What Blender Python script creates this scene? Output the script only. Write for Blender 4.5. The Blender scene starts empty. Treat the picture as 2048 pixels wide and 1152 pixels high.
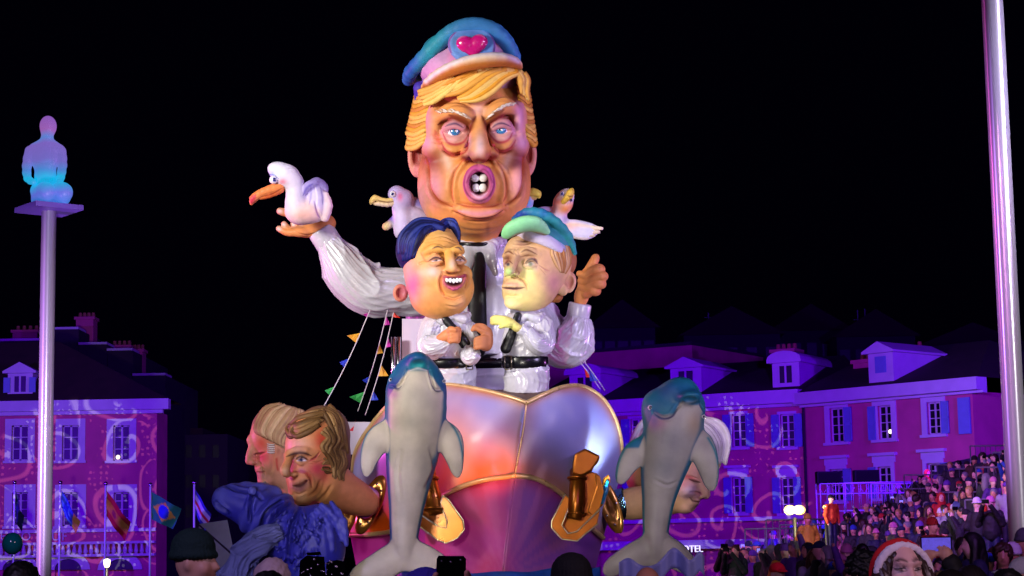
import bpy, math, random, re
import numpy as np
import openvdb as vdb
from mathutils import Matrix, Vector
random.seed(7); RNG = np.random.default_rng(7)
C = bpy.context.scene.collection
SC = bpy.context.scene

# ------------------------------------------------------------------ camera
FPX = 3900.0
CAM = np.array([0.0, 0.0, 1.7])
PITCH = math.radians(7.65); ROLL = math.radians(1.0)
_F = np.array([0, math.cos(PITCH), math.sin(PITCH)])
_U0 = np.array([0, -math.sin(PITCH), math.cos(PITCH)]); _R0 = np.array([1.0, 0, 0])
_R = _R0 * math.cos(ROLL) - _U0 * math.sin(ROLL)
_U = _U0 * math.cos(ROLL) + _R0 * math.sin(ROLL)
cd = bpy.data.cameras.new('camera'); cam = bpy.data.objects.new('camera', cd); C.objects.link(cam)
cd.sensor_width = 36; cd.lens = FPX / 2048 * 36; cd.clip_start = 0.3; cd.clip_end = 1500
cam.matrix_world = Matrix(((_R[0], _U[0], -_F[0], CAM[0]), (_R[1], _U[1], -_F[1], CAM[1]), (_R[2], _U[2], -_F[2], CAM[2]), (0, 0, 0, 1)))
SC.camera = cam

# ------------------------------------------------------------------ world, exposure
w = bpy.data.worlds.new('World'); SC.world = w; w.use_nodes = True
bg = w.node_tree.nodes['Background']
bg.inputs[0].default_value = (0.05, 0.02, 0.32, 1); bg.inputs[1].default_value = 0.0035
SC.view_settings.view_transform = 'Standard'; SC.view_settings.look = 'None'
SC.view_settings.exposure = 0.2; SC.view_settings.gamma = 1; SC.view_settings.use_curve_mapping = False
SC.cycles.use_denoising = True; SC.cycles.max_bounces = 5; SC.cycles.diffuse_bounces = 2
SC.cycles.glossy_bounces = 3; SC.cycles.caustics_reflective = False; SC.cycles.caustics_refractive = False
SC.cycles.sample_clamp_indirect = 4

# ------------------------------------------------------------------ lights: the stage and facade floodlights, and added fills
def light(kind, name, loc, target, energy, col, size=0.5, spot=60, blend=0.5):
    ld = bpy.data.lights.new(name, kind); o = bpy.data.objects.new(name, ld); C.objects.link(o)
    o.location = loc; ld.energy = energy; ld.color = col
    d = Vector(target) - Vector(loc)
    o.rotation_euler = d.to_track_quat('-Z', 'Y').to_euler()
    if kind == 'AREA': ld.size = size
    else: ld.shadow_soft_size = size
    if kind == 'SPOT': ld.spot_size = math.radians(spot); ld.spot_blend = blend
    return o
def gobo(o, scale, seed, strength=1.0):
    """a floodlight shining through a scroll-patterned projector slide"""
    ld = o.data; ld.use_nodes = True; nt = ld.node_tree; em = nt.nodes['Emission']; N = nt.nodes.new; K = nt.links.new
    def M(op, a, b=None, c=None):
        n = N('ShaderNodeMath'); n.operation = op
        for i, x in enumerate((a, b, c)):
            if x is None: continue
            if isinstance(x, (int, float)): n.inputs[i].default_value = x
            else: K(x, n.inputs[i])
        return n.outputs[0]
    tc = N('ShaderNodeTexCoord'); sx = N('ShaderNodeSeparateXYZ'); K(tc.outputs['Normal'], sx.inputs[0])
    x = M('DIVIDE', sx.outputs[0], M('ABSOLUTE', sx.outputs[2])); y = M('DIVIDE', sx.outputs[1], M('ABSOLUTE', sx.outputs[2]))
    cb = N('ShaderNodeCombineXYZ'); K(M('MULTIPLY_ADD', x, scale, seed * 1.7), cb.inputs[0]); K(M('MULTIPLY_ADD', y, scale, seed * .9), cb.inputs[1])
    nz = N('ShaderNodeTexNoise'); nz.inputs['Scale'].default_value = 1.1; nz.inputs['Detail'].default_value = 0; K(cb.outputs[0], nz.inputs['Vector'])
    wv = N('ShaderNodeVectorMath'); wv.operation = 'MULTIPLY_ADD'; K(nz.outputs['Color'], wv.inputs[0]); wv.inputs[1].default_value = (.5, .5, 0); K(cb.outputs[0], wv.inputs[2])
    vo = N('ShaderNodeTexVoronoi'); vo.inputs['Scale'].default_value = 1; vo.inputs['Randomness'].default_value = .75; vo.voronoi_dimensions = '2D'; K(wv.outputs[0], vo.inputs['Vector'])
    df = N('ShaderNodeVectorMath'); df.operation = 'SUBTRACT'; K(wv.outputs[0], df.inputs[0]); K(vo.outputs['Position'], df.inputs[1]); s2 = N('ShaderNodeSeparateXYZ'); K(df.outputs[0], s2.inputs[0])
    th = M('DIVIDE', M('ARCTAN2', s2.outputs[1], s2.outputs[0]), 6.2832); r = vo.outputs['Distance']; sc = N('ShaderNodeSeparateColor'); K(vo.outputs['Color'], sc.inputs[0])
    sp = M('FRACT', M('ADD', M('ADD', th, sc.outputs[0]), M('MULTIPLY', r, M('MULTIPLY_ADD', sc.outputs[1], 2.0, 1.6)))); w_ = M('MULTIPLY_ADD', r, -.12, .17)
    arm = M('MINIMUM', M('MAXIMUM', M('MULTIPLY', M('SUBTRACT', w_, M('ABSOLUTE', M('SUBTRACT', sp, .5))), 14), 0), 1); core = M('LESS_THAN', r, .62); arm = M('MULTIPLY', arm, core)
    v2 = N('ShaderNodeTexVoronoi'); v2.inputs['Scale'].default_value = 9; v2.voronoi_dimensions = '2D'; v2.inputs['Randomness'].default_value = .3; K(cb.outputs[0], v2.inputs['Vector'])
    n2 = N('ShaderNodeTexNoise'); n2.inputs['Scale'].default_value = 1.6; K(cb.outputs[0], n2.inputs['Vector'])
    dots = M('MULTIPLY', M('LESS_THAN', v2.outputs['Distance'], .26), M('MULTIPLY', M('GREATER_THAN', n2.outputs[0], .5), M('LESS_THAN', n2.outputs[0], .57)))
    tot = M('MINIMUM', M('ADD', arm, M('MULTIPLY', dots, .8)), 1); K(M('MULTIPLY', tot, strength), em.inputs['Strength']); em.inputs['Color'].default_value = (1, 1, 1, 1)
WHT = (1.0, 0.94, 0.84); MAG = (1.0, 0.12, 0.75); PUR = (0.28, 0.05, 1.0); BLU = (0.125, 0.0, 1.0)
light('SPOT', 'float_flood_and_fill', (-15, 25, 11), (-0.5, 42, 8.2), 19500, WHT, 2.2, 35, .6)
light('SPOT', 'float_flood_and_fill', (15, 26, 10), (-0.5, 42, 7.8), 10500, (0.66, 0.54, 1.0), 2.2, 34, .6)
light('SPOT', 'float_flood_and_fill', (-3, 23, 3.2), (0, 38, 3.2), 2500, (1.0, 0.93, 0.80), 0.6, 44, .8)  # added low warm fill that brightens the dolphins
light('SPOT', 'rim_floodlight', (-22, 44, 5), (-0.5, 43, 8), 8000, MAG, 0.3, 50)
light('SPOT', 'rim_floodlight', (21, 45, 5), (-0.5, 43, 8), 5500, (0.8, 0.25, 1.0), 0.3, 50)
light('SPOT', 'facade_floodlight', (-30, 66, 9), (-22, 100, 5), 29000, BLU, 0.5, 100)
light('SPOT', 'facade_floodlight', (11, 60, 9), (11, 102, 5), 35000, BLU, 0.5, 100)
light('SPOT', 'facade_floodlight', (30, 60, 9), (21, 92, 5), 33000, BLU, 0.5, 100)
gobo(light('SPOT', 'pattern_projector', (-23, 60, 3), (-22.0, 100, 4.2), 16000, (1.0, .86, .95), 0.0, 16.5, .1), 15, 1)
gobo(light('SPOT', 'pattern_projector', (9, 60, 4), (9.6, 102, 4.1), 16000, (1.0, .86, .95), 0.0, 16.0, .1), 15, 4)
light('SPOT', 'float_flood_and_fill', (-7, 25, 2.6), (-4.1, 36, 1.7), 1500, (0.55, 0.48, 1.0), 0.4, 30, .7)
light('SPOT', 'crowd_floodlight', (5, 30, 14), (13.5, 53, 0), 22000, (0.40, 0.10, 1.0), 0.8, 48, .6)
light('SPOT', 'crowd_floodlight', (7, 12, 9), (7.5, 27, 1), 1900, (0.5, 0.14, 1.0), 0.8, 60, .6)
light('SPOT', 'crowd_floodlight', (3.5, 22, 9), (13, 46, 0), 2600, (1.0, 0.34, 0.85), 0.5, 36, .5)
light('SPOT', 'foreground_fill', (-5, 2, 7), (1.5, 14, 1.5), 900, (0.66, 0.45, 1.0), 0.6, 110)  # added soft fills for the people near the camera
light('SPOT', 'foreground_fill', (5, 4, 5), (3.5, 12, 1.6), 420, (1.0, 0.62, 0.85), 0.4, 90)
light('SPOT', 'column_floodlight', (-9.2, 30, 2.2), (-11.9, 50, 6.2), 19000, (0.78, 0.62, 1.0), 0.5, 30)
light('SPOT', 'column_floodlight', (-22, 42, 3), (-11.9, 50, 5), 16000, (0.6, 0.2, 1.0), 0.3, 50)
light('SPOT', 'column_floodlight', (13.5, 22, 1.5), (8.3, 32, 6), 2600, (1.0, 0.95, 1.0), 0.4, 50)
light('SPOT', 'column_floodlight', (0, 30, 3), (8.3, 32, 6), 2200, (0.5, 0.2, 1.0), 0.3, 50)
light('SPOT', 'deck_spotlight', (0.0, 37.9, 2.6), (-1.0, 39.8, 4.0), 230, (1.0, 0.30, 0.06), 0.2, 62, 1)
light('SPOT', 'deck_spotlight', (1.75, 39.25, 2.9), (2.05, 40.1, 4.6), 620, (0.72, 1.0, 0.95), 0.10, 95, 1)
light('SPOT', 'deck_spotlight', (-1.2, 36.5, 4.6), (0.3, 40.2, 7.2), 620, (0.62, 1.0, 0.45), 0.10, 17, .7)
# ------------------------------------------------------------------ pixel helpers
def ray(u, v):
    return _F + (u - 1024) / FPX * _R - (v - 576) / FPX * _U
def at(u, v, Y):
    d = ray(u, v); return CAM + d * (Y / d[1])
def on_z(u, v, z):
    d = ray(u, v); return CAM + d * ((z - CAM[2]) / d[2])
class Fr:
    """a place in the square: origin seen at (u0,v0) at distance Y; local units are metres, s = metres per photo pixel"""
    def __init__(s, u0, v0, Y, facing=True):
        s.u0, s.v0, s.Y = u0, v0, Y
        o = at(u0, v0, Y); s.s = float(np.dot(o - CAM, _F)) / FPX
        ux = (at(u0 + 1, v0, Y) - o); ux /= np.linalg.norm(ux)
        if facing: yy = (o - CAM) / np.linalg.norm(o - CAM)
        else: yy = np.array([0, 1.0, 0])
        ux -= yy * np.dot(ux, yy); ux /= np.linalg.norm(ux)
        uz = np.cross(ux, yy)
        s.M = Matrix([[ux[i], yy[i], uz[i], o[i]] for i in range(3)] + [[0, 0, 0, 1]])
    def root(s, name, label, cat, group=None):
        o = bpy.data.objects.new(name, None); C.objects.link(o); o.matrix_world = s.M
        o.empty_display_size = 0.1
        tag(o, label, cat, group); return o
    def L(s, p):
        p = np.asarray(p, float)
        return np.stack([(p[..., 0] - s.u0), p[..., 2], (s.v0 - p[..., 1])], -1) * s.s
def tag(o, label=None, cat=None, group=None, kind=None):
    if label: o['label'] = label
    if cat: o['category'] = cat
    if group: o['group'] = group
    if kind: o['kind'] = kind
    return o
def empty(name, loc, label, cat, group=None, rz=0):
    o = bpy.data.objects.new(name, None); C.objects.link(o); o.location = loc; o.rotation_euler = (0, 0, rz)
    o.empty_display_size = 0.1; tag(o, label, cat, group); return o

# ------------------------------------------------------------------ colours and materials
def lin(c):
    if isinstance(c, str): c = [int(c[i:i + 2], 16) for i in (0, 2, 4)]
    c = np.asarray(c, float) / 255
    return np.where(c <= 0.04045, c / 12.92, ((c + 0.055) / 1.055) ** 2.4)
MATS = {}
def mat(name, col=None, rough=0.5, metal=0.0, vcol=False, coat=0.0, bump=0.0, bscale=20, noise=0.0, nscale=4, emit=None, es=1, spec=0.5, sheen=0, objcol=False, trans=0, aniso=0):
    if name in MATS: return MATS[name]
    m = bpy.data.materials.new(name); m.use_nodes = True; nt = m.node_tree; b = nt.nodes['Principled BSDF']
    MATS[name] = m; N = nt.nodes.new; Lk = nt.links.new
    b.inputs['Roughness'].default_value = rough; b.inputs['Metallic'].default_value = metal
    b.inputs['Coat Weight'].default_value = coat; b.inputs['Coat Roughness'].default_value = 0.15
    b.inputs['Specular IOR Level'].default_value = spec
    b.inputs['Sheen Weight'].default_value = sheen
    if trans: b.inputs['Transmission Weight'].default_value = trans
    src = None
    if vcol:
        a = N('ShaderNodeVertexColor'); a.layer_name = 'Col'; src = a.outputs[0]
    elif objcol:
        a = N('ShaderNodeObjectInfo'); src = a.outputs['Color']
    elif col is not None:
        c = lin(col); b.inputs['Base Color'].default_value = (*c, 1)
    tc = N('ShaderNodeTexCoord')
    if noise:
        nz = N('ShaderNodeTexNoise'); nz.inputs['Scale'].default_value = nscale; nz.inputs['Detail'].default_value = 6
        Lk(tc.outputs['Object'], nz.inputs['Vector'])
        mr = N('ShaderNodeMapRange'); mr.inputs[1].default_value = 0.3; mr.inputs[2].default_value = 0.7
        mr.inputs[3].default_value = 1 - noise; mr.inputs[4].default_value = 1 + noise * 0.6
        Lk(nz.outputs[0], mr.inputs[0])
        vm = N('ShaderNodeVectorMath'); vm.operation = 'SCALE'
        if src is None: vm.inputs[0].default_value = tuple(lin(col))
        else: Lk(src, vm.inputs[0])
        Lk(mr.outputs[0], vm.inputs['Scale']); src = vm.outputs[0]
        mr2 = N('ShaderNodeMapRange'); mr2.inputs[3].default_value = max(rough - 0.12, 0.02); mr2.inputs[4].default_value = min(rough + 0.15, 1)
        Lk(nz.outputs[0], mr2.inputs[0]); Lk(mr2.outputs[0], b.inputs['Roughness'])
    if src is not None: Lk(src, b.inputs['Base Color'])
    if bump:
        nz = N('ShaderNodeTexNoise'); nz.inputs['Scale'].default_value = bscale; nz.inputs['Detail'].default_value = 5
        Lk(tc.outputs['Object'], nz.inputs['Vector'])
        bp = N('ShaderNodeBump'); bp.inputs['Strength'].default_value = bump; bp.inputs['Distance'].default_value = 0.03
        Lk(nz.outputs[0], bp.inputs['Height']); Lk(bp.outputs[0], b.inputs['Normal'])
    if emit is not None:
        b.inputs['Emission Color'].default_value = (*lin(emit), 1); b.inputs['Emission Strength'].default_value = es
    return m

# ------------------------------------------------------------------ mesh helpers
def link_mesh(name, V, Fc, m, parent=None, col=None, smooth=True, kind=None, flat_mats=None):
    me = bpy.data.meshes.new(name)
    V = np.ascontiguousarray(V, dtype=np.float32)
    if isinstance(Fc, np.ndarray):
        n = Fc.shape[1]
        me.vertices.add(len(V)); me.vertices.foreach_set('co', V.ravel())
        me.loops.add(Fc.size); me.loops.foreach_set('vertex_index', Fc.astype(np.int32).ravel())
        me.polygons.add(len(Fc)); me.polygons.foreach_set('loop_start', np.arange(0, Fc.size, n, dtype=np.int32))
        me.update(calc_edges=True); me.validate()
    else:
        me.from_pydata(V.tolist(), [], Fc); me.update()
    if smooth: me.polygons.foreach_set('use_smooth', np.ones(len(me.polygons), bool))
    if col is not None:
        a = me.color_attributes.new('Col', 'FLOAT_COLOR', 'POINT')
        cc = np.ones((len(V), 4), np.float32); cc[:, :3] = col; a.data.foreach_set('color', cc.ravel())
    if m is not None: me.materials.append(m)
    o = bpy.data.objects.new(name, me); C.objects.link(o)
    if parent is not None: o.parent = parent
    if kind: o['kind'] = kind
    return o
class MB:
    """collects shapes, builds ONE mesh"""
    def __init__(s): s.V = []; s.F = []; s.Cc = []; s.n = 0; s.c = (1, 1, 1)
    def add(s, V, F, col=None):
        V = np.asarray(V, float); s.V.append(V)
        s.F += [tuple(int(i) + s.n for i in f) for f in F]; s.n += len(V)
        c = np.asarray(s.c if col is None else col, float)
        s.Cc.append(np.broadcast_to(c, (len(V), 3)).copy() if c.ndim == 1 else c)
        return s
    def box(s, lo, hi, col=None, M=None, bevel=0):
        (x0, y0, z0), (x1, y1, z1) = lo, hi
        V = np.array([(x0, y0, z0), (x1, y0, z0), (x1, y1, z0), (x0, y1, z0), (x0, y0, z1), (x1, y0, z1), (x1, y1, z1), (x0, y1, z1)], float)
        if M is not None: V = (M[:3, :3] @ V.T).T + M[:3, 3]
        return s.add(V, [(0, 3, 2, 1), (4, 5, 6, 7), (0, 1, 5, 4), (1, 2, 6, 5), (2, 3, 7, 6), (3, 0, 4, 7)], col)
    def prism(s, poly, y0, y1, col=None):
        """poly in (x,z), extruded in y"""
        n = len(poly); V = [(x, y0, z) for x, z in poly] + [(x, y1, z) for x, z in poly]
        F = [tuple(range(n)), tuple(range(2 * n - 1, n - 1, -1))] + [(i, i + n, (i + 1) % n + n, (i + 1) % n) for i in range(n)]
        return s.add(V, F, col)
    def tube(s, pts, rad, n=8, col=None, sm=6, flat=1.0, fdir=None, caps=True):
        P, r, cc = resample(pts, rad, sm, col); m = len(P)
        V, F = sweep(P, r, n, flat, fdir)
        if caps: F += [tuple(range(n - 1, -1, -1)), tuple((m - 1) * n + i for i in range(n))]
        c = None if cc is None else np.repeat(cc, n, 0)
        return s.add(V, F, c)
    def lathe(s, prof, c=(0, 0, 0), n=16, col=None):
        V = [(c[0] + r * math.cos(2 * math.pi * i / n), c[1] + r * math.sin(2 * math.pi * i / n), c[2] + z) for r, z in prof for i in range(n)]
        F = [(j * n + i, j * n + (i + 1) % n, (j + 1) * n + (i + 1) % n, (j + 1) * n + i) for j in range(len(prof) - 1) for i in range(n)]
        F += [tuple(range(n - 1, -1, -1)), tuple((len(prof) - 1) * n + i for i in range(n))]
        return s.add(V, F, col)
    def ball(s, c, r, n=12, m=8, col=None, R=None):
        r = np.broadcast_to(np.asarray(r, float), 3)
        V = [(0, 0, 1)] + [(math.sin(math.pi * j / m) * math.cos(2 * math.pi * i / n), math.sin(math.pi * j / m) * math.sin(2 * math.pi * i / n), math.cos(math.pi * j / m)) for j in range(1, m) for i in range(n)] + [(0, 0, -1)]
        V = np.array(V) * r
        if R is not None: V = V @ np.asarray(R).T
        V = V + np.asarray(c)
        F = [(0, 1 + i, 1 + (i + 1) % n) for i in range(n)]
        F += [(1 + (j - 1) * n + i, 1 + j * n + i, 1 + j * n + (i + 1) % n, 1 + (j - 1) * n + (i + 1) % n) for j in range(1, m - 1) for i in range(n)]
        b = 1 + (m - 2) * n; F += [(b + i, len(V) - 1, b + (i + 1) % n) for i in range(n)]
        return s.add(V, F, col)
    def build(s, name, m, parent=None, vcol=False, smooth=False, **k):
        V = np.concatenate(s.V)
        return link_mesh(name, V, s.F, m, parent, col=np.concatenate(s.Cc) if vcol else None, smooth=smooth, **k)
def resample(pts, rad, sm, col=None):
    P = np.asarray(pts, float); n = len(P)
    r = np.broadcast_to(np.asarray(rad, float), n) if np.ndim(rad) == 0 else np.asarray(rad, float)
    if len(r) != n: r = np.interp(np.linspace(0, 1, n), np.linspace(0, 1, len(r)), r)
    cc = None
    if col is not None:
        cc = np.asarray(col, float)
        cc = np.broadcast_to(cc, (n, 3)) if cc.ndim == 1 else np.stack([np.interp(np.linspace(0, 1, n), np.linspace(0, 1, len(cc)), cc[:, i]) for i in range(3)], -1)
    if sm <= 1 or n < 2: return P, r, cc
    t = np.linspace(0, n - 1, (n - 1) * sm + 1); i = np.minimum(t.astype(int), n - 2); f = (t - i)[:, None]
    Pm = np.vstack([2 * P[0] - P[1], P, 2 * P[-1] - P[-2]])
    p0, p1, p2, p3 = Pm[i], Pm[i + 1], Pm[i + 2], Pm[i + 3]
    Q = 0.5 * (2 * p1 + (p2 - p0) * f + (2 * p0 - 5 * p1 + 4 * p2 - p3) * f ** 2 + (3 * p1 - p0 - 3 * p2 + p3) * f ** 3)
    r2 = np.interp(t, np.arange(n), r)
    if cc is not None: cc = np.stack([np.interp(t, np.arange(n), cc[:, k]) for k in range(3)], -1)
    return Q, r2, cc
def sweep(P, r, n, flat=1.0, fdir=None, rfun=None):
    T = np.gradient(P, axis=0); T /= np.linalg.norm(T, axis=1, keepdims=True) + 1e-9
    a = np.array([0, 1.0, 0]) if fdir is None else np.asarray(fdir, float)
    A = a - T * (T @ a)[:, None]; A /= np.linalg.norm(A, axis=1, keepdims=True) + 1e-9
    B = np.cross(T, A)
    th = np.linspace(0, 2 * math.pi, n, endpoint=False)
    rr = np.repeat(np.asarray(r, float)[:, None], n, 1)
    if rfun is not None: rr = rr * rfun(np.linspace(0, 1, len(P))[:, None], th[None, :])
    V = P[:, None, :] + rr[..., None] * (np.cos(th)[None, :, None] * B[:, None, :] + flat * np.sin(th)[None, :, None] * A[:, None, :])
    m = len(P)
    F = [(j * n + i, j * n + (i + 1) % n, (j + 1) * n + (i + 1) % n, (j + 1) * n + i) for j in range(m - 1) for i in range(n)]
    return V.reshape(-1, 3), F

def letters(name, txt, size, extrude, m, parent=None):
    """real lettering: a text outline turned into a mesh"""
    fc = bpy.data.curves.new('outline', 'FONT'); fc.body = txt; fc.size = size; fc.extrude = extrude; t = bpy.data.objects.new('outline', fc); C.objects.link(t)
    dg = bpy.context.evaluated_depsgraph_get(); me = bpy.data.meshes.new_from_object(t.evaluated_get(dg)); bpy.data.objects.remove(t); me.materials.clear(); me.materials.append(m)
    o = bpy.data.objects.new(name, me); C.objects.link(o); o.parent = parent; return o

# ------------------------------------------------------------------ sculpting: signed distance fields meshed by openvdb
def rotm(ax=0, ay=0, az=0):
    a, b, c = map(math.radians, (ax, ay, az))
    Rx = np.array([[1, 0, 0], [0, math.cos(a), -math.sin(a)], [0, math.sin(a), math.cos(a)]])
    Ry = np.array([[math.cos(b), 0, math.sin(b)], [0, 1, 0], [-math.sin(b), 0, math.cos(b)]])
    Rz = np.array([[math.cos(c), -math.sin(c), 0], [math.sin(c), math.cos(c), 0], [0, 0, 1]])
    return Rz @ Ry @ Rx
def seg2(x, z, pts):
    """distance in the (x,z) plane to a polyline and parameter along it"""
    best = np.full(x.shape, 1e9); tt = np.zeros(x.shape); n = len(pts) - 1
    for i in range(n):
        ax, az = pts[i]; bx, bz = pts[i + 1]; dx, dz = bx - ax, bz - az
        t = np.clip(((x - ax) * dx + (z - az) * dz) / (dx * dx + dz * dz + 1e-9), 0, 1)
        d = np.hypot(x - ax - t * dx, z - az - t * dz); m = d < best
        best[m] = d[m]; tt[m] = (i + t[m]) / n
    return best, tt
class Sculpt:
    """photo coordinates (u, v, y); y is depth in photo pixels, negative towards the viewer"""
    def __init__(s, fr, box, h=2.0, kmax=14):
        s.fr = fr; s.h = h; s.kmax = kmax
        u1, v1, u2, v2, y1, y2 = box
        s.lo = np.array([u1 - fr.u0, y1, fr.v0 - v2], float); hi = np.array([u2 - fr.u0, y2, fr.v0 - v1], float)
        n = np.ceil((hi - s.lo) / h).astype(int) + 1
        s.D = np.full(n, 60.0, np.float32); s.ax = [s.lo[i] + h * np.arange(n[i]) for i in range(3)]
        s.prims = []; s.post = []
    def loc(s, p): return np.array([p[0] - s.fr.u0, p[2], s.fr.v0 - p[1]], float)
    def _ap(s, f, lo, hi, k, op):
        pad = s.kmax + 2 * s.h; sl = []; gr = []
        for i in range(3):
            a = int(max(0, math.floor((lo[i] - pad - s.lo[i]) / s.h))); b = int(min(s.D.shape[i], math.ceil((hi[i] + pad - s.lo[i]) / s.h) + 1))
            if b <= a: return
            sl.append(slice(a, b)); sh = [1, 1, 1]; sh[i] = -1; gr.append(s.ax[i][a:b].astype(np.float32).reshape(sh))
        d = f(*gr).astype(np.float32); A = s.D[tuple(sl)]
        if op == 'add':
            h = np.maximum(k - np.abs(A - d), 0) / max(k, 1e-3); s.D[tuple(sl)] = np.minimum(A, d) - h * h * k * 0.25
        elif op == 'sub':
            h = np.maximum(k - np.abs(A + d), 0) / max(k, 1e-3); s.D[tuple(sl)] = np.maximum(A, -d) + h * h * k * 0.25
    def ell(s, c, r, k=8, col=None, R=None, op='add'):
        """r = (ru, rv, ry) in photo axes"""
        c = s.loc(c); r = np.array([r[0], r[2], r[1]], float); Rm = np.eye(3) if R is None else np.asarray(R)
        def f(X, Y, Z):
            X, Y, Z = X - c[0], Y - c[1], Z - c[2]
            q = [(Rm[0, i] * X + Rm[1, i] * Y + Rm[2, i] * Z) for i in range(3)]
            k0 = np.sqrt(sum((q[i] / r[i]) ** 2 for i in range(3))) + 1e-6
            k1 = np.sqrt(sum((q[i] / r[i] ** 2) ** 2 for i in range(3))) + 1e-6
            return k0 * (k0 - 1) / k1
        e = np.sqrt(((Rm * r) ** 2).sum(1)); s._ap(f, c - e, c + e, k, op); s.prims.append((f, col)); return s
    def cap(s, a, b, ra, rb=None, k=6, col=None, flat=None, op='add'):
        a, b = s.loc(a), s.loc(b); rb = ra if rb is None else rb; ba = b - a; L2 = float(ba @ ba) + 1e-6
        if flat is not None: nrm = np.array(flat[0], float); nrm /= np.linalg.norm(nrm); fs = flat[1] - 1
        def f(X, Y, Z):
            X, Y, Z = X - a[0], Y - a[1], Z - a[2]
            t = np.clip((X * ba[0] + Y * ba[1] + Z * ba[2]) / L2, 0, 1)
            X, Y, Z = X - t * ba[0], Y - t * ba[1], Z - t * ba[2]; g = 1.0
            if flat is not None:
                q = (X * nrm[0] + Y * nrm[1] + Z * nrm[2]) * fs; X, Y, Z = X + q * nrm[0], Y + q * nrm[1], Z + q * nrm[2]; g = 0.6
            return (np.sqrt(X * X + Y * Y + Z * Z) - (ra + (rb - ra) * t)) * g
        r = max(ra, rb); s._ap(f, np.minimum(a, b) - r, np.maximum(a, b) + r, k, op); s.prims.append((f, col)); return s
    def chain(s, pts, rad, k=6, col=None, flat=None, sm=2, op='add'):
        P, r, _ = resample(pts, rad, sm)
        for i in range(len(P) - 1): s.cap(P[i], P[i + 1], r[i], r[i + 1], k, col, flat, op)
        return s
    def torus(s, c, R_, r, k=4, col=None, R=None, sc=(1, 1)):
        """ring facing the viewer by default; sc scales its two radii"""
        c = s.loc(c); Rm = np.eye(3) if R is None else np.asarray(R)
        def f(X, Y, Z):
            X, Y, Z = X - c[0], Y - c[1], Z - c[2]
            q = [(Rm[0, i] * X + Rm[1, i] * Y + Rm[2, i] * Z) for i in range(3)]
            l = np.sqrt((q[0] / sc[0]) ** 2 + (q[2] / sc[1]) ** 2)
            return np.sqrt((l - R_) ** 2 * (min(sc) ** 2) + q[1] ** 2) - r
        e = R_ * max(sc) + r; s._ap(f, c - e, c + e, k, 'add'); s.prims.append((f, col)); return s
    # --- relief and paint, drawn over the surface as one sees it from the front
    def groove(s, pts, w, d, taper=True, both=0.0): s.post.append(('g', pts, w, d, taper, both)); return s
    def bump(s, c, r, d, ang=0): s.post.append(('b', c, r, d, ang)); return s
    def paint(s, pts, w, col, st=1.0, soft=1.0, taper=False): s.post.append(('p', pts, w, lin(col), st, soft, taper)); return s
    def blob(s, c, r, col, st=1.0, ang=0, hard=1.0): s.post.append(('o', c, r, lin(col), st, ang, hard)); return s
    def fn(s, f): s.post.append(('f', f)); return s
    def front(s, u, v, default=0.0):
        """depth of the first surface seen at (u,v)"""
        i = int(round((u - s.fr.u0 - s.lo[0]) / s.h)); k = int(round((s.fr.v0 - v - s.lo[2]) / s.h))
        if not (0 <= i < s.D.shape[0] and 0 <= k < s.D.shape[2]): return default
        c = s.D[i, :, k]; w = np.where(c < 0)[0]
        if len(w) == 0: return default
        return s.lo[1] + s.h * (w[0] - 0.5)
    def build(s, name, m, parent, base='e0b090', kb=2.5, smooth_it=0):
        g = vdb.FloatGrid(background=60.0); g.copyFromArray(s.D); pts, quads = g.convertToQuads(isovalue=0.0)
        V = s.lo + pts.astype(float) * s.h; Q = quads.astype(np.int64)
        a, b, c, d = (V[Q[:, i]] for i in range(4))
        fn_ = np.cross(c - a, d - b); cen = (a + b + c + d) / 4
        if (fn_ * (cen - V.mean(0))).sum() < 0: Q = Q[:, ::-1]; fn_ = -fn_
        def vn(V):
            a, b, c, d = (V[Q[:, i]] for i in range(4)); f = np.cross(c - a, d - b)
            N = np.stack([sum(np.bincount(Q[:, j], f[:, i], len(V)) for j in range(4)) for i in range(3)], -1)
            return N / (np.linalg.norm(N, axis=1, keepdims=True) + 1e-9)
        N = vn(V); col = np.tile(lin(base), (len(V), 1))
        P = [(f, lin(cc)) for f, cc in s.prims if cc is not None]
        if P:
            X, Y, Z = V.T; wsum = np.zeros(len(V)); acc = np.zeros((len(V), 3))
            for f, cc in P:
                wgt = np.exp(-np.clip(np.abs(f(X, Y, Z)) / kb, 0, 30)); wsum += wgt; acc += wgt[:, None] * cc
            base_w = 1e-5; col = (acc + base_w * col) / (wsum + base_w)[:, None]
        X0, Y0, Z0 = V.T.copy(); fw = np.clip(-N[:, 1] * 2.2, 0, 1); fp = (N[:, 1] < 0.15).astype(float)
        dsp = np.zeros(len(V))
        L2 = lambda pts: [(p[0] - s.fr.u0, s.fr.v0 - p[1]) for p in pts]
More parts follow.
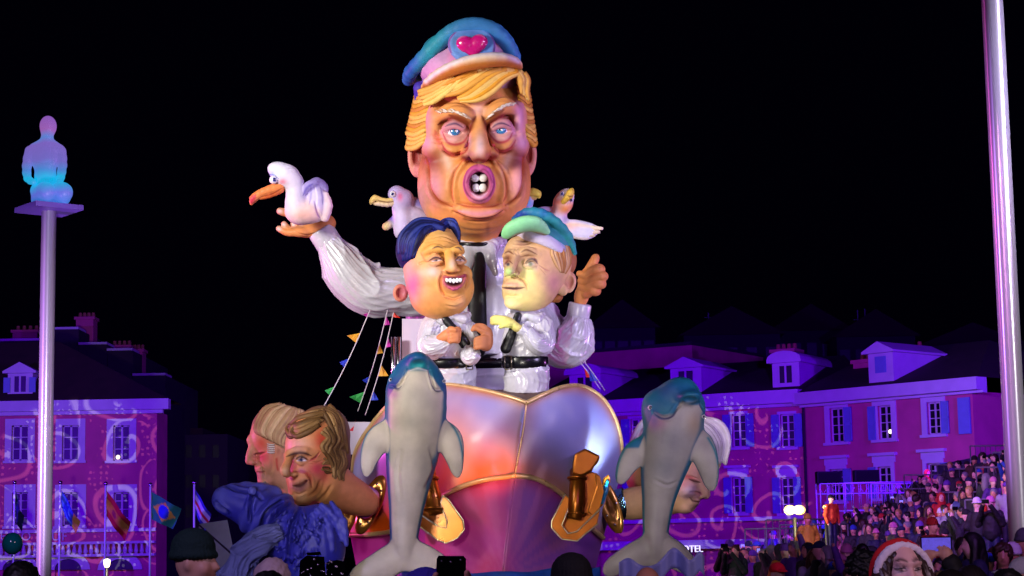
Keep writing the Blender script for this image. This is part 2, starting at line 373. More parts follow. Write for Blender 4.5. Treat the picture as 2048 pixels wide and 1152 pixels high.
        for q in s.post:
            if q[0] == 'g':
                _, pts, w_, d_, tp, both = q
                pr = np.asarray(pts, float)
                if len(pr) > 2: pr = resample(pr, 1, 4)[0]
                dd, t = seg2(X0, Z0, L2(pr)); e = np.sin(np.pi * np.clip(t, 0.04, 0.96)) ** 0.5 if tp else 1
                dsp += -d_ * e * fw * np.exp(-(dd / w_) ** 2)
                if both: dsp += d_ * both * e * fw * np.exp(-((dd - 2 * w_) / w_) ** 2)
            elif q[0] in 'bo':
                c = q[1]; r = q[2]; ang = math.radians(q[5] if q[0] == 'o' else q[4])
                dx, dz = X0 - (c[0] - s.fr.u0), Z0 - (s.fr.v0 - c[1])
                ex, ez = dx * math.cos(ang) + dz * math.sin(ang), -dx * math.sin(ang) + dz * math.cos(ang)
                rr = (ex / r[0]) ** 2 + (ez / r[1]) ** 2
                if q[0] == 'b': dsp += q[3] * fw * np.exp(-rr)
                else:
                    a_ = (q[4] * fp * np.exp(-rr ** q[6]))[:, None]; col = col * (1 - a_) + q[3] * a_
            elif q[0] == 'p':
                _, pts, w_, cc, st, soft, tp = q
                pr = np.asarray(pts, float)
                if len(pr) > 2: pr = resample(pr, 1, 4)[0]
                dd, t = seg2(X0, Z0, L2(pr)); e = np.sin(np.pi * np.clip(t, 0.03, 0.97)) ** 0.6 if tp else 1
                a_ = (st * fp * np.exp(-(dd / (w_ * e)) ** (2 * soft)))[:, None]; col = col * (1 - a_) + cc * a_
            elif q[0] == 'f':
                r_ = q[1](X0 + s.fr.u0, s.fr.v0 - Z0, Y0, N, col)
                if r_ is not None:
                    if r_[0] is not None: dsp += r_[0]
                    if r_[1] is not None: col = r_[1]
        V = V + N * dsp[:, None]
        return link_mesh(name, V * s.fr.s, Q, m, parent, col=col)
def vnoise(X, Y, Z, sc, seed=0, oct=3):
    """cheap smooth noise from summed sines, -1..1"""
    r = np.random.default_rng(seed); out = np.zeros(np.broadcast(X, Y, Z).shape); amp = 1; tot = 0
    for o in range(oct):
        for j in range(4):
            k = r.normal(size=3); k *= (2 ** o) / sc / np.linalg.norm(k) * 6.28; ph = r.uniform(0, 6.28)
            out += amp * np.sin(X * k[0] + Y * k[1] + Z * k[2] + ph)
        tot += amp * 2; amp *= 0.5
    return out / tot
def locks(fr, curves, S=None, n=7, off=0.0, flat=0.75):
    """hair locks: list of (pts[(u,v) or (u,v,y)], r0..r1 list, colour)"""
    mb = MB()
    for pts, rad, col in curves:
        P = []
        for p in pts:
            y = p[2] if len(p) > 2 else (S.front(p[0], p[1], 0) if S else 0) - off
            P.append((p[0], p[1], y))
        L = fr.L(P); k0 = len(mb.Cc); mb.tube(L, np.asarray(rad, float) * fr.s, n=n, col=lin(col) if isinstance(col, str) else np.array([lin(c) for c in col]) if isinstance(col, list) else np.array(col), sm=5, flat=flat)
        cc = mb.Cc[k0]; e = np.tile(np.abs(np.cos(np.linspace(0, 2 * math.pi, n, endpoint=False))) ** 3, len(cc) // n)[:, None] * .65; mb.Cc[k0] = cc * (1 - e) + (cc ** 1.5 * np.array([.34, .22, .16])) * e  # airbrushed shading: each lock's edges darken where it meets its neighbours
    return mb
class Over:
    def __init__(s, *q): s.q = q
    def front(s, u, v, d=0.0): return min(x.front(u, v, d) for x in s.q)
def rib(g0, g1, n, r, col0, col1, jit=1.5, tip=0.35, rnd=None, both=False):
    """n locks interpolated between two guide curves"""
    rnd = rnd or random; g0, g1 = np.asarray(g0, float), np.asarray(g1, float); out = []
    for i in range(n):
        t = i / max(n - 1, 1); P = g0 * (1 - t) + g1 * t
        P = P + np.array([[rnd.uniform(-jit, jit), rnd.uniform(-jit, jit)] + [0] * (P.shape[1] - 2) for _ in P])
        rr = r * rnd.uniform(0.85, 1.2); rad = [rr * (0.5 if both else .9), rr, rr, rr * tip]
        a = lin(col0) * (1 - (q := rnd.random())) + lin(col1) * q
        out.append((P.tolist(), rad, None)); out[-1] = (out[-1][0], rad, tuple(a))
    return out
# ================================================================== the giant captain: head
def SKIN(): return mat('painted_skin', vcol=True, rough=0.48, coat=0.0, spec=.28, bump=0.14, bscale=13, noise=0.1, nscale=7)
def FOAM(): return mat('painted_foam', vcol=True, rough=0.54, coat=0.0, spec=.3, bump=0.14, bscale=15, noise=0.12, nscale=6)
HS = 'e89c54'
def captain():
    fr = Fr(953, 290, 42.0); root = fr.root('captain_figure', 'giant frowning blond carnival figure in blue peaked cap, white satin shirt and black tie', 'carnival figure')
    S = Sculpt(fr, (800, 110, 1100, 505, -190, 130), 1.8, 34)
    S.ell((950, 232, 0), (94, 112, 100), 10, HS)
    S.ell((948, 348, -14), (110, 98, 92), 30, HS)
    S.ell((948, 402, -20), (96, 70, 86), 24, HS); S.ell((864, 380, -36), (26, 46, 44), 18, HS); S.ell((1034, 376, -36), (24, 46, 44), 18, HS); S.ell((888, 424, -50), (32, 24, 30), 16, HS); S.ell((1008, 421, -50), (30, 24, 30), 16, HS)
    S.cap((953, 440, 10), (953, 488, 20), 50, 40, 20, HS); S.ell((872, 248, -44), (22, 50, 44), 14, HS); S.ell((1034, 244, -44), (20, 50, 44), 14, HS)
    # brow ridge and sockets
    S.chain([(876, 236, -84), (900, 224, -98), (922, 228, -106), (943, 243, -104)], [7, 11, 12, 9], 14, HS)
    S.chain([(974, 240, -104), (990, 224, -106), (1008, 213, -98), (1030, 222, -84)], [9, 12, 11, 7], 14, HS)
    S.ell((909, 262, -104), (23, 15, 14), 12, 'c87868', op='sub'); S.ell((1001, 259, -104), (22, 15, 14), 12, 'c87868', op='sub')
    # lids
    S.chain([(888, 263, -88), (898, 253, -100), (911, 249, -104), (925, 254, -101), (934, 264, -92)], [5, 7, 8, 7, 4], 6, 'd898a0')
    S.chain([(980, 263, -92), (988, 253, -101), (1002, 247, -104), (1014, 250, -99), (1021, 261, -86)], [4, 7, 8, 7, 5], 6, 'd898a0')
    S.chain([(888, 266, -86), (898, 277, -95), (911, 280, -99), (925, 276, -97), (935, 265, -92)], [4, 6, 7, 6, 4], 6, 'e0a8a0')
    S.chain([(980, 264, -92), (989, 274, -97), (1001, 277, -98), (1013, 273, -94), (1021, 264, -85)], [4, 6, 7, 6, 4], 6, 'e0a8a0')
    S.chain([(882, 276, -86), (892, 292, -96), (908, 299, -102), (926, 293, -102), (936, 278, -98)], [3, 6, 8, 6, 3], 8, HS)
    S.chain([(984, 280, -98), (992, 290, -101), (1005, 294, -100), (1018, 288, -94), (1026, 274, -82)], [3, 6, 8, 6, 3], 8, HS)
    # cheekbones and jowls
    S.ell((872, 300, -58), (26, 24, 28), 22, HS); S.ell((1032, 294, -58), (24, 24, 28), 22, HS)
    S.ell((884, 372, -72), (27, 44, 30), 16, HS); S.ell((1025, 366, -72), (24, 44, 30), 16, HS)
    # nose
    S.chain([(957, 236, -98), (956, 262, -110), (957, 288, -128), (959, 306, -144)], [9, 13, 17, 20], 10, HS)
    S.ell((935, 308, -120), (14, 13, 16), 8, HS); S.ell((983, 306, -120), (14, 13, 16), 8, HS)
    S.ell((943, 317, -132), (7, 5, 9), 4, '8a2020', op='sub'); S.ell((973, 316, -132), (7, 5, 9), 4, '8a2020', op='sub')
    # muzzle, lips and open mouth
    S.ell((957, 368, -92), (43, 44, 36), 14, HS)
    S.chain([(929, 322, -106), (914, 345, -98), (909, 375, -98), (914, 398, -96)], [5, 9, 9, 6], 10, HS)
    S.chain([(988, 322, -106), (1002, 345, -98), (1006, 375, -98), (1000, 398, -96)], [5, 9, 9, 6], 10, HS)
    S.torus((958, 365, -128), 22.5, 9.4, 3, 'c0488a', sc=(1.0, 1.2))
    S.ell((949, 343, -124), (11, 8, 12), 5, 'cc5c98'); S.ell((969, 341, -126), (11, 8, 12), 5, 'cc5c98'); S.ell((958, 393, -128), (20, 9, 13), 5, 'dc80ac')
    S.ell((958, 364, -130), (18.5, 22.5, 32), 3, '4a0a30', op='sub')
    # chin roll
    S.chain([(911, 412, -84), (932, 420, -97), (958, 422, -101), (984, 420, -97), (1004, 411, -84)], [8, 13, 14, 13, 8], 7, HS)
    # ears
    for c, sg in (((833, 315, 6), 1), ((1056, 313, 6), -1)):
        S.ell(c, (18, 39, 12), 8, 'd98a78', R=rotm(0, -5 * sg, 28 * sg)); S.ell((c[0] + 1 * sg, c[1] - 4, c[2] - 12), (9, 23, 8), 5, 'a03a3a', R=rotm(0, -5 * sg, 0), op='sub')
        S.torus((c[0], c[1], c[2] - 8), 15, 4, 4, 'e8a890', sc=(0.85, 2.0))
        S.ell((c[0] + 4 * sg, c[1] + 24, c[2] - 10), (9, 12, 7), 6, 'e08a90')
    # relief: folds and frown lines
    for g, w_, d_ in [([(945, 246), (952, 236), (950, 226)], 2.5, 4), ([(972, 246), (966, 236), (968, 226)], 2.5, 4),
                      ([(884, 284), (892, 302), (910, 309), (930, 301), (938, 286)], 2.5, 3.5), ([(985, 290), (996, 301), (1008, 303), (1022, 295), (1030, 280)], 2.5, 3.5),
                      ([(926, 318), (911, 338), (903, 362), (903, 388), (908, 400)], 3.2, 7), ([(990, 318), (1005, 338), (1012, 362), (1012, 388), (1006, 398)], 3.2, 7),
                      ([(853, 318), (860, 345), (862, 375), (878, 400), (905, 410)], 3.2, 6), ([(1046, 315), (1044, 345), (1042, 375), (1030, 397), (1010, 406)], 3.2, 6),
                      ([(908, 420), (932, 432), (960, 436), (988, 431), (1006, 418)], 2.6, 7), ([(914, 402), (936, 407), (958, 408), (982, 407), (1000, 402)], 2.4, 4),
                      ([(866, 272), (876, 277), (888, 276)], 2, 2.5), ([(868, 283), (878, 285), (888, 284)], 2, 2), ([(1022, 268), (1032, 270), (1042, 266)], 2, 2.5),
                      ([(884, 222), (910, 212), (935, 214)], 2.2, 2), ([(975, 214), (1000, 202), (1024, 206)], 2.2, 2.5), ([(898, 445), (930, 457), (960, 460), (990, 456)], 3, 3),
                      ([(956, 322), (957, 334)], 3, 3)]: S.groove(g, w_ * 1.15, d_ * (1.1 if g[0][0] in (853, 1046, 908, 884, 985) else .7), both=0.15)
    S.bump((866, 355), (10, 30), 5); S.bump((1036, 350), (8, 30), 5)
    # airbrush paint: shading and highlights, lilac sides carry magenta light in the colour
    OR, RD, PK = 'cf5a28', 'a83028', 'e2a4c8'
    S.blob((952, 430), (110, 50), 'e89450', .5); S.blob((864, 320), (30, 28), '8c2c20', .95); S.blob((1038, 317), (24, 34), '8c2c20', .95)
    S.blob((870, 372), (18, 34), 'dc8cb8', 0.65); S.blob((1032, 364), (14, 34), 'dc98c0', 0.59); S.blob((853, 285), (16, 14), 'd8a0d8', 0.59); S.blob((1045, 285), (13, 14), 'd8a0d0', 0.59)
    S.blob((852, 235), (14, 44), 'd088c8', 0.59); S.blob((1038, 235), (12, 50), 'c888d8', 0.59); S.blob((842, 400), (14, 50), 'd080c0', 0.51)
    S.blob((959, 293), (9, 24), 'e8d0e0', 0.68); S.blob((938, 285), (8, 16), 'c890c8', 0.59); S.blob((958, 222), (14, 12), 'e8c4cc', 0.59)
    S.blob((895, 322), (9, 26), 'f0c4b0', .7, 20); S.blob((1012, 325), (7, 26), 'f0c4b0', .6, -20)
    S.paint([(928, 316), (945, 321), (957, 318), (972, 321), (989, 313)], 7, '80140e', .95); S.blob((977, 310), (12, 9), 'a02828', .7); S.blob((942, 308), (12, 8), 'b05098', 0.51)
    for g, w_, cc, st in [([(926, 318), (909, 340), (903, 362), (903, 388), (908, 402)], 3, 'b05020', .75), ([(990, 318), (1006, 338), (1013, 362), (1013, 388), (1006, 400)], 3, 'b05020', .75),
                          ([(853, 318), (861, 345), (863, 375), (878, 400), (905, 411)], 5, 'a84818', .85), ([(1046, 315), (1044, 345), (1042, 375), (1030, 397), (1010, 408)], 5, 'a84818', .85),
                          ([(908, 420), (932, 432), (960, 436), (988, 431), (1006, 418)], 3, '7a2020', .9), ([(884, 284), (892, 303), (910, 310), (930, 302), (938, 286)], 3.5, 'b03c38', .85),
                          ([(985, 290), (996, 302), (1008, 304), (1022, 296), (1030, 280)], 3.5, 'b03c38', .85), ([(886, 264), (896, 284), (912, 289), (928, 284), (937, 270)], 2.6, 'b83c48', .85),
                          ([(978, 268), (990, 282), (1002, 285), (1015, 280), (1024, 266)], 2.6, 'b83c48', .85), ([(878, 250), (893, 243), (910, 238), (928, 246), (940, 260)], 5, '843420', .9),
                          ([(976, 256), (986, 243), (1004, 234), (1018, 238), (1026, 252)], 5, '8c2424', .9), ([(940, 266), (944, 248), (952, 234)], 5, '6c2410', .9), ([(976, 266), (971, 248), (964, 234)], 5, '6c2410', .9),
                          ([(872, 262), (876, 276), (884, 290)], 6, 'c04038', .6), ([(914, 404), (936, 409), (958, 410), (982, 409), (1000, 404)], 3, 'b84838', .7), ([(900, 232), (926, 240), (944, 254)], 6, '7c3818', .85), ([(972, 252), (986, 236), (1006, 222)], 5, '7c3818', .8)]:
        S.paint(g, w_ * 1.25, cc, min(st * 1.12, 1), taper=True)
    S.paint([(918, 418), (958, 424), (998, 417)], 7, 'e090a8', .7, taper=True)
    S.paint([(892, 254), (902, 250), (914, 249), (928, 257)], 2.6, '1c1048', .9, taper=True); S.paint([(983, 257), (992, 250), (1004, 248), (1019, 254)], 2.6, '1c1048', .9, taper=True)
    S.paint([(934, 362), (942, 344), (951, 338), (958, 342), (966, 337), (976, 344), (984, 362)], 2, '7a1848', .8)
    S.blob((958, 364), (18.5, 22.5), '300420', 1, hard=4); S.paint([(932, 350), (929, 368), (938, 388), (958, 398), (978, 388), (987, 366), (984, 350)], 2.2, '581040', .8, taper=True); S.paint([(942, 382), (958, 391), (974, 382)], 3, 'ecc0d8', .7, taper=True); S.blob((975, 456), (4, 12), 'a04828', .7)
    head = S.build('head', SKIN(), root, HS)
    # eyes
    for c, r, ic in (((910, 264, -88), 15, (911.7, 262)), ((1001, 261, -88), 14.5, (1000.4, 260))):
        mb = MB(); mb.ball(fr.L(c), r * fr.s, 32, 20); V = mb.V[0]; ce = fr.L(c)
        d = V - fr.L((ic[0], ic[1], c[2])); q = np.hypot(d[:, 0], d[:, 2]) / fr.s; q[V[:, 1] > ce[1]] = 99
        mb = MB()
        mb.ball(ce, r * fr.s, 48, 36); V = mb.V[0]; d = V - fr.L((ic[0], ic[1], c[2])); q = np.hypot(d[:, 0], d[:, 2]) / fr.s; q[V[:, 1] > ce[1]] = 99
        col = np.tile(lin('f4ecf4'), (len(V), 1)); col[q < 10] = lin('1c2c7c'); col[q < 8.6] = lin('3a86b8'); col[q < 6.3] = lin('203c8c'); col[q < 5.2] = lin('4a98c0'); col[q < 3.4] = lin('0c1030')
        hl = np.hypot(d[:, 0] / fr.s - 2.2, d[:, 2] / fr.s + .5) < 2.0; col[hl & (q < 12)] = (1, 1, 1)
        mb.Cc[0] = col; mb.build('eye', mat('gloss_eye', vcol=True, rough=0.12, coat=0.6), root, vcol=True, smooth=True)
    # eyebrows: tufts
    R_ = random.Random(3)
    for g0, g1 in ((((881, 228), (943, 241)), ((896, 215), (936, 228))), (((972, 240), (1024, 213)), ((968, 226), (1008, 206)))):
        cs = []
        for i in range(30):
            t = i / 29; b = np.array(g0[0]) * (1 - t) + np.array(g0[1]) * t; e = np.array(g1[0]) * (1 - t) + np.array(g1[1]) * t
            bow = -7 * math.sin(math.pi * t)
            b = b + (R_.uniform(-1.5, 1.5), bow + R_.uniform(-1, 1)); e = b + (e - b) * 0.0 + np.array([(-9 if g0[0][0] < 950 else 9) * R_.uniform(.7, 1.2), -5 + R_.uniform(-2, 2)])
            cs.append(([tuple(b), tuple((b + e) / 2 + (0, -1)), tuple(e)], [1.2, 2.1, .8], R_.choice(['efe2cc', 'f4ead8', 'd8b890'])))
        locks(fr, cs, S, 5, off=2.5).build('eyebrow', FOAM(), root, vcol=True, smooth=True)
    # teeth
    for (u, v, a_, b_) in ((950, 354, 8.0, 7.6), (966, 353.5, 8.0, 8.0), (951.5, 373, 7.4, 8.2), (965.5, 373, 7.4, 8.2)):
        T = Sculpt(fr, (u - 10, v - 11, u + 10, v + 11, -132, -104), 1.3, 3)
        [T.ell((u + i * 1.9, v + j * 1.7, -118), (a_ - 1.9, b_ - 1.7, 5), 2.5, 'f6f0ee') for i in (-1, 1) for j in (-1, 1)]; T.build('tooth', mat('gloss_eye'), root)
    # hair: shell, side curls and the swept fringe
    H = Sculpt(fr, (800, 110, 1100, 320, -150, 140), 2.2, 12)
    H.ell((947, 205, 30), (113, 90, 100), 6, 'd89038'); H.ell((945, 264, 52), (108, 66, 70), 10, 'd89038')
    H.ell((951, 262, -80), (90, 104, 110), 6, 'cf8a3c', op='sub')
    H.build('hair_shell', FOAM(), root)
    Gd, Lt, Dk = 'eca018', 'f8d470', 'c06c20'; cs = []
    rr = random.Random(5)
    for i in range(13):   # left side: stacked waves
        v = 190 + i * 8.2; x0 = 868 - i * 1.2; x1 = 836 - i * 1.9
        cs.append(([(x0 + 4, v - 6, -66), (x0 - 8, v - 1 + rr.uniform(-2, 2), -62), ((x0 + x1) / 2 - 6, v + 6, -44), (x1 - 2, v + 5 + rr.uniform(-3, 3), -14), (x1 - 4, v - 1, 20)], [3, 5.5, 6.5, 6, 4], rr.choice(['e4a83c', 'f0c060', 'dc9848', 'd08c3c'])))
    cs[-3:] = [([(p[0] + (5 if p[0] < 840 else 0), p[1], p[2]) for p in q[0]], q[1], q[2]) for q in cs[-3:]]
    for i in range(17):   # right side
        v = 150 + i * 8.3; x0 = 1034 + i * .75 + (8 if i > 12 else 0); x1 = 1049 + i * 1.2
        cs.append(([(x0 - 4, v - 8, -70), (x0 + 4, v - 1, -60), (x0 + 12, v + 5 + rr.uniform(-2, 2), -40), (x1 + 2, v + 4 + rr.uniform(-3, 3), -12), (x1 + 1, v - 3, 20)], [3, 5.5, 6.5, 6, 4], rr.choice(['e4a83c', 'f0c060', 'f4c860', 'd08c3c'])))
    W = lambda L, y0=-108, y1=-118: [(p[0], p[1], -78 - 42 * math.cos((p[0] - 955) / 105 * 1.4)) for p in L]
    A = W([(1042, 148), (1012, 162), (985, 186), (955, 203), (922, 205)]); B = W([(1010, 143), (985, 154), (962, 172), (938, 190), (915, 200)])
    for c in rib(A, B, 7, 6.5, 'f6d880', Gd, 1.0, .45, rr): cs.append(c)
    A = W([(1000, 142), (975, 152), (950, 170), (920, 186), (885, 196)]); B = W([(955, 146), (930, 156), (905, 168), (880, 178), (850, 184)])
    for c in rib(A, B, 7, 7, Lt, 'dc8c1c', 1.2, .4, rr): cs.append(c)
    A = W([(925, 158), (905, 180), (885, 195), (868, 205), (850, 212)]); B = W([(900, 160), (880, 172), (862, 180), (848, 184), (838, 186)])
    for c in rib(A, B, 5, 6.5, Lt, 'e8a848', 1.2, .6, rr): cs.append(c)
    A = W([(1046, 150), (1052, 165), (1050, 185), (1056, 205)]); B = W([(1030, 146), (1038, 158), (1040, 172), (1042, 190)])
    for c in rib(A, B, 5, 6, 'f0cc80', 'e0a040', 1, .5, rr): cs.append(c)
    cs = [([(p[0], p[1], p[2]) for p in P], r, c) for P, r, c in cs]
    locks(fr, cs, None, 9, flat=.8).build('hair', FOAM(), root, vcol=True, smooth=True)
    # cap
    K = Sculpt(fr, (795, 30, 1060, 205, -170, 130), 2.0, 12)
    T1 = rotm(0, 7, 0)
    K.ell((936, 112, 12), (92, 50, 86), 2, '3e7fc0', R=T1)                     # crown top
    K.chain([(818, 160, -8), (824, 146, -40), (848, 122, -70), (877, 94, -88), (906, 71, -97), (935, 60, -100), (963, 60, -98), (990, 70, -92), (1012, 90, -78), (1026, 116, -56), (1030, 130, -20)], [11, 13, 14, 15, 15, 15, 15, 15, 14, 13, 9], 6, '3e86c4')
    K.chain([(818, 160, -8), (845, 148, 50), (925, 125, 90), (1010, 128, 50), (1030, 130, -20)], [11, 16, 22, 18, 9], 8, '3e7fc0')
    K.fn(lambda u, v, y, N, col: (None, col * (1 - (a := (np.exp(-((u - 865) / 34) ** 2) * .75)[:, None]) ) + lin('1c9c9c') * a))
    K.fn(lambda u, v, y, N, col: (None, col * (1 - (a := (np.exp(-((u - 820) / 22) ** 2) * .7)[:, None]) ) + lin('1c3cb0') * a))
    K.build('cap_crown', FOAM(), root)
    K = Sculpt(fr, (815, 60, 1055, 215, -170, 60), 2.0, 12)
    K.ell((936, 140, -26), (102, 58, 88), 2, 'cc98c8', R=T1); K.ell((940, 116, -30), (78, 46, 80), 10, 'd8a8cc', R=rotm(0, -14, 0))
    K.cap((842, 178, -30), (838, 212, -10), 14, 7, 8, '4838b0'); K.ell((940, 215, 0), (96, 48, 200), 3, 'd8a8cc', op='sub')
    K.blob((850, 190), (16, 22), '3a34b4', .9); K.blob((905, 120), (8, 22), 'e080b0', .7); K.blob((992, 92), (8, 14), 'e080b0', .6)
    K.build('cap_band', FOAM(), root)
    K = Sculpt(fr, (835, 95, 1055, 195, -180, 0), 1.8, 10)
    K.chain([(850, 176, -52), (872, 160, -92), (900, 146, -122), (935, 134, -142), (970, 128, -146), (1002, 126, -134), (1024, 130, -104), (1036, 138, -64)], [7, 12, 14, 15, 15, 14, 12, 8], 6, 'e8c8a0', flat=((0, .35, 1), 1.25))
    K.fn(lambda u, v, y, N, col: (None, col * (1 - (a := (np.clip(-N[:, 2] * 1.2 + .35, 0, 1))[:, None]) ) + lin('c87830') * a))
    K.paint([(855, 166), (880, 148), (920, 128), (965, 116), (1005, 116), (1034, 128)], 5, 'e8dce8', .85)
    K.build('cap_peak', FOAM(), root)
    bd = root
    K = Sculpt(fr, (890, 50, 1000, 145, -160, -80), 1.5, 5)
    Rb = rotm(-18, 6, 0)
    K.ell((944, 98, -112), (43, 36, 15), 1, '5c88cc', R=Rb); K.torus((944, 98, -116), 36, 6, 4, '6c98d8', R=Rb, sc=(1.08, .9))
    K.paint([(904, 112), (900, 90), (912, 72)], 2, '8a2a88', .8); K.paint([(986, 112), (988, 92), (980, 76)], 2, '8a2a88', .8)
    badge = K.build('cap_badge', FOAM(), root)
    K = Sculpt(fr, (905, 70, 985, 125, -175, -100), 1.3, 5)
    K.ell((930, 94, -128), (16, 14, 10), 1, 'd0187c'); K.ell((959, 91, -128), (16, 14, 10), 1, 'd0187c'); K.cap((936, 101, -128), (946, 110, -128), 13, 9, 6, 'c81478', flat=((0, 1, 0), 1.5)); K.cap((954, 99, -128), (948, 110, -128), 14, 9, 6, 'c81478', flat=((0, 1, 0), 1.5))
    K.paint([(917, 88), (924, 82), (934, 81)], 2.2, 'f080c0', .8, taper=True); K.paint([(950, 79), (962, 78), (971, 86)], 2.2, 'f080c0', .8, taper=True)
    K.build('heart', mat('gloss_paint', vcol=True, rough=.25, coat=.5), badge)
    return fr, root
CAPT = captain()
# ================================================================== cloth, hands and the rest of the captain
def SATIN(): return mat('white_satin', 'cac8d6', rough=0.22, spec=0.8, noise=0.05, nscale=8, sheen=0.2)
def BLACKCLOTH(): return mat('black_cloth', '0b0b10', rough=0.35, noise=0.2, nscale=10)
def cloth_tube(fr, name, parent, pts, rad, n=110, m=90, amp=0.12, k=5, twist=1.0, seed=1, flat=1.0, m_=None, along=1.2, gather=0.0, close=True, fdir=None):
    """a sleeve or shirt: swept surface with sharp-ridged satin folds running along it"""
    P, r, _ = resample(fr.L(pts), np.asarray(rad, float) * fr.s, max(2, m // (len(pts) - 1)))
    rr = np.random.default_rng(seed); ph = rr.uniform(0, 6.28, 12)
    def rfun(t, th):
        def fold(kk, p, tw, al):
            x = np.sin(kk * th + p + tw * np.sin(al * 3 * t + p) * 2.2)
            return (1 - np.abs(x)) ** 1.6
        f = 0.5 * fold(k, ph[0], twist, along) + 0.3 * fold(k * 2 + 1, ph[1], twist * 1.3, along * 1.7) + 0.35 * fold(max(k - 2, 2), ph[2], -twist, along * 0.8)
        cross = (1 - np.abs(np.sin(along * 9 * t + 1.3 * np.sin(th + ph[3]) + 1.1 * np.sin(2 * th + ph[4])))) ** 2.5
        patch = 0.5 + 0.5 * np.sin(2.3 * th + ph[5] + 5 * t)
        e = 1 + gather * (np.exp(-(t / .12) ** 2) + np.exp(-((1 - t) / .12) ** 2))
        lo = np.sin(1.7 * th + ph[6] + 2.1 * np.sin(4.1 * t + ph[7])) * np.sin(5.3 * t + ph[8])
        return 1 + amp * e * (f - 0.45 + 1.1 * cross * patch + .5 * lo)
    V, F = sweep(P, r, n, flat, fdir, rfun); m = len(P)
    if close: F += [tuple(range(n - 1, -1, -1)), tuple((m - 1) * n + i for i in range(n))]
    return link_mesh(name, V, F, m_ or SATIN(), parent, smooth=True)
def cuff(fr, parent, a, b, r, name='cuff', m_=None, flat=0.85):
    a, b = np.array(a, float), np.array(b, float); d = b - a
    P = [a + d * t for t in (0, 0.02, .1, .9, .98, 1)]
    mb = MB(); mb.tube(fr.L(P), np.array([r * .9, r * .97, r, r, r * .97, r * .9]) * fr.s, n=28, sm=1, flat=flat)
    return mb.build(name, m_ or SATIN(), parent, smooth=True)
def hand(fr, parent, box, palm, fingers, base='dc8e54', h=1.3, nail=True, name='hand', crease=()):
    S = Sculpt(fr, box, h, 7)
    for p in palm: S.ell(p[0], p[1], 8, base, R=p[2] if len(p) > 2 else None)
    for pts, r in fingers:
        P, rr, _ = resample(pts, r, 3)
        T = []
        for i in range(len(P) - 1): S.cap(P[i], P[i + 1], rr[i], rr[i + 1], 2.0 if i > 2 else 5, base)
        if nail: S.blob(P[-1][:2], (rr[-1] * .9, rr[-1] * .8), 'f2d4d8', .8)
    for g in crease: S.groove(g, 1.6, 2.0); S.paint(g, 1.6, 'a04a2c', .7, taper=True)
    return S.build(name, SKIN(), parent, base)
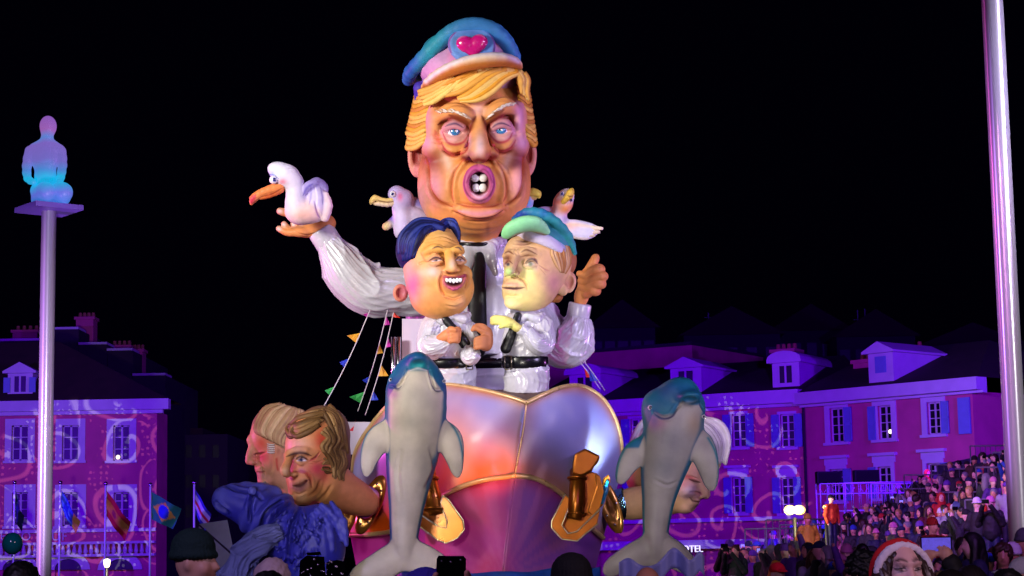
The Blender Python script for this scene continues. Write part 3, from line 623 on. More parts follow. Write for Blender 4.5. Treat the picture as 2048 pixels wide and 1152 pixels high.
def captain_body(fr, root):
    # torso with collar and tie
    cloth_tube(fr, 'shirt', root, [(950, 488, 30), (950, 510, 34), (945, 560, 44), (942, 640, 50), (942, 715, 40), (942, 725, 36)], [50, 84, 124, 134, 128, 120], n=200, m=100, amp=.035, k=9, seed=4, flat=.5, along=1.0)
    cloth_tube(fr, 'trousers', root, [(955, 728, 36), (965, 750, 36), (965, 800, 36)], [118, 122, 120], n=160, m=40, amp=.05, k=7, seed=9, flat=.5)
    mb = MB(); mb.tube(fr.L([(950, 716, 38), (950, 736, 38)]), [126 * fr.s] * 2, n=60, sm=1, flat=.52); mb.build('belt', mat('belt_leather', '0c0c14', rough=.25), root, smooth=True)
    T = Sculpt(fr, (925, 478, 990, 720, -50, 10), 1.6, 6)
    T.chain([(955, 486, -20), (957, 508, -24)], [12, 13], 3, '0a0a10', flat=((0, 1, 0), 2.0)); T.chain([(956, 520, -24), (954, 600, -26), (953, 660, -26), (953, 700, -24)], [12, 13, 15, 14], 8, '0a0a10', flat=((0, 1, 0), 2.2), sm=7)
    T.build('necktie', BLACKCLOTH(), root)
    K = Sculpt(fr, (880, 470, 1030, 570, -60, 60), 1.6, 6)
    for sg, (a, b, c) in ((-1, ((918, 490, 0), (938, 500, -26), (934, 548, -34))), (1, ((995, 488, 0), (978, 498, -26), (990, 545, -34)))):
        K.chain([a, b, c], [11, 15, 6], 5, 'd6d0e6', flat=((0.2 * sg, 1, 0), 2.6))
    K.chain([(905, 486, 22), (930, 492, -12), (956, 496, -20), (985, 492, -12), (1006, 484, 22)], 9, 5, 'd6d0e6', flat=((0, 0, 1), .8))
    K.build('collar', SATIN(), root)
    K = Sculpt(fr, (890, 474, 1010, 500, -70, 70), 1.6, 4); K.torus((952, 487, 14), 46, 4, 2, '140c10', R=rotm(90)); K.build('neck_band', mat('belt_leather'), root)
    # left (viewer's) arm
    cloth_tube(fr, 'sleeve', root, [(655, 478, -30), (676, 512, -32), (704, 552, -34), (745, 580, -26), (800, 584, -8), (850, 584, 14), (890, 580, 30)], [22, 36, 46, 50, 49, 48, 48], n=170, m=150, amp=.10, k=5, seed=11, twist=1.1, gather=.3)
    cuff(fr, root, (642, 458, -30), (662, 490, -31), 27)
    hand(fr, root, (540, 400, 690, 500, -75, 10),
         [((632, 456, -30), (30, 15, 20), rotm(0, -8, 0)), ((612, 460, -34), (24, 13, 18), rotm(0, 0, 0)), ((655, 446, -26), (18, 18, 17))],
         [([(612, 462, -48), (596, 462, -52), (578, 462, -50), (562, 455, -46)], [8, 8, 7, 6]), ([(606, 458, -40), (592, 460, -44), (580, 456, -46), (572, 446, -46)], [8, 8, 7, 6]),
          ([(618, 456, -34), (604, 458, -36), (596, 454, -38), (590, 446, -38)], [8, 8, 7, 6]), ([(628, 454, -26), (616, 455, -24), (610, 451, -24), (605, 444, -24)], [8, 7.5, 7, 6]),
          ([(640, 446, -12), (606, 434, -4), (576, 426, -2), (560, 422, -4)], [12, 9, 8, 7])], crease=[[(600, 462), (618, 468), (640, 462)]])
    # right arm, thumb up
    cloth_tube(fr, 'sleeve', root, [(1160, 634, -30), (1154, 660, -30), (1142, 690, -26), (1120, 690, -10), (1088, 660, 10), (1066, 620, 20), (1050, 590, 30)], [21, 36, 42, 46, 46, 46, 44], n=150, m=110, amp=.14, k=6, seed=23, twist=1.2, gather=.3)
    cloth_tube(fr, 'sleeve_hem', root, [(1158, 632, -30), (1150, 668, -32), (1136, 700, -30), (1122, 716, -26)], [22, 38, 40, 22], n=120, m=60, amp=.12, k=5, seed=29, twist=1.0, gather=.3)
    cuff(fr, root, (1160, 606, -30), (1154, 640, -30), 23)
    fs = []
    for i, (a, b) in enumerate((((1158, 546, -34), (1200, 536, -48)), ((1160, 560, -36), (1206, 550, -52)), ((1160, 572, -36), (1202, 566, -50)), ((1162, 584, -34), (1192, 580, -46)))):
        m_ = ((a[0] + b[0]) / 2, (a[1] + b[1]) / 2 - 1, b[2] - 4); fs.append(([b, (b[0] - 8, b[1] - 1, b[2] - 9), m_, (a[0] + 12, a[1] + 2, a[2] - 12), a], [8.5, 8.5, 8, 7.5, 6.5]))
    fs.append(([(1170, 560, -26), (1176, 542, -34), (1184, 526, -38), (1190, 514, -36)], [11, 10, 9, 8]))
    hand(fr, root, (1135, 495, 1225, 630, -75, 10), [((1180, 560, -28), (25, 27, 17), rotm(0, 12, 0)), ((1163, 590, -28), (15, 24, 14), rotm(0, 12, 0))], fs, nail=False)
captain_body(*CAPT)

def gull(fr0, name, label, spec):
    fr = fr0; root = fr.root(name, label, 'bird'); S = Sculpt(fr, spec['box'], spec.get('h', 1.2), 8)
    for q in spec['ell']: S.ell(*q[:2], q[2], q[3], R=q[4] if len(q) > 4 else None)
    for q in spec['chain']: S.chain(q[0], q[1], q[2], q[3], flat=q[4] if len(q) > 4 else None)
    for q in spec.get('paint', ()): S.paint(*q, taper=True)
    for q in spec.get('blob', ()): S.blob(*q)
    for q in spec.get('groove', ()): S.groove(*q)
    S.build('body', FOAM(), root, 'dcd4ec')
    if 'beak' in spec:
        B = Sculpt(fr, spec['box'], 1.0, 5)
        for q in spec['beak']: B.chain(q[0], q[1], 2, q[2])
        for q in spec.get('bpaint', ()): B.paint(*q, taper=True)
        B.build('beak', SKIN(), root)
    for (u, v, y), r, ir, off in spec.get('eye', ()):
        mb = MB(); c = fr.L((u, v, y)); mb.ball(c, r * fr.s, 24, 16); V = mb.V[0]
        d = V - c; q = np.hypot(d[:, 0] / fr.s - off[0], d[:, 2] / fr.s + off[1]); q[V[:, 1] > c[1]] = 99
        col = np.tile(lin('f2ecf8'), (len(V), 1)); col[q < ir] = lin('2030a0'); col[q < ir * .6] = lin('080820'); mb.Cc[0] = col
        mb.build('eye', mat('gloss_eye'), root, vcol=True, smooth=True)
    for pts, rad, c in spec.get('feathers', ()):
        mb = MB(); mb.tube(fr.L(pts), np.asarray(rad) * fr.s, n=8, sm=4, flat=.45, col=lin(c)); mb.build('feather', FOAM(), root, vcol=True, smooth=True)
    return root
gull(Fr(610, 440, 41.0), 'gull_figure', 'white gull figure with orange hooked beak sitting on the open palm of the giant hand', dict(
    box=(500, 305, 675, 470, -45, 45), eye=[((548, 360, -14), 8.5, 4, (2, 0))],
    ell=[((566, 350, 0), (24, 24, 20), 8, 'e4e0f4', rotm(0, 25, 0)), ((553, 338, 0), (17, 14, 15), 8, 'e4e0f4'), ((610, 424, 0), (40, 25, 27), 10, 'e8c8c4'), ((634, 404, 0), (21, 36, 22), 10, 'c8bce4', rotm(0, -6, 0))],
    chain=[([(580, 352, 0), (592, 376, 0), (592, 404, 0), (598, 424, 0)], [20, 17, 19, 24], 8, 'dcd0e8'), ([(622, 372, -6), (634, 366, 0), (648, 374, 4), (652, 384, 4)], [9, 10, 7, 3], 6, '8c7cc0'), ([(608, 386, -10), (618, 372, -12), (630, 366, -10)], [4, 8, 6], 5, '9c8cd0'),
           ([(652, 390, -8), (656, 412, -10), (650, 436, -8)], [6, 8, 8], 6, 'e4c8d0')],
    beak=[([(560, 374, -2), (540, 380, -5), (520, 388, -5), (508, 398, -5), (504, 408, -5)], [11, 9, 8, 8, 3], 'e8884c'), ([(562, 380, -2), (540, 390, -4), (522, 396, -4)], [7, 6, 4], 'd8602c')],
    bpaint=[([(512, 390), (506, 400), (504, 408)], 7, 'c81c50', .9), ([(566, 376), (545, 388), (525, 394)], 1.5, '8a1c10', .8)],
    paint=[([(536, 352), (546, 350), (558, 358)], 2, '2848a8', .9), ([(606, 392), (614, 376), (626, 368)], 3, '5848a8', .8), ([(630, 372), (634, 395), (632, 415)], 2, 'f0e8f8', .8), ([(640, 372), (645, 395), (645, 410)], 2, '7868b8', .7),
           ([(622, 372), (622, 392), (618, 410)], 2, '7868b8', .6), ([(628, 402), (634, 425), (640, 436)], 2.5, '8858a0', .7)],
    blob=[((566, 364), (8, 6), 'e84870', .7), ((545, 346), (9, 6), '8cb8f0', .6), ((604, 430), (28, 14), 'f0b0a0', .7)], groove=[([(630, 404), (636, 425), (642, 438)], 2.5, 3)]))
gull(Fr(800, 410, 42.2), 'gull_figure', 'lavender gull figure with pale yellow beak perched behind the dark-haired figure', dict(
    box=(735, 365, 880, 475, -35, 40), eye=[((786, 388, -13), 6.5, 3, (-1, 0))],
    ell=[((794, 388, 0), (18, 17, 15), 6, 'b8a8e4'), ((806, 404, 0), (20, 26, 17), 8, 'b8a4e0', rotm(0, 30, 0)), ((832, 436, 5), (40, 22, 20), 12, 'c8b8e0', rotm(0, 20, 0))],
    chain=[([(800, 410, 0), (806, 440, 0), (804, 465, 0)], [14, 18, 16], 8, 'd0c0e8'), ([(803, 438, 4), (790, 442, 6), (778, 450, 6)], [9, 9, 7], 5, '3424b8'), ([(780, 448, 2), (772, 453, 0)], [6, 8], 3, 'e8d090'),
           ([(822, 404, 10), (834, 408, 14), (850, 424, 14)], [8, 10, 10], 8, '8478d0')],
    beak=[([(790, 398, -4), (776, 402, -8), (762, 400, -8), (750, 396, -8), (744, 402, -8), (742, 408, -8)], [6, 5, 5, 6, 5, 2], 'e0c070'), ([(792, 404, -4), (775, 409, -7), (758, 408, -7), (750, 408, -7)], [7, 5, 4, 3], 'd8c0b0')],
    bpaint=[([(796, 396), (782, 404), (765, 403), (752, 400)], 1.4, '5a2010', .9)],
    paint=[([(782, 386), (786, 382), (791, 384)], 1.2, '2020a0', .8)], blob=[((800, 394), (6, 9), 'e04880', .7)]))
gull(Fr(1127, 420, 42.4), 'gull_figure', 'white and orange gull figure with raised wings behind the figure in the green-peaked cap', dict(
    box=(1022, 372, 1218, 490, -40, 30), eye=[((1124, 388, -16), 5, 3.4, (0, 0)), ((1143, 400, -14), 4, 2.6, (0, 0))],
    ell=[((1126, 406, 0), (20, 25, 18), 6, 'f0dcd8', rotm(0, 18, 0)), ((1134, 390, -2), (14, 13, 14), 8, 'f0e4ec'), ((1118, 450, 4), (20, 24, 16), 8, 'd0c8ec')],
    chain=[([(1118, 425, 0), (1116, 442, 0)], [12, 13], 8, 'd4ccf0'), ([(1108, 424, 4), (1085, 424, 8), (1062, 430, 8), (1048, 420, 6), (1034, 404, 6)], [8, 8, 8, 7, 2.5], 6, 'c0b0e4', ((0, 1, 0), 1.6)),
           ([(1128, 452, 2), (1150, 458, 0), (1172, 462, 0), (1190, 460, 0)], [10, 16, 15, 8], 6, 'dcd8f0', ((0, 1, 0), 2.0))],
    beak=[([(1127, 404, -17), (1134, 396, -22), (1140, 386, -20), (1144, 380, -16)], [5, 6, 7, 4], 'd8b040'), ([(1141, 392, -18), (1143, 384, -20)], [6, 5], 'e8c860')],
    bpaint=[([(1134, 391), (1140, 393), (1146, 392)], 1.2, '5a2010', .9)],
    blob=[((1117, 404), (9, 7), 'e87040', .8), ((1130, 418), (18, 12), 'f08c28', .9), ((1142, 412), (6, 8), 'f09838', .7), ((1140, 452), (16, 8), 'f0b098', .7)],
    paint=[([(1132, 448), (1160, 450), (1200, 456)], 4, 'f4dcc4', .9), ([(1040, 408), (1050, 416), (1062, 420)], 3, 'f0a890', .7)],
    feathers=[([(1165, 455, -4), (1188, 456, -5), (1206, 457, -5)], [5, 5, 3], 'f8e4c8'), ([(1160, 462, -4), (1182, 464, -5), (1200, 464, -5)], [5, 5, 3], 'e8d4c0'), ([(1155, 468, -4), (1175, 470, -5), (1190, 471, -5)], [5, 4.5, 2.5], 'dcc8b4'), ([(1148, 472, -4), (1164, 476, -5), (1178, 477, -5)], [5, 4, 2], 'd0c0c0')]))
gull(Fr(1064, 395, 44.0), 'gull_figure', 'gull figure mostly hidden behind the right jaw of the giant head, yellow beak tip showing', dict(
    box=(1025, 370, 1090, 440, -30, 30), ell=[((1050, 404, 0), (16, 20, 14), 6, 'a8b8e8'), ((1055, 396, 0), (14, 10, 10), 5, 'c8b0a0')], chain=[([(1050, 410, 0), (1044, 430, 0)], [14, 14], 6, 'a0b0e0')],
    beak=[([(1054, 388, -4), (1066, 384, -6), (1076, 388, -6), (1078, 394, -6)], [8, 8, 7, 3], 'e0c850'), ([(1054, 396, -3), (1070, 396, -5)], [6, 4], 'c89070')], blob=[((1056, 406), (8, 6), '58b8e8', .9)]))
# ================================================================== the two small figures in front of the captain
def small_body(fr, root, cx, tie, belt, sleeve, seed, w=48):
    cloth_tube(fr, 'shirt', root, [(cx - 2, 624, 0), (cx, 642, 0), (cx, 672, 0), (cx, 700, 0), (cx, 720, 0)], [26, w - 8, w, w, w - 4], n=140, m=70, amp=.07, k=7, seed=seed, flat=.72)
    cloth_tube(fr, 'trousers', root, [(cx, 728, 0), (cx + 3, 745, 0), (cx + 3, 785, 0)], [w - 4, w, w - 2], n=120, m=36, amp=.06, k=6, seed=seed + 3, flat=.75)
    mb = MB(); mb.tube(fr.L([(cx, belt[0], 0), (cx, belt[0] + 3, 0), (cx, belt[1] - 3, 0), (cx, belt[1], 0)]), np.array([w - 1, w + 1, w + 1, w - 1]) * fr.s, n=48, sm=1, flat=.75); mb.build('belt', mat('belt_leather'), root, smooth=True)
    u = belt[2]; mb = MB(); z0, z1 = belt[0] - 1, belt[1] + 2; R_ = (w + 2) * .75
    for (a, b) in (((u, z0), (u + 13, z0)), ((u + 13, z0), (u + 13, z1)), ((u + 13, z1), (u, z1)), ((u, z1), (u, z0))):
        mb.tube(fr.L([(a[0], a[1], -R_), (b[0], b[1], -R_)]), [1.2 * fr.s] * 2, n=6, sm=1)
    mb.build('buckle', mat('brass', '8a8070', rough=.3, metal=1), root, smooth=True)
    T = Sculpt(fr, (min(t[0] for t in tie) - 18, min(t[1] for t in tie) - 18, max(t[0] for t in tie) + 18, max(t[1] for t in tie) + 18, -60, 0), 1.3, 5)
    T.chain(tie, [8, 7, 9, 11, 4][:len(tie)], 2, '0a0a10', flat=((0, 1, 0), 2.0)); T.build('necktie', BLACKCLOTH(), root)
    for i, (pts, rad, sd) in enumerate(sleeve): cloth_tube(fr, 'sleeve', root, pts, rad, n=100, m=60, amp=.13, k=5, seed=sd, gather=.3)
    K = Sculpt(fr, (cx - 45, 612, cx + 45, 662, -45, 10), 1.4, 5)
    K.chain([(cx - 30, 632, -8), (cx - 16, 640, -26), (cx + 2, 632, -32)], [7, 9, 5], 3, 'd6d0e6', flat=((0, 1, 0), 1.6)); K.chain([(cx + 34, 630, -8), (cx + 24, 638, -26), (cx + 6, 632, -32)], [7, 9, 5], 3, 'd6d0e6', flat=((0, 1, 0), 1.6))
    K.build('collar', SATIN(), root)
def kid_dark():
    fr = Fr(890, 650, 40.2); root = fr.root('sailor_figure', 'small laughing carnival figure with swept dark blue hair and round cheeks, fist raised', 'carnival figure')
    HS = 'eca858'
    S = Sculpt(fr, (775, 430, 965, 655, -110, 70), 1.4, 22)
    S.ell((864, 520, -6), (57, 72, 56), 8, HS, R=rotm(0, 14, 0)); S.ell((882, 574, -14), (66, 60, 56), 20, HS, R=rotm(0, 10, 0)); S.ell((876, 600, -22), (52, 36, 44), 14, HS)
    S.ell((862, 552, -50), (26, 20, 16), 12, 'eab888'); S.ell((928, 552, -48), (16, 20, 14), 10, HS)
    S.chain([(852, 506, -60), (870, 499, -66), (886, 501, -68)], [5, 7, 5], 8, HS); S.chain([(908, 501, -68), (918, 501, -62), (924, 506, -54)], [5, 6, 4], 8, HS)
    S.chain([(897, 505, -66), (900, 525, -74), (904, 540, -84)], [7, 8, 10], 8, HS); S.ell((893, 543, -76), (8, 6, 8), 4, HS); S.ell((914, 542, -76), (7, 6, 8), 4, HS)
    S.chain([(856, 524, -60), (870, 516, -66), (884, 521, -64)], [3, 5, 3], 4, 'e0a070'); S.chain([(858, 529, -60), (871, 530, -66), (884, 526, -64)], [3, 4, 3], 4, 'e0a070')
    S.chain([(910, 521, -62), (920, 516, -60), (930, 523, -52)], [3, 4, 3], 4, 'e0a070'); S.chain([(910, 526, -62), (920, 528, -60), (929, 526, -52)], [3, 3.5, 3], 4, 'e0a070')
    S.ell((907, 568, -60), (27, 20, 18), 10, HS)
    S.chain([(886, 555, -70), (896, 557, -77), (907, 558, -79), (919, 556, -76), (931, 551, -68)], [1.6, 2.4, 2.8, 2.4, 1.6], 2, 'a83058'); S.chain([(888, 561, -72), (893, 571, -77), (906, 579, -80), (920, 573, -77), (931, 553, -68)], [1.6, 2.8, 3.8, 2.8, 1.6], 2, 'c05078')
    S.ell((908, 565, -80), (19, 8.5, 12), 1.5, '400818', op='sub'); S.ell((908, 602, -52), (20, 12, 12), 10, 'f0b880')
    S.ell((801, 586, 0), (16, 18, 9), 5, 'd8906c', R=rotm(0, 0, 25)); S.ell((802, 586, -8), (9, 11, 6), 3, 'a04c30', op='sub')
    for g, w_, d_ in [([(886, 548), (880, 562), (882, 580), (890, 592)], 2.5, 4), ([(930, 548), (935, 560), (930, 578)], 2.2, 3), ([(890, 593), (906, 598), (922, 592)], 2, 2.5), ([(855, 480), (885, 474), (912, 484)], 1.5, 1.5), ([(852, 487), (885, 482), (914, 491)], 1.5, 1.2), ([(838, 530), (848, 526), (858, 527)], 1.4, 1.6), ([(892, 612), (910, 615), (926, 608)], 2, 2)]: S.groove(g, w_, d_, both=.3)
    S.blob((824, 575), (24, 40), 'd068a8', .65); S.blob((826, 568), (12, 20), 'a82890', .55); S.blob((816, 535), (16, 34), 'e0a0a8', .6); S.blob((868, 545), (15, 9), 'ecd8d8', .7); S.blob((903, 530), (6, 10), 'e8d4c8', .7); S.blob((890, 500), (26, 16), 'e8b450', .5); S.blob((910, 600), (18, 9), 'f0a860', .7)
    S.blob((870, 600), (24, 22), 'd87c50', .5); S.blob((880, 470), (30, 12), 'e0b468', .6)
    for g, w_, cc, st in [([(864, 501), (875, 496), (886, 499)], 1.8, '301c30', .95), ([(909, 498), (917, 498), (923, 504)], 1.8, '301c30', .95), ([(857, 525), (868, 518), (880, 519), (887, 524)], 2.2, '1c1038', 1), ([(910, 523), (919, 516), (931, 524)], 2.2, '1c1038', 1),
                          ([(886, 548), (880, 562), (882, 580), (890, 592)], 3, 'b05020', .8), ([(930, 548), (935, 560), (930, 578)], 3, 'b05020', .7), ([(890, 543), (897, 547), (906, 548), (914, 546)], 2, '8a2c18', .8), ([(886, 595), (906, 600), (925, 594)], 2.5, 'b05020', .6), ([(842, 508), (850, 522), (858, 526)], 2.5, 'b06030', .6)]: S.paint(g, w_, cc, st, taper=True)
    S.paint([(862, 525), (872, 523), (883, 523)], 1.7, 'd8d0e0', .85, taper=True); S.paint([(912, 523), (920, 522), (928, 524)], 1.5, 'd8d0e0', .85, taper=True); S.blob((873, 522.6), (3, 1.8), '181848', 1); S.blob((920, 521.6), (2.6, 1.6), '181848', 1)
    S.blob((908, 566), (16, 8), '300614', 1, hard=3)
    S.build('head', SKIN(), root, HS)
    for i, u in enumerate((894, 900.5, 907, 913.5, 920)):
        mb = MB(); mb.ball(fr.L((u, 563.5 - abs(i - 2) * 1.1, -75)), np.array([3.6, 2.6, 5.0]) * fr.s, 10, 8); mb.build('tooth', mat('gloss_eye'), root, vcol=True, smooth=True).data.color_attributes
    for i, u in enumerate(()):
        mb = MB(); mb.ball(fr.L((u, 570 - abs(i - 1.5) * .8, -75)), np.array([3.1, 2.4, 3.4]) * fr.s, 10, 8); mb.build('tooth', mat('gloss_eye'), root, vcol=True, smooth=True)
    H = Sculpt(fr, (780, 430, 930, 545, -90, 80), 1.6, 8)
    H.ell((853, 500, 8), (62, 62, 66), 4, '0c0c4c', R=rotm(0, 14, 0)); H.ell((884, 522, -60), (60, 62, 60), 4, '1c1c7c', op='sub'); H.ell((850, 560, 0), (100, 26, 100), 4, '1c1c7c', op='sub')
    H.build('hair_shell', FOAM(), root); cs = []; rr = random.Random(8)
    A = [(846, 462, -34), (820, 466, -32), (806, 490, -26), (806, 524, -12)]; B = [(880, 452, -52), (856, 460, -54), (840, 482, -52), (828, 518, -44)]
    cs += rib(A, B, 9, 6, '08083c', '1c2c84', 1, .5, rr); A = [(888, 450, -52), (860, 442, -42), (830, 444, -24), (800, 474, -6), (796, 510, 4)]; B = [(886, 458, -58), (864, 454, -56), (842, 458, -48), (822, 476, -38), (812, 510, -24)]
    cs += rib(A, B, 8, 6.5, '08083c', '3444a0', 1, .5, rr); A = [(878, 458, -50), (888, 442, -50), (906, 442, -46), (916, 460, -40), (918, 484, -36)]; B = [(884, 462, -60), (894, 452, -64), (906, 455, -60), (914, 468, -52), (916, 480, -48)]
    cs += rib(A, B, 6, 6, '080c44', '3848a4', 1, .4, rr)
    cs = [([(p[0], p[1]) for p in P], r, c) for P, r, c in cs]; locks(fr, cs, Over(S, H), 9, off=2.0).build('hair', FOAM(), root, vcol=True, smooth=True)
    small_body(fr, root, 902, [(892, 640, -36), (902, 652, -38), (916, 668, -38), (930, 688, -37)], (716, 736, 932), [([(904, 672, -56), (880, 690, -50), (858, 690, -28), (866, 655, -6), (880, 640, 0)], [13, 20, 25, 26, 20], 31), ([(950, 702, -50), (940, 712, -40), (936, 690, -14), (930, 650, 0)], [14, 18, 22, 20], 33)], 41)
    cuff(fr, root, (893, 673, -60), (872, 688, -52), 14)
    fs = [([(918 - i * 1, 660 + i * 7, -64), (912, 659 + i * 7, -74), (902, 662 + i * 6.5, -76), (900, 668 + i * 5, -70)], [4.6, 4.6, 4.4, 4]) for i in range(4)] + [([(896, 664, -66), (902, 658, -76), (910, 660, -80)], [5, 4.6, 4])]
    hand(fr, root, (870, 640, 935, 700, -95, -35), [((900, 671, -64), (18, 14, 12)), ((884, 676, -60), (12, 9, 9))], fs, 'd88858', 1.1, False)
    fs = [([(974 - i * 0, 676 + i * 6, -60), (962, 675 + i * 6, -70), (952, 678 + i * 5.5, -70), (950, 684 + i * 4, -64)], [4.4, 4.4, 4.2, 3.8]) for i in range(4)] + [([(976, 668, -56), (962, 662, -64), (950, 656, -66), (944, 660, -66)], [6, 5, 4.4, 3.6]), ([(972, 664, -54), (966, 653, -60), (954, 651, -62), (946, 655, -62)], [5, 4.5, 4, 3.4])]
    hand(fr, root, (930, 640, 1000, 715, -90, -30), [((970, 684, -58), (15, 18, 11)), ((975, 668, -54), (9, 14, 8))], fs, 'c07850', 1.1, False)
def kid_cap():
    fr = Fr(1060, 650, 40.4); root = fr.root('sailor_figure', 'small smirking carnival figure in cap with pale green peak, looking up to the left', 'carnival figure')
    HS = 'd8ac80'
    S = Sculpt(fr, (990, 450, 1170, 645, -100, 70), 1.35, 20)
    S.ell((1084, 518, 0), (60, 66, 56), 8, HS, R=rotm(0, -12, 0)); S.ell((1062, 568, -10), (56, 54, 50), 18, HS, R=rotm(0, -12, 0)); S.ell((1040, 588, -24), (34, 32, 34), 14, HS); S.ell((1034, 520, -24), (28, 46, 30), 14, HS)
    S.ell((1026, 606, -40), (17, 13, 14), 8, 'e0b898'); S.ell((1070, 552, -44), (20, 17, 12), 10, HS)
    S.chain([(1040, 510, -54), (1055, 503, -56), (1076, 510, -52)], [5, 6, 4], 8, HS); S.chain([(1009, 514, -44), (1018, 508, -50), (1028, 512, -54)], [4, 5, 4], 8, HS)
    S.ell((1060, 528, -60), (17, 8, 8), 6, 'b08868', op='sub'); S.ell((1017, 530, -54), (10, 8, 8), 6, '8c5048', op='sub')
    S.chain([(1032, 508, -54), (1026, 528, -64), (1019, 545, -76)], [6, 7, 9], 8, HS); S.ell((1031, 550, -64), (8, 6, 7), 4, HS); S.ell((1013, 550, -62), (5, 5, 6), 4, HS); S.ell((1028, 555, -68), (4, 2.6, 4), 2, '401810', op='sub')
    for c, r in (((1061, 530, -50), 10), ((1018, 531, -48), 8)): S.ell(c, (r, r * .75, 8), 2, 'e4dce4')
    S.chain([(1049, 531, -54), (1056, 522, -59), (1066, 521, -58), (1074, 530, -52)], [2, 3.5, 3.5, 2], 3, 'c8987c'); S.chain([(1049, 533, -54), (1058, 537, -58), (1068, 537, -56), (1074, 532, -52)], [2, 3, 3, 2], 3, 'd8a898')
    S.chain([(1010, 531, -50), (1017, 524, -56), (1026, 530, -55)], [2, 3, 2], 3, 'a06858'); S.chain([(1010, 534, -50), (1018, 537, -55), (1026, 533, -55)], [2, 2.5, 2], 3, 'b87868')
    S.ell((1030, 576, -42), (25, 16, 14), 10, HS)
    S.chain([(1007, 573, -42), (1018, 572, -54), (1032, 573, -57), (1048, 575, -50)], [2, 3, 3, 1.6], 4, 'd8a090'); S.chain([(1010, 580, -42), (1019, 581, -54), (1032, 582, -56), (1046, 580, -50)], [2, 3.6, 3.6, 2], 5, 'e0a890')
    S.ell((1139, 565, 2), (14, 21, 8), 5, 'd89c84', R=rotm(0, 10, -20)); S.ell((1138, 565, -6), (8, 13, 6), 3, 'c08070', R=rotm(0, 10, 0), op='sub'); S.ell((1126, 580, -6), (10, 12, 7), 6, HS)
    for g, w_, d_ in [([(1003, 576), (1018, 577), (1034, 578), (1049, 576)], 1.6, 3.5), ([(1036, 556), (1050, 566), (1054, 580)], 2.2, 2.5), ([(1010, 592), (1024, 594), (1040, 592)], 2.5, 2.5), ([(1030, 489), (1048, 491), (1064, 487)], 1.3, 1.6), ([(1032, 482), (1050, 484), (1066, 480)], 1.3, 1.4), ([(1026, 495), (1045, 496), (1066, 495)], 1.3, 1.2), ([(1034, 512), (1030, 505), (1033, 498)], 1.5, 1.6), ([(1078, 532), (1090, 540), (1100, 544)], 1.4, 1.6), ([(1080, 538), (1092, 550)], 1.2, 1.2)]: S.groove(g, w_, d_, both=.3)
    for g, w_, cc, st in [([(1003, 576), (1018, 577), (1034, 578), (1050, 576)], 3.0, '400c28', 1), ([(1042, 507), (1054, 502), (1074, 511)], 2.4, '5c2c14', .9), ([(1009, 509), (1018, 505), (1028, 511)], 2.4, '58200c', .9), ([(1049, 530), (1058, 521), (1068, 521), (1076, 530)], 2.0, '38243c', .95), ([(1050, 534), (1060, 537), (1072, 535)], 1.4, 'a05050', .7),
                          ([(1010, 530), (1018, 524), (1026, 530)], 1.6, '502030', .9), ([(1036, 556), (1050, 566), (1055, 582)], 2.5, 'a86030', .6), ([(1022, 554), (1030, 558), (1037, 554)], 2, '6a2c18', .8), ([(1030, 489), (1048, 491), (1064, 487)], 1.2, '8c5040', .7), ([(1032, 482), (1050, 484), (1066, 480)], 1.2, '8c5040', .7), ([(1078, 532), (1090, 540), (1100, 544)], 1.2, '8c4c50', .7)]: S.paint(g, w_, cc, st, taper=True)
    S.blob((1061, 530), (4.4, 4.4), '50587c', 1, hard=2); S.blob((1017, 531), (3.6, 3.8), '484468', 1, hard=2); S.blob((1061, 529.5), (1.8, 1.8), '18182c', 1); S.blob((1017, 530), (1.6, 1.6), '18182c', 1)
    S.blob((1104, 565), (16, 24), 'c07888', .7); S.blob((1060, 548), (9, 18), 'dcdc90', .75); S.blob((1092, 522), (16, 26), 'cc9084', .5); S.blob((1018, 545), (9, 8), 'b8ec90', .85); S.blob((1018, 518), (9, 10), '8c4a3c', .7); S.blob((1040, 596), (40, 10), 'd8b080', .4)  # yellow-green blobs put the green spot's light into the face colour
    S.build('head', SKIN(), root, HS)
    H = Sculpt(fr, (1095, 470, 1165, 605, -50, 70), 1.6, 8); H.ell((1112, 520, 22), (42, 44, 48), 4, 'a8683c'); H.ell((1090, 540, -40), (20, 70, 50), 4, 'a8683c', op='sub'); H.ell((1136, 585, 20), (30, 34, 30), 4, 'a8683c', op='sub'); H.ell((1112, 598, 10), (16, 9, 18), 4, '9c602c', R=rotm(0, -30, 0))
    H.build('hair_shell', FOAM(), root); rr = random.Random(9)
    cs = rib([(1106, 488), (1104, 508), (1112, 528), (1120, 545)], [(1130, 484), (1139, 505), (1139, 528), (1130, 548)], 9, 3.6, 'c07c3c', 'e8c094', .4, .5, rr)
    locks(fr, cs, S, 8, off=1.5).build('hair', FOAM(), root, vcol=True, smooth=True)
    K = Sculpt(fr, (1000, 410, 1165, 520, -80, 75), 1.5, 8)
    K.ell((1092, 470, 4), (56, 34, 58), 3, '2c8898', R=rotm(0, 32, 0)); K.chain([(1030, 440, -30), (1052, 428, -46), (1082, 430, -54), (1112, 448, -46), (1136, 474, -28), (1149, 506, 0)], [7, 9, 10, 10, 9, 5], 4, '2c9098')
    K.blob((1040, 432), (26, 12), '2038a8', .95); K.blob((1085, 430), (18, 12), '2870b8', .7); K.build('cap_crown', FOAM(), root)
    K = Sculpt(fr, (1020, 435, 1155, 530, -80, 75), 1.5, 8)
    K.ell((1084, 482, -6), (62, 28, 58), 3, 'ccc0dc', R=rotm(0, 32, 0)); K.ell((1080, 522, -8), (66, 34, 90), 3, 'ccc0dc', R=rotm(0, 24, 0), op='sub'); K.paint([(1098, 470), (1120, 484), (1143, 512)], 4, '8cb4dc', .8); K.build('cap_band', FOAM(), root)
    K = Sculpt(fr, (990, 425, 1115, 500, -130, -20), 1.4, 8)
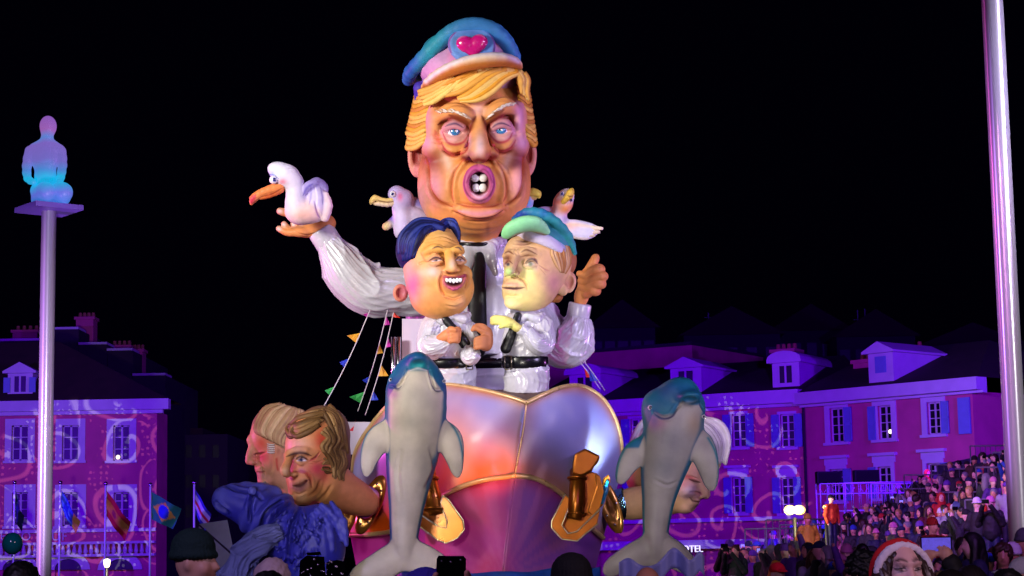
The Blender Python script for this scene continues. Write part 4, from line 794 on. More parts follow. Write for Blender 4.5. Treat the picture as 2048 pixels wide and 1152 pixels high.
    K.chain([(1014, 474, -78), (1026, 462, -88), (1046, 453, -92), (1068, 452, -84), (1090, 466, -66)], [10, 15, 17, 17, 10], 6, '98e8a8', flat=((0, .55, 1), 1.5)); K.ell((1054, 500, -78), (42, 26, 26), 5, '8a3c40', R=rotm(0, 5, 0), op='sub')
    K.paint([(1016, 488), (1034, 474), (1060, 470), (1085, 472), (1104, 482)], 2.5, 'a8705c', .9); K.build('cap_peak', FOAM(), root)
    small_body(fr, root, 1050, [(1036, 632, -34), (1030, 650, -37), (1022, 672, -37), (1012, 696, -36)], (712, 736, 1010), [([(1052, 662, -58), (1070, 684, -52), (1084, 684, -30), (1082, 655, -6), (1070, 638, 0)], [14, 20, 25, 25, 20], 51)], 57, 46)
    cuff(fr, root, (1040, 656, -64), (1056, 668, -58), 12)
    fs = [([(1018, 640 + i * 3, -70 - i), (1004, 636 + i * 3.4, -76), (992, 635 + i * 3.6, -76), (985, 637 + i * 3.2, -72)], [4.4, 4.2, 4, 3.4]) for i in range(4)] + [([(1024, 646, -70), (1012, 650, -78), (1002, 654, -80)], [5, 4.4, 3.6])]
    hand(fr, root, (975, 622, 1060, 680, -95, -45), [((1022, 646, -68), (16, 9, 8), rotm(0, 32, 0)), ((1036, 656, -66), (10, 8, 8))], fs, 'd8c878', 1.1, False)
kid_dark(); kid_cap()
# ================================================================== the float: ship's bow
def vpaint(o, fn):
    me = o.data; n = len(me.vertices); V = np.empty(n * 3, np.float32); me.vertices.foreach_get('co', V)
    c = fn(V.reshape(-1, 3).astype(float)); a = me.color_attributes.get('Col') or me.color_attributes.new('Col', 'FLOAT_COLOR', 'POINT')
    cc = np.ones((n, 4), np.float32); cc[:, :3] = c; a.data.foreach_set('color', cc.ravel())
def mix(a, b, t): t = np.clip(t, 0, 1)[..., None]; return a * (1 - t) + b * t
def loft(top, bot, nu, nv, bulge, sm=8):
    """surface between two curves; returns grid (nv, nu, 3) in photo coordinates"""
    def rs(c):
        P = resample(c, 1, sm)[0]; d = np.r_[0, np.cumsum(np.linalg.norm(np.diff(P, axis=0), axis=1))]; d /= d[-1]
        t = np.linspace(0, 1, nu); return np.stack([np.interp(t, d, P[:, i]) for i in range(3)], -1)
    A, B = rs(top), rs(bot); t = np.linspace(0, 1, nv)[:, None, None]
    G = A[None] * (1 - t) + B[None] * t; return A, B, G, t
def grid_mesh(name, G, fr, m, parent, colfn=None, thick=0):
    nv, nu = G.shape[:2]; V = fr.L(G).reshape(-1, 3)
    F = [(j * nu + i, j * nu + i + 1, (j + 1) * nu + i + 1, (j + 1) * nu + i) for j in range(nv - 1) for i in range(nu - 1)]
    if thick:
        n = len(V); V = np.vstack([V, V + np.array([0, thick, 0])]); F = F + [tuple(q + n for q in reversed(f)) for f in F]
        e = [j for j in range(nu)]; F += [(a, a + n, a + 1 + n, a + 1) for a in range(nu - 1)]
        F += [((nv - 1) * nu + a, (nv - 1) * nu + a + 1, (nv - 1) * nu + a + 1 + n, (nv - 1) * nu + a + n) for a in range(nu - 1)]
        F += [(a * nu, (a + 1) * nu, (a + 1) * nu + n, a * nu + n) for a in range(nv - 1)]
        F += [(a * nu + nu - 1, a * nu + nu - 1 + n, (a + 1) * nu + nu - 1 + n, (a + 1) * nu + nu - 1) for a in range(nv - 1)]
    col = None
    if colfn is not None:
        col = colfn(G.reshape(-1, 3), np.tile(np.linspace(0, 1, nu), nv), np.repeat(np.linspace(0, 1, nv), nu))
        if thick: col = np.vstack([col, col])
    return link_mesh(name, V, F, m, parent, col=col)
def hull():
    fr = Fr(1000, 1000, 40.0, facing=False); root = fr.root('carnival_float', 'ship bow shaped carnival float with pearly lilac upper hull, gold rims and magenta lower hull', 'parade float')
    HM = mat('hull_paint', vcol=True, rough=.46, coat=.08, noise=.05, nscale=2, bump=.04, bscale=6)
    TL = [(690, 938, 170), (697, 900, 150), (722, 858, 120), (775, 802, 70), (835, 772, 30), (895, 770, 0), (960, 783, -40), (1018, 800, -74), (1053, 813, -90)]
    TR = [(1053, 813, -90), (1085, 797, -76), (1125, 779, -50), (1165, 775, -20), (1203, 793, 12), (1230, 828, 42), (1246, 875, 72), (1250, 935, 100)]
    BL = [(686, 1068, 170), (735, 1067, 130), (785, 1058, 90), (832, 1025, 40), (875, 998, -10), (920, 977, -48), (968, 963, -74), (1030, 955, -92)]
    BR = [(1030, 955, -92), (1062, 958, -80), (1094, 970, -56), (1128, 993, -24), (1158, 1026, 8), (1184, 1054, 44), (1210, 1075, 92)]
    LLb = [(704, 1165, 170), (760, 1165, 120), (830, 1165, 60), (900, 1165, -4), (1004, 1165, -78)]
    LRb = [(1004, 1165, -78), (1060, 1165, -56), (1110, 1165, -26), (1150, 1165, 20), (1188, 1165, 88)]
    pearl, gold, org = lin('8884cc'), lin('b0681c'), lin('ec5808')
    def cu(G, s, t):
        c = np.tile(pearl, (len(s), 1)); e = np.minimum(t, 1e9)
        c = mix(c, gold, np.exp(-(t / .07) ** 2) * .9); lf = 1 / (1 + np.exp((G[:, 0] - 1045) / 25)); c = mix(c, org, np.clip(np.exp(-((1 - t) / .40) ** 2) * 1.1, 0, 1) * lf); c = mix(c, gold, np.exp(-((1 - t) / .2) ** 2) * .85 * (1 - lf))  # orange airbrush also carries part of the lamp's orange glow in the colour
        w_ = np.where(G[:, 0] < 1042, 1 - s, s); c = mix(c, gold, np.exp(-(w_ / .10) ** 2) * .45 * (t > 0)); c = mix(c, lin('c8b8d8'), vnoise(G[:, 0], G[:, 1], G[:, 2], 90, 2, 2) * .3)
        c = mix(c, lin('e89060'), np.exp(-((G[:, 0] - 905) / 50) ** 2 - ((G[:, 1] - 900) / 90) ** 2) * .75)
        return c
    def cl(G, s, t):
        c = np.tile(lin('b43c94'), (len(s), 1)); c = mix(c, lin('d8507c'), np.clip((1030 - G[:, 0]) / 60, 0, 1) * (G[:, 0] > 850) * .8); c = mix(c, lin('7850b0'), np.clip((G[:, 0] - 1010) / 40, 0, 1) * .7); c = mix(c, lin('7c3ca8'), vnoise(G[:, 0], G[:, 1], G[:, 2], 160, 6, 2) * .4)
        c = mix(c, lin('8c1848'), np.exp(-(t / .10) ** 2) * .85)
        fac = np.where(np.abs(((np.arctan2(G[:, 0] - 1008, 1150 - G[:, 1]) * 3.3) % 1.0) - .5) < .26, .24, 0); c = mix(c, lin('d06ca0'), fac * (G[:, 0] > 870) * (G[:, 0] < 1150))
        return c
    for nm, t_, b_, bl in (('upper_hull_panel', TL, BL, 1), ('upper_hull_panel', TR, BR, 1)):
        A, B, G, t = loft(t_, b_, 90, 40, 0); s = np.linspace(0, 1, 90)[None, :, None]
        G = G + np.array([0, 0, -1.0]) * 34 * np.sin(np.pi * s) ** .8 * np.sin(np.pi * np.clip(t * .9 + .05, 0, 1)) + np.array([0, 0, 1.0]) * 10 * t * (1 - t)
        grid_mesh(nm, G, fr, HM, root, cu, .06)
        mb = MB(); mb.tube(fr.L(A + np.array([0, -1, -2])), 4.6 * fr.s, n=10, sm=1); mb.build('gold_rim', mat('gold_trim', 'd8b080', rough=.3, metal=.35, noise=.1), root, smooth=True)
        mb = MB(); mb.tube(fr.L(B + np.array([0, 0, -3])), 5.2 * fr.s, n=10, sm=1); mb.build('gold_rim', mat('gold_trim'), root, smooth=True)
    for t_, b_ in ((BL, LLb), (BR, LRb)):
        A, B, G, t = loft(t_, b_, 80, 26, 0); s = np.linspace(0, 1, 80)[None, :, None]
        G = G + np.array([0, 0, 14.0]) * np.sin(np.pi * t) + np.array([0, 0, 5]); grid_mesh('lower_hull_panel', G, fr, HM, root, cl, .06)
    mb = MB(); mb.tube(fr.L([(1053, 812, -93), (1047, 860, -97), (1038, 910, -97), (1029, 960, -94)]), 1.8 * fr.s, n=8); mb.build('prow_post', mat('gold_trim'), root, smooth=True)
    # deck behind the rim
    P = resample(TL, 1, 4)[0]; P = P[P[:, 0] > 842]; Q = resample(TR, 1, 4)[0]; Q = Q[Q[:, 0] < 1160]
    E_ = np.vstack([P, Q[1:]]) + np.array([0, 2.0, 4]); Bk = E_.copy(); Bk[:, 2] = 70; Bk[:, 1] = 773
    grid_mesh('deck', np.stack([Bk, E_]), fr, mat('deck_boards', '5a3428', rough=.6, noise=.25, nscale=6), root)
    mb = MB()
    mb.prism([tuple(fr.L((u, v, 0))[[0, 2]]) for u, v in ((672, 832), (765, 832), (765, 900), (672, 900))], 185 * fr.s, 190 * fr.s); mb.build('rear_panel', mat('lilac_panel', 'c8bcdc', rough=.6), root)
    mb = MB(); mb.prism([tuple(fr.L((u, v, 0))[[0, 2]]) for u, v in ((798, 628), (846, 628), (850, 775), (798, 775))], 60 * fr.s, 120 * fr.s); mb.build('mast_housing', mat('lilac_panel'), root)
    for u in (781, 792):
        mb = MB(); mb.tube(fr.L([(u, 668, 40), (u + 2, 800, 40)]), 5 * fr.s, n=14, sm=1); mb.build('deck_post', mat('chrome', 'c8c8d4', rough=.2, metal=1), root, smooth=True)
    # blue painted water at the foot
    A, B, G, t = loft([(800, 1140, 0), (900, 1141, -60), (1010, 1142, -110), (1090, 1136, -70), (1200, 1132, 0)], [(800, 1175, 0), (900, 1175, -70), (1010, 1175, -120), (1090, 1175, -80), (1200, 1175, 0)], 60, 6, 0)
    G = G + np.array([0, 1, 0]) * 2.5 * np.sin(np.linspace(0, 22, 60))[None, :, None]
    grid_mesh('painted_wave', G, fr, mat('wave_paint', '2458b8', rough=.35, noise=.3, nscale=3), root, None, .05)
    # anchors
    GA = mat('anchor_gold', 'a86018', rough=.3, metal=.85, coat=.25, noise=.15, nscale=4)
    def pr(poly, y0, y1): return MB().prism([tuple(fr.L((u, v, 0))[[0, 2]]) for u, v in poly][::-1], y0 * fr.s, y1 * fr.s)
    def piece(nm, parent, poly, y0, y1, bev=2.0):
        o = pr(poly, y0, y1).build(nm, GA, parent); b = o.modifiers.new('bevel', 'BEVEL'); b.width = bev * fr.s; b.segments = 2; b.limit_method = 'ANGLE'; return o
    a1 = piece('anchor', root, [(1127, 991), (1141, 1003), (1136, 1016), (1122, 1050), (1133, 1066), (1150, 1062), (1196, 1022), (1190, 1050), (1150, 1082), (1120, 1078), (1100, 1056), (1100, 1044)], -96, -58)
    piece('anchor_fluke', a1, [(1196, 1018), (1204, 985), (1196, 955), (1186, 950), (1190, 975), (1178, 1010), (1172, 1024), (1184, 1036)], -92, -62)
    mb = MB(); mb.tube(fr.L([(1152, 945, -70), (1152, 975, -88), (1150, 1010, -94), (1146, 1040, -94)]), np.array([14, 16, 17, 13]) * fr.s, n=18); mb.build('anchor_shank', GA, a1, smooth=True)
    piece('anchor_plate', a1, [(1140, 1003), (1120, 1050), (1133, 1068), (1150, 1064), (1194, 1024), (1203, 985), (1192, 950), (1165, 945), (1150, 955)], -76, -40)
    piece('anchor_stock', a1, [(1147, 912), (1168, 902), (1197, 917), (1194, 926), (1180, 946), (1160, 957), (1142, 952), (1143, 935)], -98, -50, 4)
    piece('anchor_chain_link', a1, [(1205, 958), (1216, 950), (1220, 962), (1204, 1012), (1196, 1018), (1194, 1008)], -40, -20, 3)
    mb = MB(); mb.tube(fr.L([(1214, 962, -42), (1208, 985, -46), (1200, 1008, -42)]), np.array([3, 6, 4]) * fr.s, n=12); mb.build('blue_strut', mat('blue_strut', '1878b0', rough=.3, coat=.4), a1, smooth=True)
    a2 = piece('anchor', root, [(889, 994), (900, 1003), (928, 1042), (931, 1060), (918, 1076), (896, 1086), (880, 1080), (800, 1022), (790, 1005), (800, 1000), (880, 1052), (896, 1056), (898, 1042), (884, 1010)], -96, -58)
    mb = MB(); mb.tube(fr.L([(846, 915, -62), (858, 955, -80), (868, 995, -88), (876, 1030, -90)]), np.array([15, 17, 18, 14]) * fr.s, n=18); mb.build('anchor_shank', GA, a2, smooth=True)
    piece('anchor_plate', a2, [(884, 1005), (898, 1045), (896, 1058), (880, 1055), (800, 1003), (830, 930), (870, 925)], -76, -40)
    piece('anchor_stock', a2, [(828, 890), (862, 882), (880, 905), (876, 935), (852, 950), (832, 940)], -92, -50, 4)
    for par, E in ((a1, [(1196, 1020), (1150, 1064), (1133, 1067), (1121, 1051), (1141, 1004), (1128, 991), (1101, 1044), (1101, 1056), (1121, 1078), (1151, 1082), (1192, 1048)]), (a2, [(802, 1002), (880, 1053), (896, 1057), (898, 1043), (884, 1010), (889, 994), (901, 1003), (929, 1042), (931, 1060), (918, 1076), (896, 1086), (880, 1080), (800, 1022)])):
        mb = MB(); mb.tube(fr.L([(u, v, -97) for u, v in E]), 1.7 * fr.s, n=8, sm=1); mb.build('gilt_edge', mat('gilt', 'f0d8a8', rough=.25, metal=.6), par, smooth=True)
    for par, cx, cv in ((a1, 1150, 1030), (a2, 872, 1020), (a1, 1152, 960), (a2, 862, 960)):
        S = Sculpt(fr, (cx - 26, cv - 14, cx + 26, cv + 14, -120, -60), 1.3, 3); S.torus((cx, cv, -90), 17, 3.2, 1, 'd8a050', R=rotm(82)); S.build('shank_collar', GA, par)
    # gold hawse rings that carry the heads
    for c, R_, tilt, sx in (((737, 1008, 60), 44, 22, .34), ((688, 1022, 110), 40, 18, .3), ((663, 1030, 130), 38, 18, .3), ((1222, 1010, 60), 40, -20, .34)):
        S = Sculpt(fr, (c[0] - 60, c[1] - 60, c[0] + 60, c[1] + 60, c[2] - 30, c[2] + 30), 1.5, 5)
        S.torus(c, R_, 7, 1, 'b87c2c', R=rotm(0, tilt, 0), sc=(sx, 1)); S.ell(c, (R_ * sx, R_, 6), 3, '70401c', R=rotm(0, tilt, 0))
        o = S.build('hawse_ring', mat('ring_gold', vcol=True, rough=.2, metal=.6, coat=.3), root)
        for i in range(7):
            a = 6.28 * i / 7; ct, st = math.cos(math.radians(tilt)), math.sin(math.radians(tilt)); x, z = R_ * sx * math.cos(a), R_ * math.sin(a)
            mb = MB(); mb.ball(fr.L((c[0] + x * ct + z * st, c[1] - (-x * st + z * ct), c[2] - 8)), 2.6 * fr.s, 10, 6); mb.build('rivet', mat('chrome'), o, smooth=True)
hull()
# ================================================================== dolphins
def dolphin(u0, label, d):
    fr = Fr(u0, 1100, 37.0); root = fr.root('dolphin_figure', label, 'dolphin')
    S = Sculpt(fr, d['box'], 1.8, 20); BE, BL = d['belly'], d['back']
    S.chain(d['body'], d['rad'], 16, BE, sm=3)
    for e in d['ell']: S.ell(e[0], e[1], 14, BE, R=e[2] if len(e) > 2 else None)
    for p, r in d['fins']: S.chain(p, r, 10, BE, flat=((0, 1, 0), 2.0), sm=4)
    for p, r in d['flukes']: S.chain(p, r, 10, BE, flat=((0, 1, 0), 2.2), sm=3)
    for e in d['mouth']: S.ell(e[0], e[1], 6, None, op='sub')
    for g in d['groove']: S.groove(*g, both=.4)
    yc = resample(d['body'], 1, 6)[0]; V0 = yc[:, 1][::-1]; Y0 = yc[:, 2][::-1]
    def cf(u, v, y, N, col):
        t = np.clip((N[:, 1] + d.get('edge', .6)) / .16, 0, 1); n = vnoise(u, v, y, 60, 3, 2)
        bc = mix(np.tile(lin(BL), (len(u), 1)), lin(d['teal']), .5 + .5 * vnoise(u, v, y, 90, 9, 2) + d.get('tb', 0))
        c = mix(col * (1 + .10 * n[:, None]), bc, t); hd = d['headline'](u, v, y)
        return None, mix(c, bc, hd)
    S.fn(cf)
    for (q, r), ed in zip(d['fins'], d['finedge']): S.paint(ed, 2.6, d['teal'], .95)
    for b in d['blob']: S.blob(*b)
    for p in d['paint']: S.paint(*p, taper=True)
    S.build('body', mat('dolphin_paint', vcol=True, rough=.46, coat=0, spec=.4, noise=.08, nscale=5, bump=.16, bscale=12), root)
    for c, r in d['eyes']:
        mb = MB(); mb.ball(fr.L(c), r * fr.s, 16, 10); V = mb.V[0]; q = np.hypot(V[:, 0] - fr.L(c)[0], V[:, 2] - fr.L(c)[2]) / fr.s; q[V[:, 1] > fr.L(c)[1]] = 99
        col = np.tile(lin('e8e0f4'), (len(V), 1)); col[q < r * .6] = lin('10102c'); mb.Cc[0] = col; mb.build('eye', mat('gloss_eye'), root, vcol=True, smooth=True)
    return root
dolphin(826, 'blue backed dolphin figure standing on its tail at the left of the ship bow', dict(
    box=(695, 695, 935, 1180, -100, 70), belly='d0c4b4', back='143c94', teal='107890',
    body=[(810, 1120, 0), (808, 1075, 0), (812, 1020, 4), (818, 950, 6), (826, 880, 2), (830, 815, -4), (831, 765, -10)], rad=[20, 22, 29, 41, 52, 57, 48],
    ell=[((831, 750, -16), (42, 42, 42)), ((832, 728, -38), (23, 21, 36)), ((834, 722, -66), (15, 12, 20)), ((800, 778, -12), (27, 36, 34)), ((861, 778, -12), (27, 36, 34))],
    fins=[([(776, 868, -10), (752, 884, -14), (738, 915, -16), (732, 950, -16)], [24, 18, 11, 3]), ([(882, 868, -10), (899, 884, -14), (908, 915, -16), (914, 952, -16)], [24, 18, 11, 3])],
    flukes=[([(806, 1104, -4), (770, 1128, -8), (730, 1146, -8), (708, 1156, -6)], [24, 25, 17, 5]), ([(812, 1104, -4), (850, 1122, -8), (885, 1138, -8), (905, 1152, -6)], [24, 25, 17, 5])],
    mouth=[((835, 736, -84), (17, 9, 16))], groove=[([(812, 745), (802, 768), (792, 778), (780, 776)], 2.4, 5), ([(856, 744), (862, 768), (868, 782), (880, 782)], 2.4, 5), ([(860, 900), (868, 940), (852, 975)], 4, 5), ([(800, 905), (795, 950), (800, 1000)], 4, 2.5)],
    headline=lambda u, v, y: np.clip((748 + np.maximum(np.abs(u - 833) - 20, 0) * 1.35 - v) / 5, 0, 1) * (v < 800),
    blob=[((850, 930), (22, 50), '989088', .6), ((826, 850), (40, 20), 'a09890', .5), ((814, 1020), (14, 60), 'ac9c94', .5), ((786, 792), (10, 9), 'b878b0', .7), ((835, 737), (20, 8), '10a0a0', .9), ((832, 800), (34, 40), 'b0a8b0', .3)], paint=[([(816, 746), (834, 742), (855, 746)], 2, 'e8e4e8', .7), ([(783, 776), (794, 782), (803, 772)], 2.6, '101c60', .85), ([(862, 772), (870, 785), (882, 784)], 2.6, '101c60', .85)],
    finedge=[[(754, 846), (735, 864), (723, 893), (719, 928), (722, 955)], [(897, 844), (912, 866), (921, 893), (926, 928), (924, 955)]],
    eyes=[((779, 762, -34), 4), ((886, 764, -32), 4)]))
dolphin(1318, 'teal and grey dolphin figure standing on its tail right of the ship bow', dict(
    box=(1195, 742, 1445, 1180, -100, 80), belly='a49c98', back='1c5890', teal='1c7888', tb=.1, edge=.62,
    body=[(1312, 1120, 0), (1312, 1060, 0), (1318, 1000, 2), (1326, 950, 4), (1338, 900, 2), (1350, 850, -4), (1356, 820, -8)], rad=[18, 21, 27, 37, 48, 54, 48],
    ell=[((1354, 812, -12), (58, 46, 44)), ((1364, 786, -30), (36, 30, 36)), ((1382, 798, -60), (22, 13, 26)), ((1310, 818, -4), (24, 34, 36))],
    fins=[([(1296, 896, -10), (1268, 912, -12), (1252, 938, -14), (1242, 964, -14)], [23, 16, 10, 3]), ([(1400, 885, -10), (1412, 915, -16), (1420, 948, -18), (1424, 978, -18)], [23, 17, 11, 3])],
    flukes=[([(1312, 1090, -4), (1270, 1112, -8), (1232, 1130, -8), (1214, 1142, -6)], [22, 22, 14, 5]), ([(1316, 1092, -4), (1346, 1108, -8), (1370, 1126, -8), (1388, 1142, -6)], [22, 21, 14, 5])],
    mouth=[((1384, 806, -84), (17, 7, 16))], groove=[([(1310, 828), (1326, 838), (1344, 836), (1356, 820), (1368, 810)], 2.6, 6), ([(1400, 808), (1408, 822), (1414, 828)], 2.2, 4), ([(1312, 962), (1335, 972), (1358, 964)], 3, 2)],
    headline=lambda u, v, y: np.clip((np.interp(u, [1280, 1310, 1330, 1350, 1362, 1400, 1412, 1425], [900, 830, 838, 834, 812, 808, 830, 870]) - v) / 5, 0, 1),
    blob=[((1330, 940), (30, 30), '6c7080', .6), ((1312, 1030), (12, 60), '9c9498', .5), ((1320, 852), (20, 12), 'b06c90', .6), ((1384, 806), (18, 7), '0c5c80', .9), ((1345, 880), (40, 40), '707088', .5), ((1390, 850), (18, 24), 'a88c70', .6), ((1310, 840), (10, 20), '2858a8', .5)],
    paint=[([(1310, 830), (1326, 841), (1345, 838), (1357, 822)], 2.6, '102c70', .85), ([(1402, 810), (1409, 824), (1415, 829)], 2.2, '102c70', .8)],
    finedge=[[(1284, 874), (1256, 893), (1239, 927), (1232, 968)], [(1418, 878), (1431, 903), (1439, 940), (1434, 980)]],
    eyes=[((1304, 818, -40), 6), ((1410, 836, -34), 4.5)]))
# ================================================================== the heads growing out of the ship's sides
def head_curly():
    fr = Fr(640, 950, 39.2); root = fr.root('head_figure', 'grinning carnival head with curly brown hair on a long neck, left of the ship', 'carnival figure'); HS = 'dc9460'
    S = Sculpt(fr, (550, 800, 760, 1060, -100, 80), 1.5, 20)
    S.ell((625, 890, -4), (55, 68, 56), 8, HS, R=rotm(0, 8, 0)); S.ell((612, 950, -16), (40, 52, 46), 18, HS); S.ell((655, 955, 0), (30, 50, 44), 18, HS); S.ell((603, 990, -28), (26, 18, 26), 12, HS)
    S.chain([(660, 965, 10), (690, 985, 24), (732, 1005, 50)], [44, 33, 30], 16, 'cc8058')
    S.chain([(574, 912, -46), (590, 903, -54), (612, 904, -58), (632, 912, -46)], [6, 6, 6, 4], 8, HS)
    S.chain([(578, 908, -48), (577, 925, -60), (571, 941, -68), (577, 949, -64)], [6, 6.5, 7.5, 6], 7, HS); S.ell((590, 949, -56), (8, 6, 9), 5, HS)
    S.ell((603, 921, -56), (12, 6, 8), 5, 'a06058', op='sub'); S.ell((603, 921, -48), (11, 7, 8), 2, 'e8e0ec'); S.chain([(592, 921, -56), (602, 914, -60), (616, 921, -54)], [2, 4, 2], 4, HS); S.chain([(592, 923, -56), (603, 928, -59), (616, 922, -54)], [2, 3.5, 2], 4, HS)
    S.ell((626, 942, -42), (22, 20, 14), 12, 'd88070'); S.ell((604, 972, -44), (24, 18, 14), 10, HS)
    S.chain([(588, 968, -54), (600, 965, -58), (615, 958, -52)], [3, 3.5, 2], 3, 'c88070'); S.chain([(588, 974, -54), (601, 977, -58), (613, 968, -54), (617, 960, -50)], [2, 3, 2.6, 1.5], 3, 'c07890')
    S.chain([(588, 971, -60), (603, 970, -66), (617, 959, -57)], [1.2, 4.2, 1.2], 1.5, '401020', op='sub')
    for g, w_, d_ in [([(592, 942), (612, 946), (622, 958), (624, 972)], 2.4, 4), ([(617, 922), (630, 916), (638, 906)], 1.5, 2.5), ([(617, 925), (632, 926), (642, 922)], 1.5, 2.5), ([(574, 926), (582, 922), (592, 924)], 1.3, 1.5), ([(620, 990), (634, 980), (640, 962)], 2.5, 3), ([(590, 985), (600, 988), (612, 982)], 2, 2.5), ([(634, 1005), (650, 990), (662, 972)], 3, 3)]: S.groove(g, w_, d_, both=.3)
    for g, w_, cc, st in [([(574, 914), (590, 908), (608, 907), (622, 912)], 3.2, '2c140c', .95), ([(592, 919), (602, 914), (616, 920)], 2.2, '180c1c', .95), ([(592, 942), (612, 946), (622, 958), (624, 974)], 3, 'a04828', .8), ([(617, 923), (630, 917), (638, 906)], 2, 'a02838', .8), ([(580, 955), (588, 958), (596, 952)], 2.2, '7c2c18', .8),
                          ([(620, 990), (634, 980), (640, 962)], 3.5, 'b86030', .6), ([(587, 971), (603, 971), (617, 959)], 3.2, '480c1c', .95)]: S.paint(g, w_ * 1.2, cc, min(1, st * 1.15), taper=True)
    S.blob((642, 880), (16, 24), 'c83c2c', .9); S.blob((634, 938), (22, 16), 'c83450', .9); S.blob((650, 955), (12, 16), 'cc4c40', .6); S.blob((595, 890), (20, 14), 'e0a8b0', .6); S.blob((604, 941), (8, 6), 'c868a0', .6)
    S.paint([(594, 922), (604, 920), (613, 922)], 3, 'dcd4e8', .9, taper=True); S.blob((603, 920.5), (3.4, 3.2), '203070', 1, hard=2); S.blob((572, 942), (8, 8), 'ecc0a0', .6); S.blob((604, 995), (14, 9), 'e4b498', .6); S.blob((630, 1000), (20, 14), 'f0b070', .6)
    S.build('head', SKIN(), root, HS)
    for i in range(5):
        mb = MB(); mb.ball(fr.L((592.5 + i * 4.8, 969.0 - i * i * .62, -58 + abs(i - 1.5) * 1.2)), np.array([2.6, 2.0, 2.4]) * fr.s, 8, 6); mb.build('tooth', mat('gloss_eye'), root, vcol=True, smooth=True)
    H = Sculpt(fr, (565, 800, 710, 985, -90, 90), 1.7, 10)
    H.ell((642, 872, 18), (58, 62, 64), 4, '70503c', R=rotm(0, 16, 0)); H.ell((670, 915, 20), (32, 48, 50), 10, '70503c'); H.ell((598, 918, -50), (46, 50, 60), 4, '70503c', op='sub'); H.build('hair_shell', FOAM(), root)
    rr = random.Random(21); cs = []
    for g0, g1, n, r in (([(640, 850, -56), (615, 866, -62), (595, 872, -60), (578, 860, -52)], [(650, 824, -34), (622, 822, -44), (596, 834, -50), (580, 850, -50)], 7, 6.5), ([(628, 822, -40), (650, 832, -46), (664, 856, -46), (672, 880, -44)], [(655, 814, -10), (680, 836, -20), (692, 870, -24), (694, 905, -20)], 7, 6.5),
                         ([(642, 862, -56), (652, 880, -54), (646, 896, -50), (655, 912, -46)], [(668, 850, -44), (684, 880, -40), (676, 905, -38), (690, 930, -30)], 7, 6), ([(648, 905, -44), (660, 915, -42), (668, 935, -38), (664, 952, -34)], [(690, 900, -20), (694, 930, -18), (682, 948, -20), (690, 962, -16)], 8, 5.5),
                         ([(600, 850, -60), (588, 862, -62), (592, 874, -60), (604, 868, -60)], [(584, 842, -50), (572, 858, -52), (578, 872, -54), (590, 870, -56)], 4, 5), ([(646, 944, -42), (656, 946, -40), (664, 947, -36)], [(644, 918, -44), (654, 919, -42), (662, 920, -40)], 6, 2.6)):
        cs += rib(g0, g1, n, r * .85, '5c3c1c', 'a88050', 3.4, .6, rr)
    locks(fr, [([(p[0], p[1]) for p in P], r, c) for P, r, c in cs], Over(S, H), 8, off=1.5).build('hair', FOAM(), root, vcol=True, smooth=True)
    cuff(fr, root, (722, 1000, 42), (740, 1008, 58), 33, 'neck_ring', mat('chrome'))
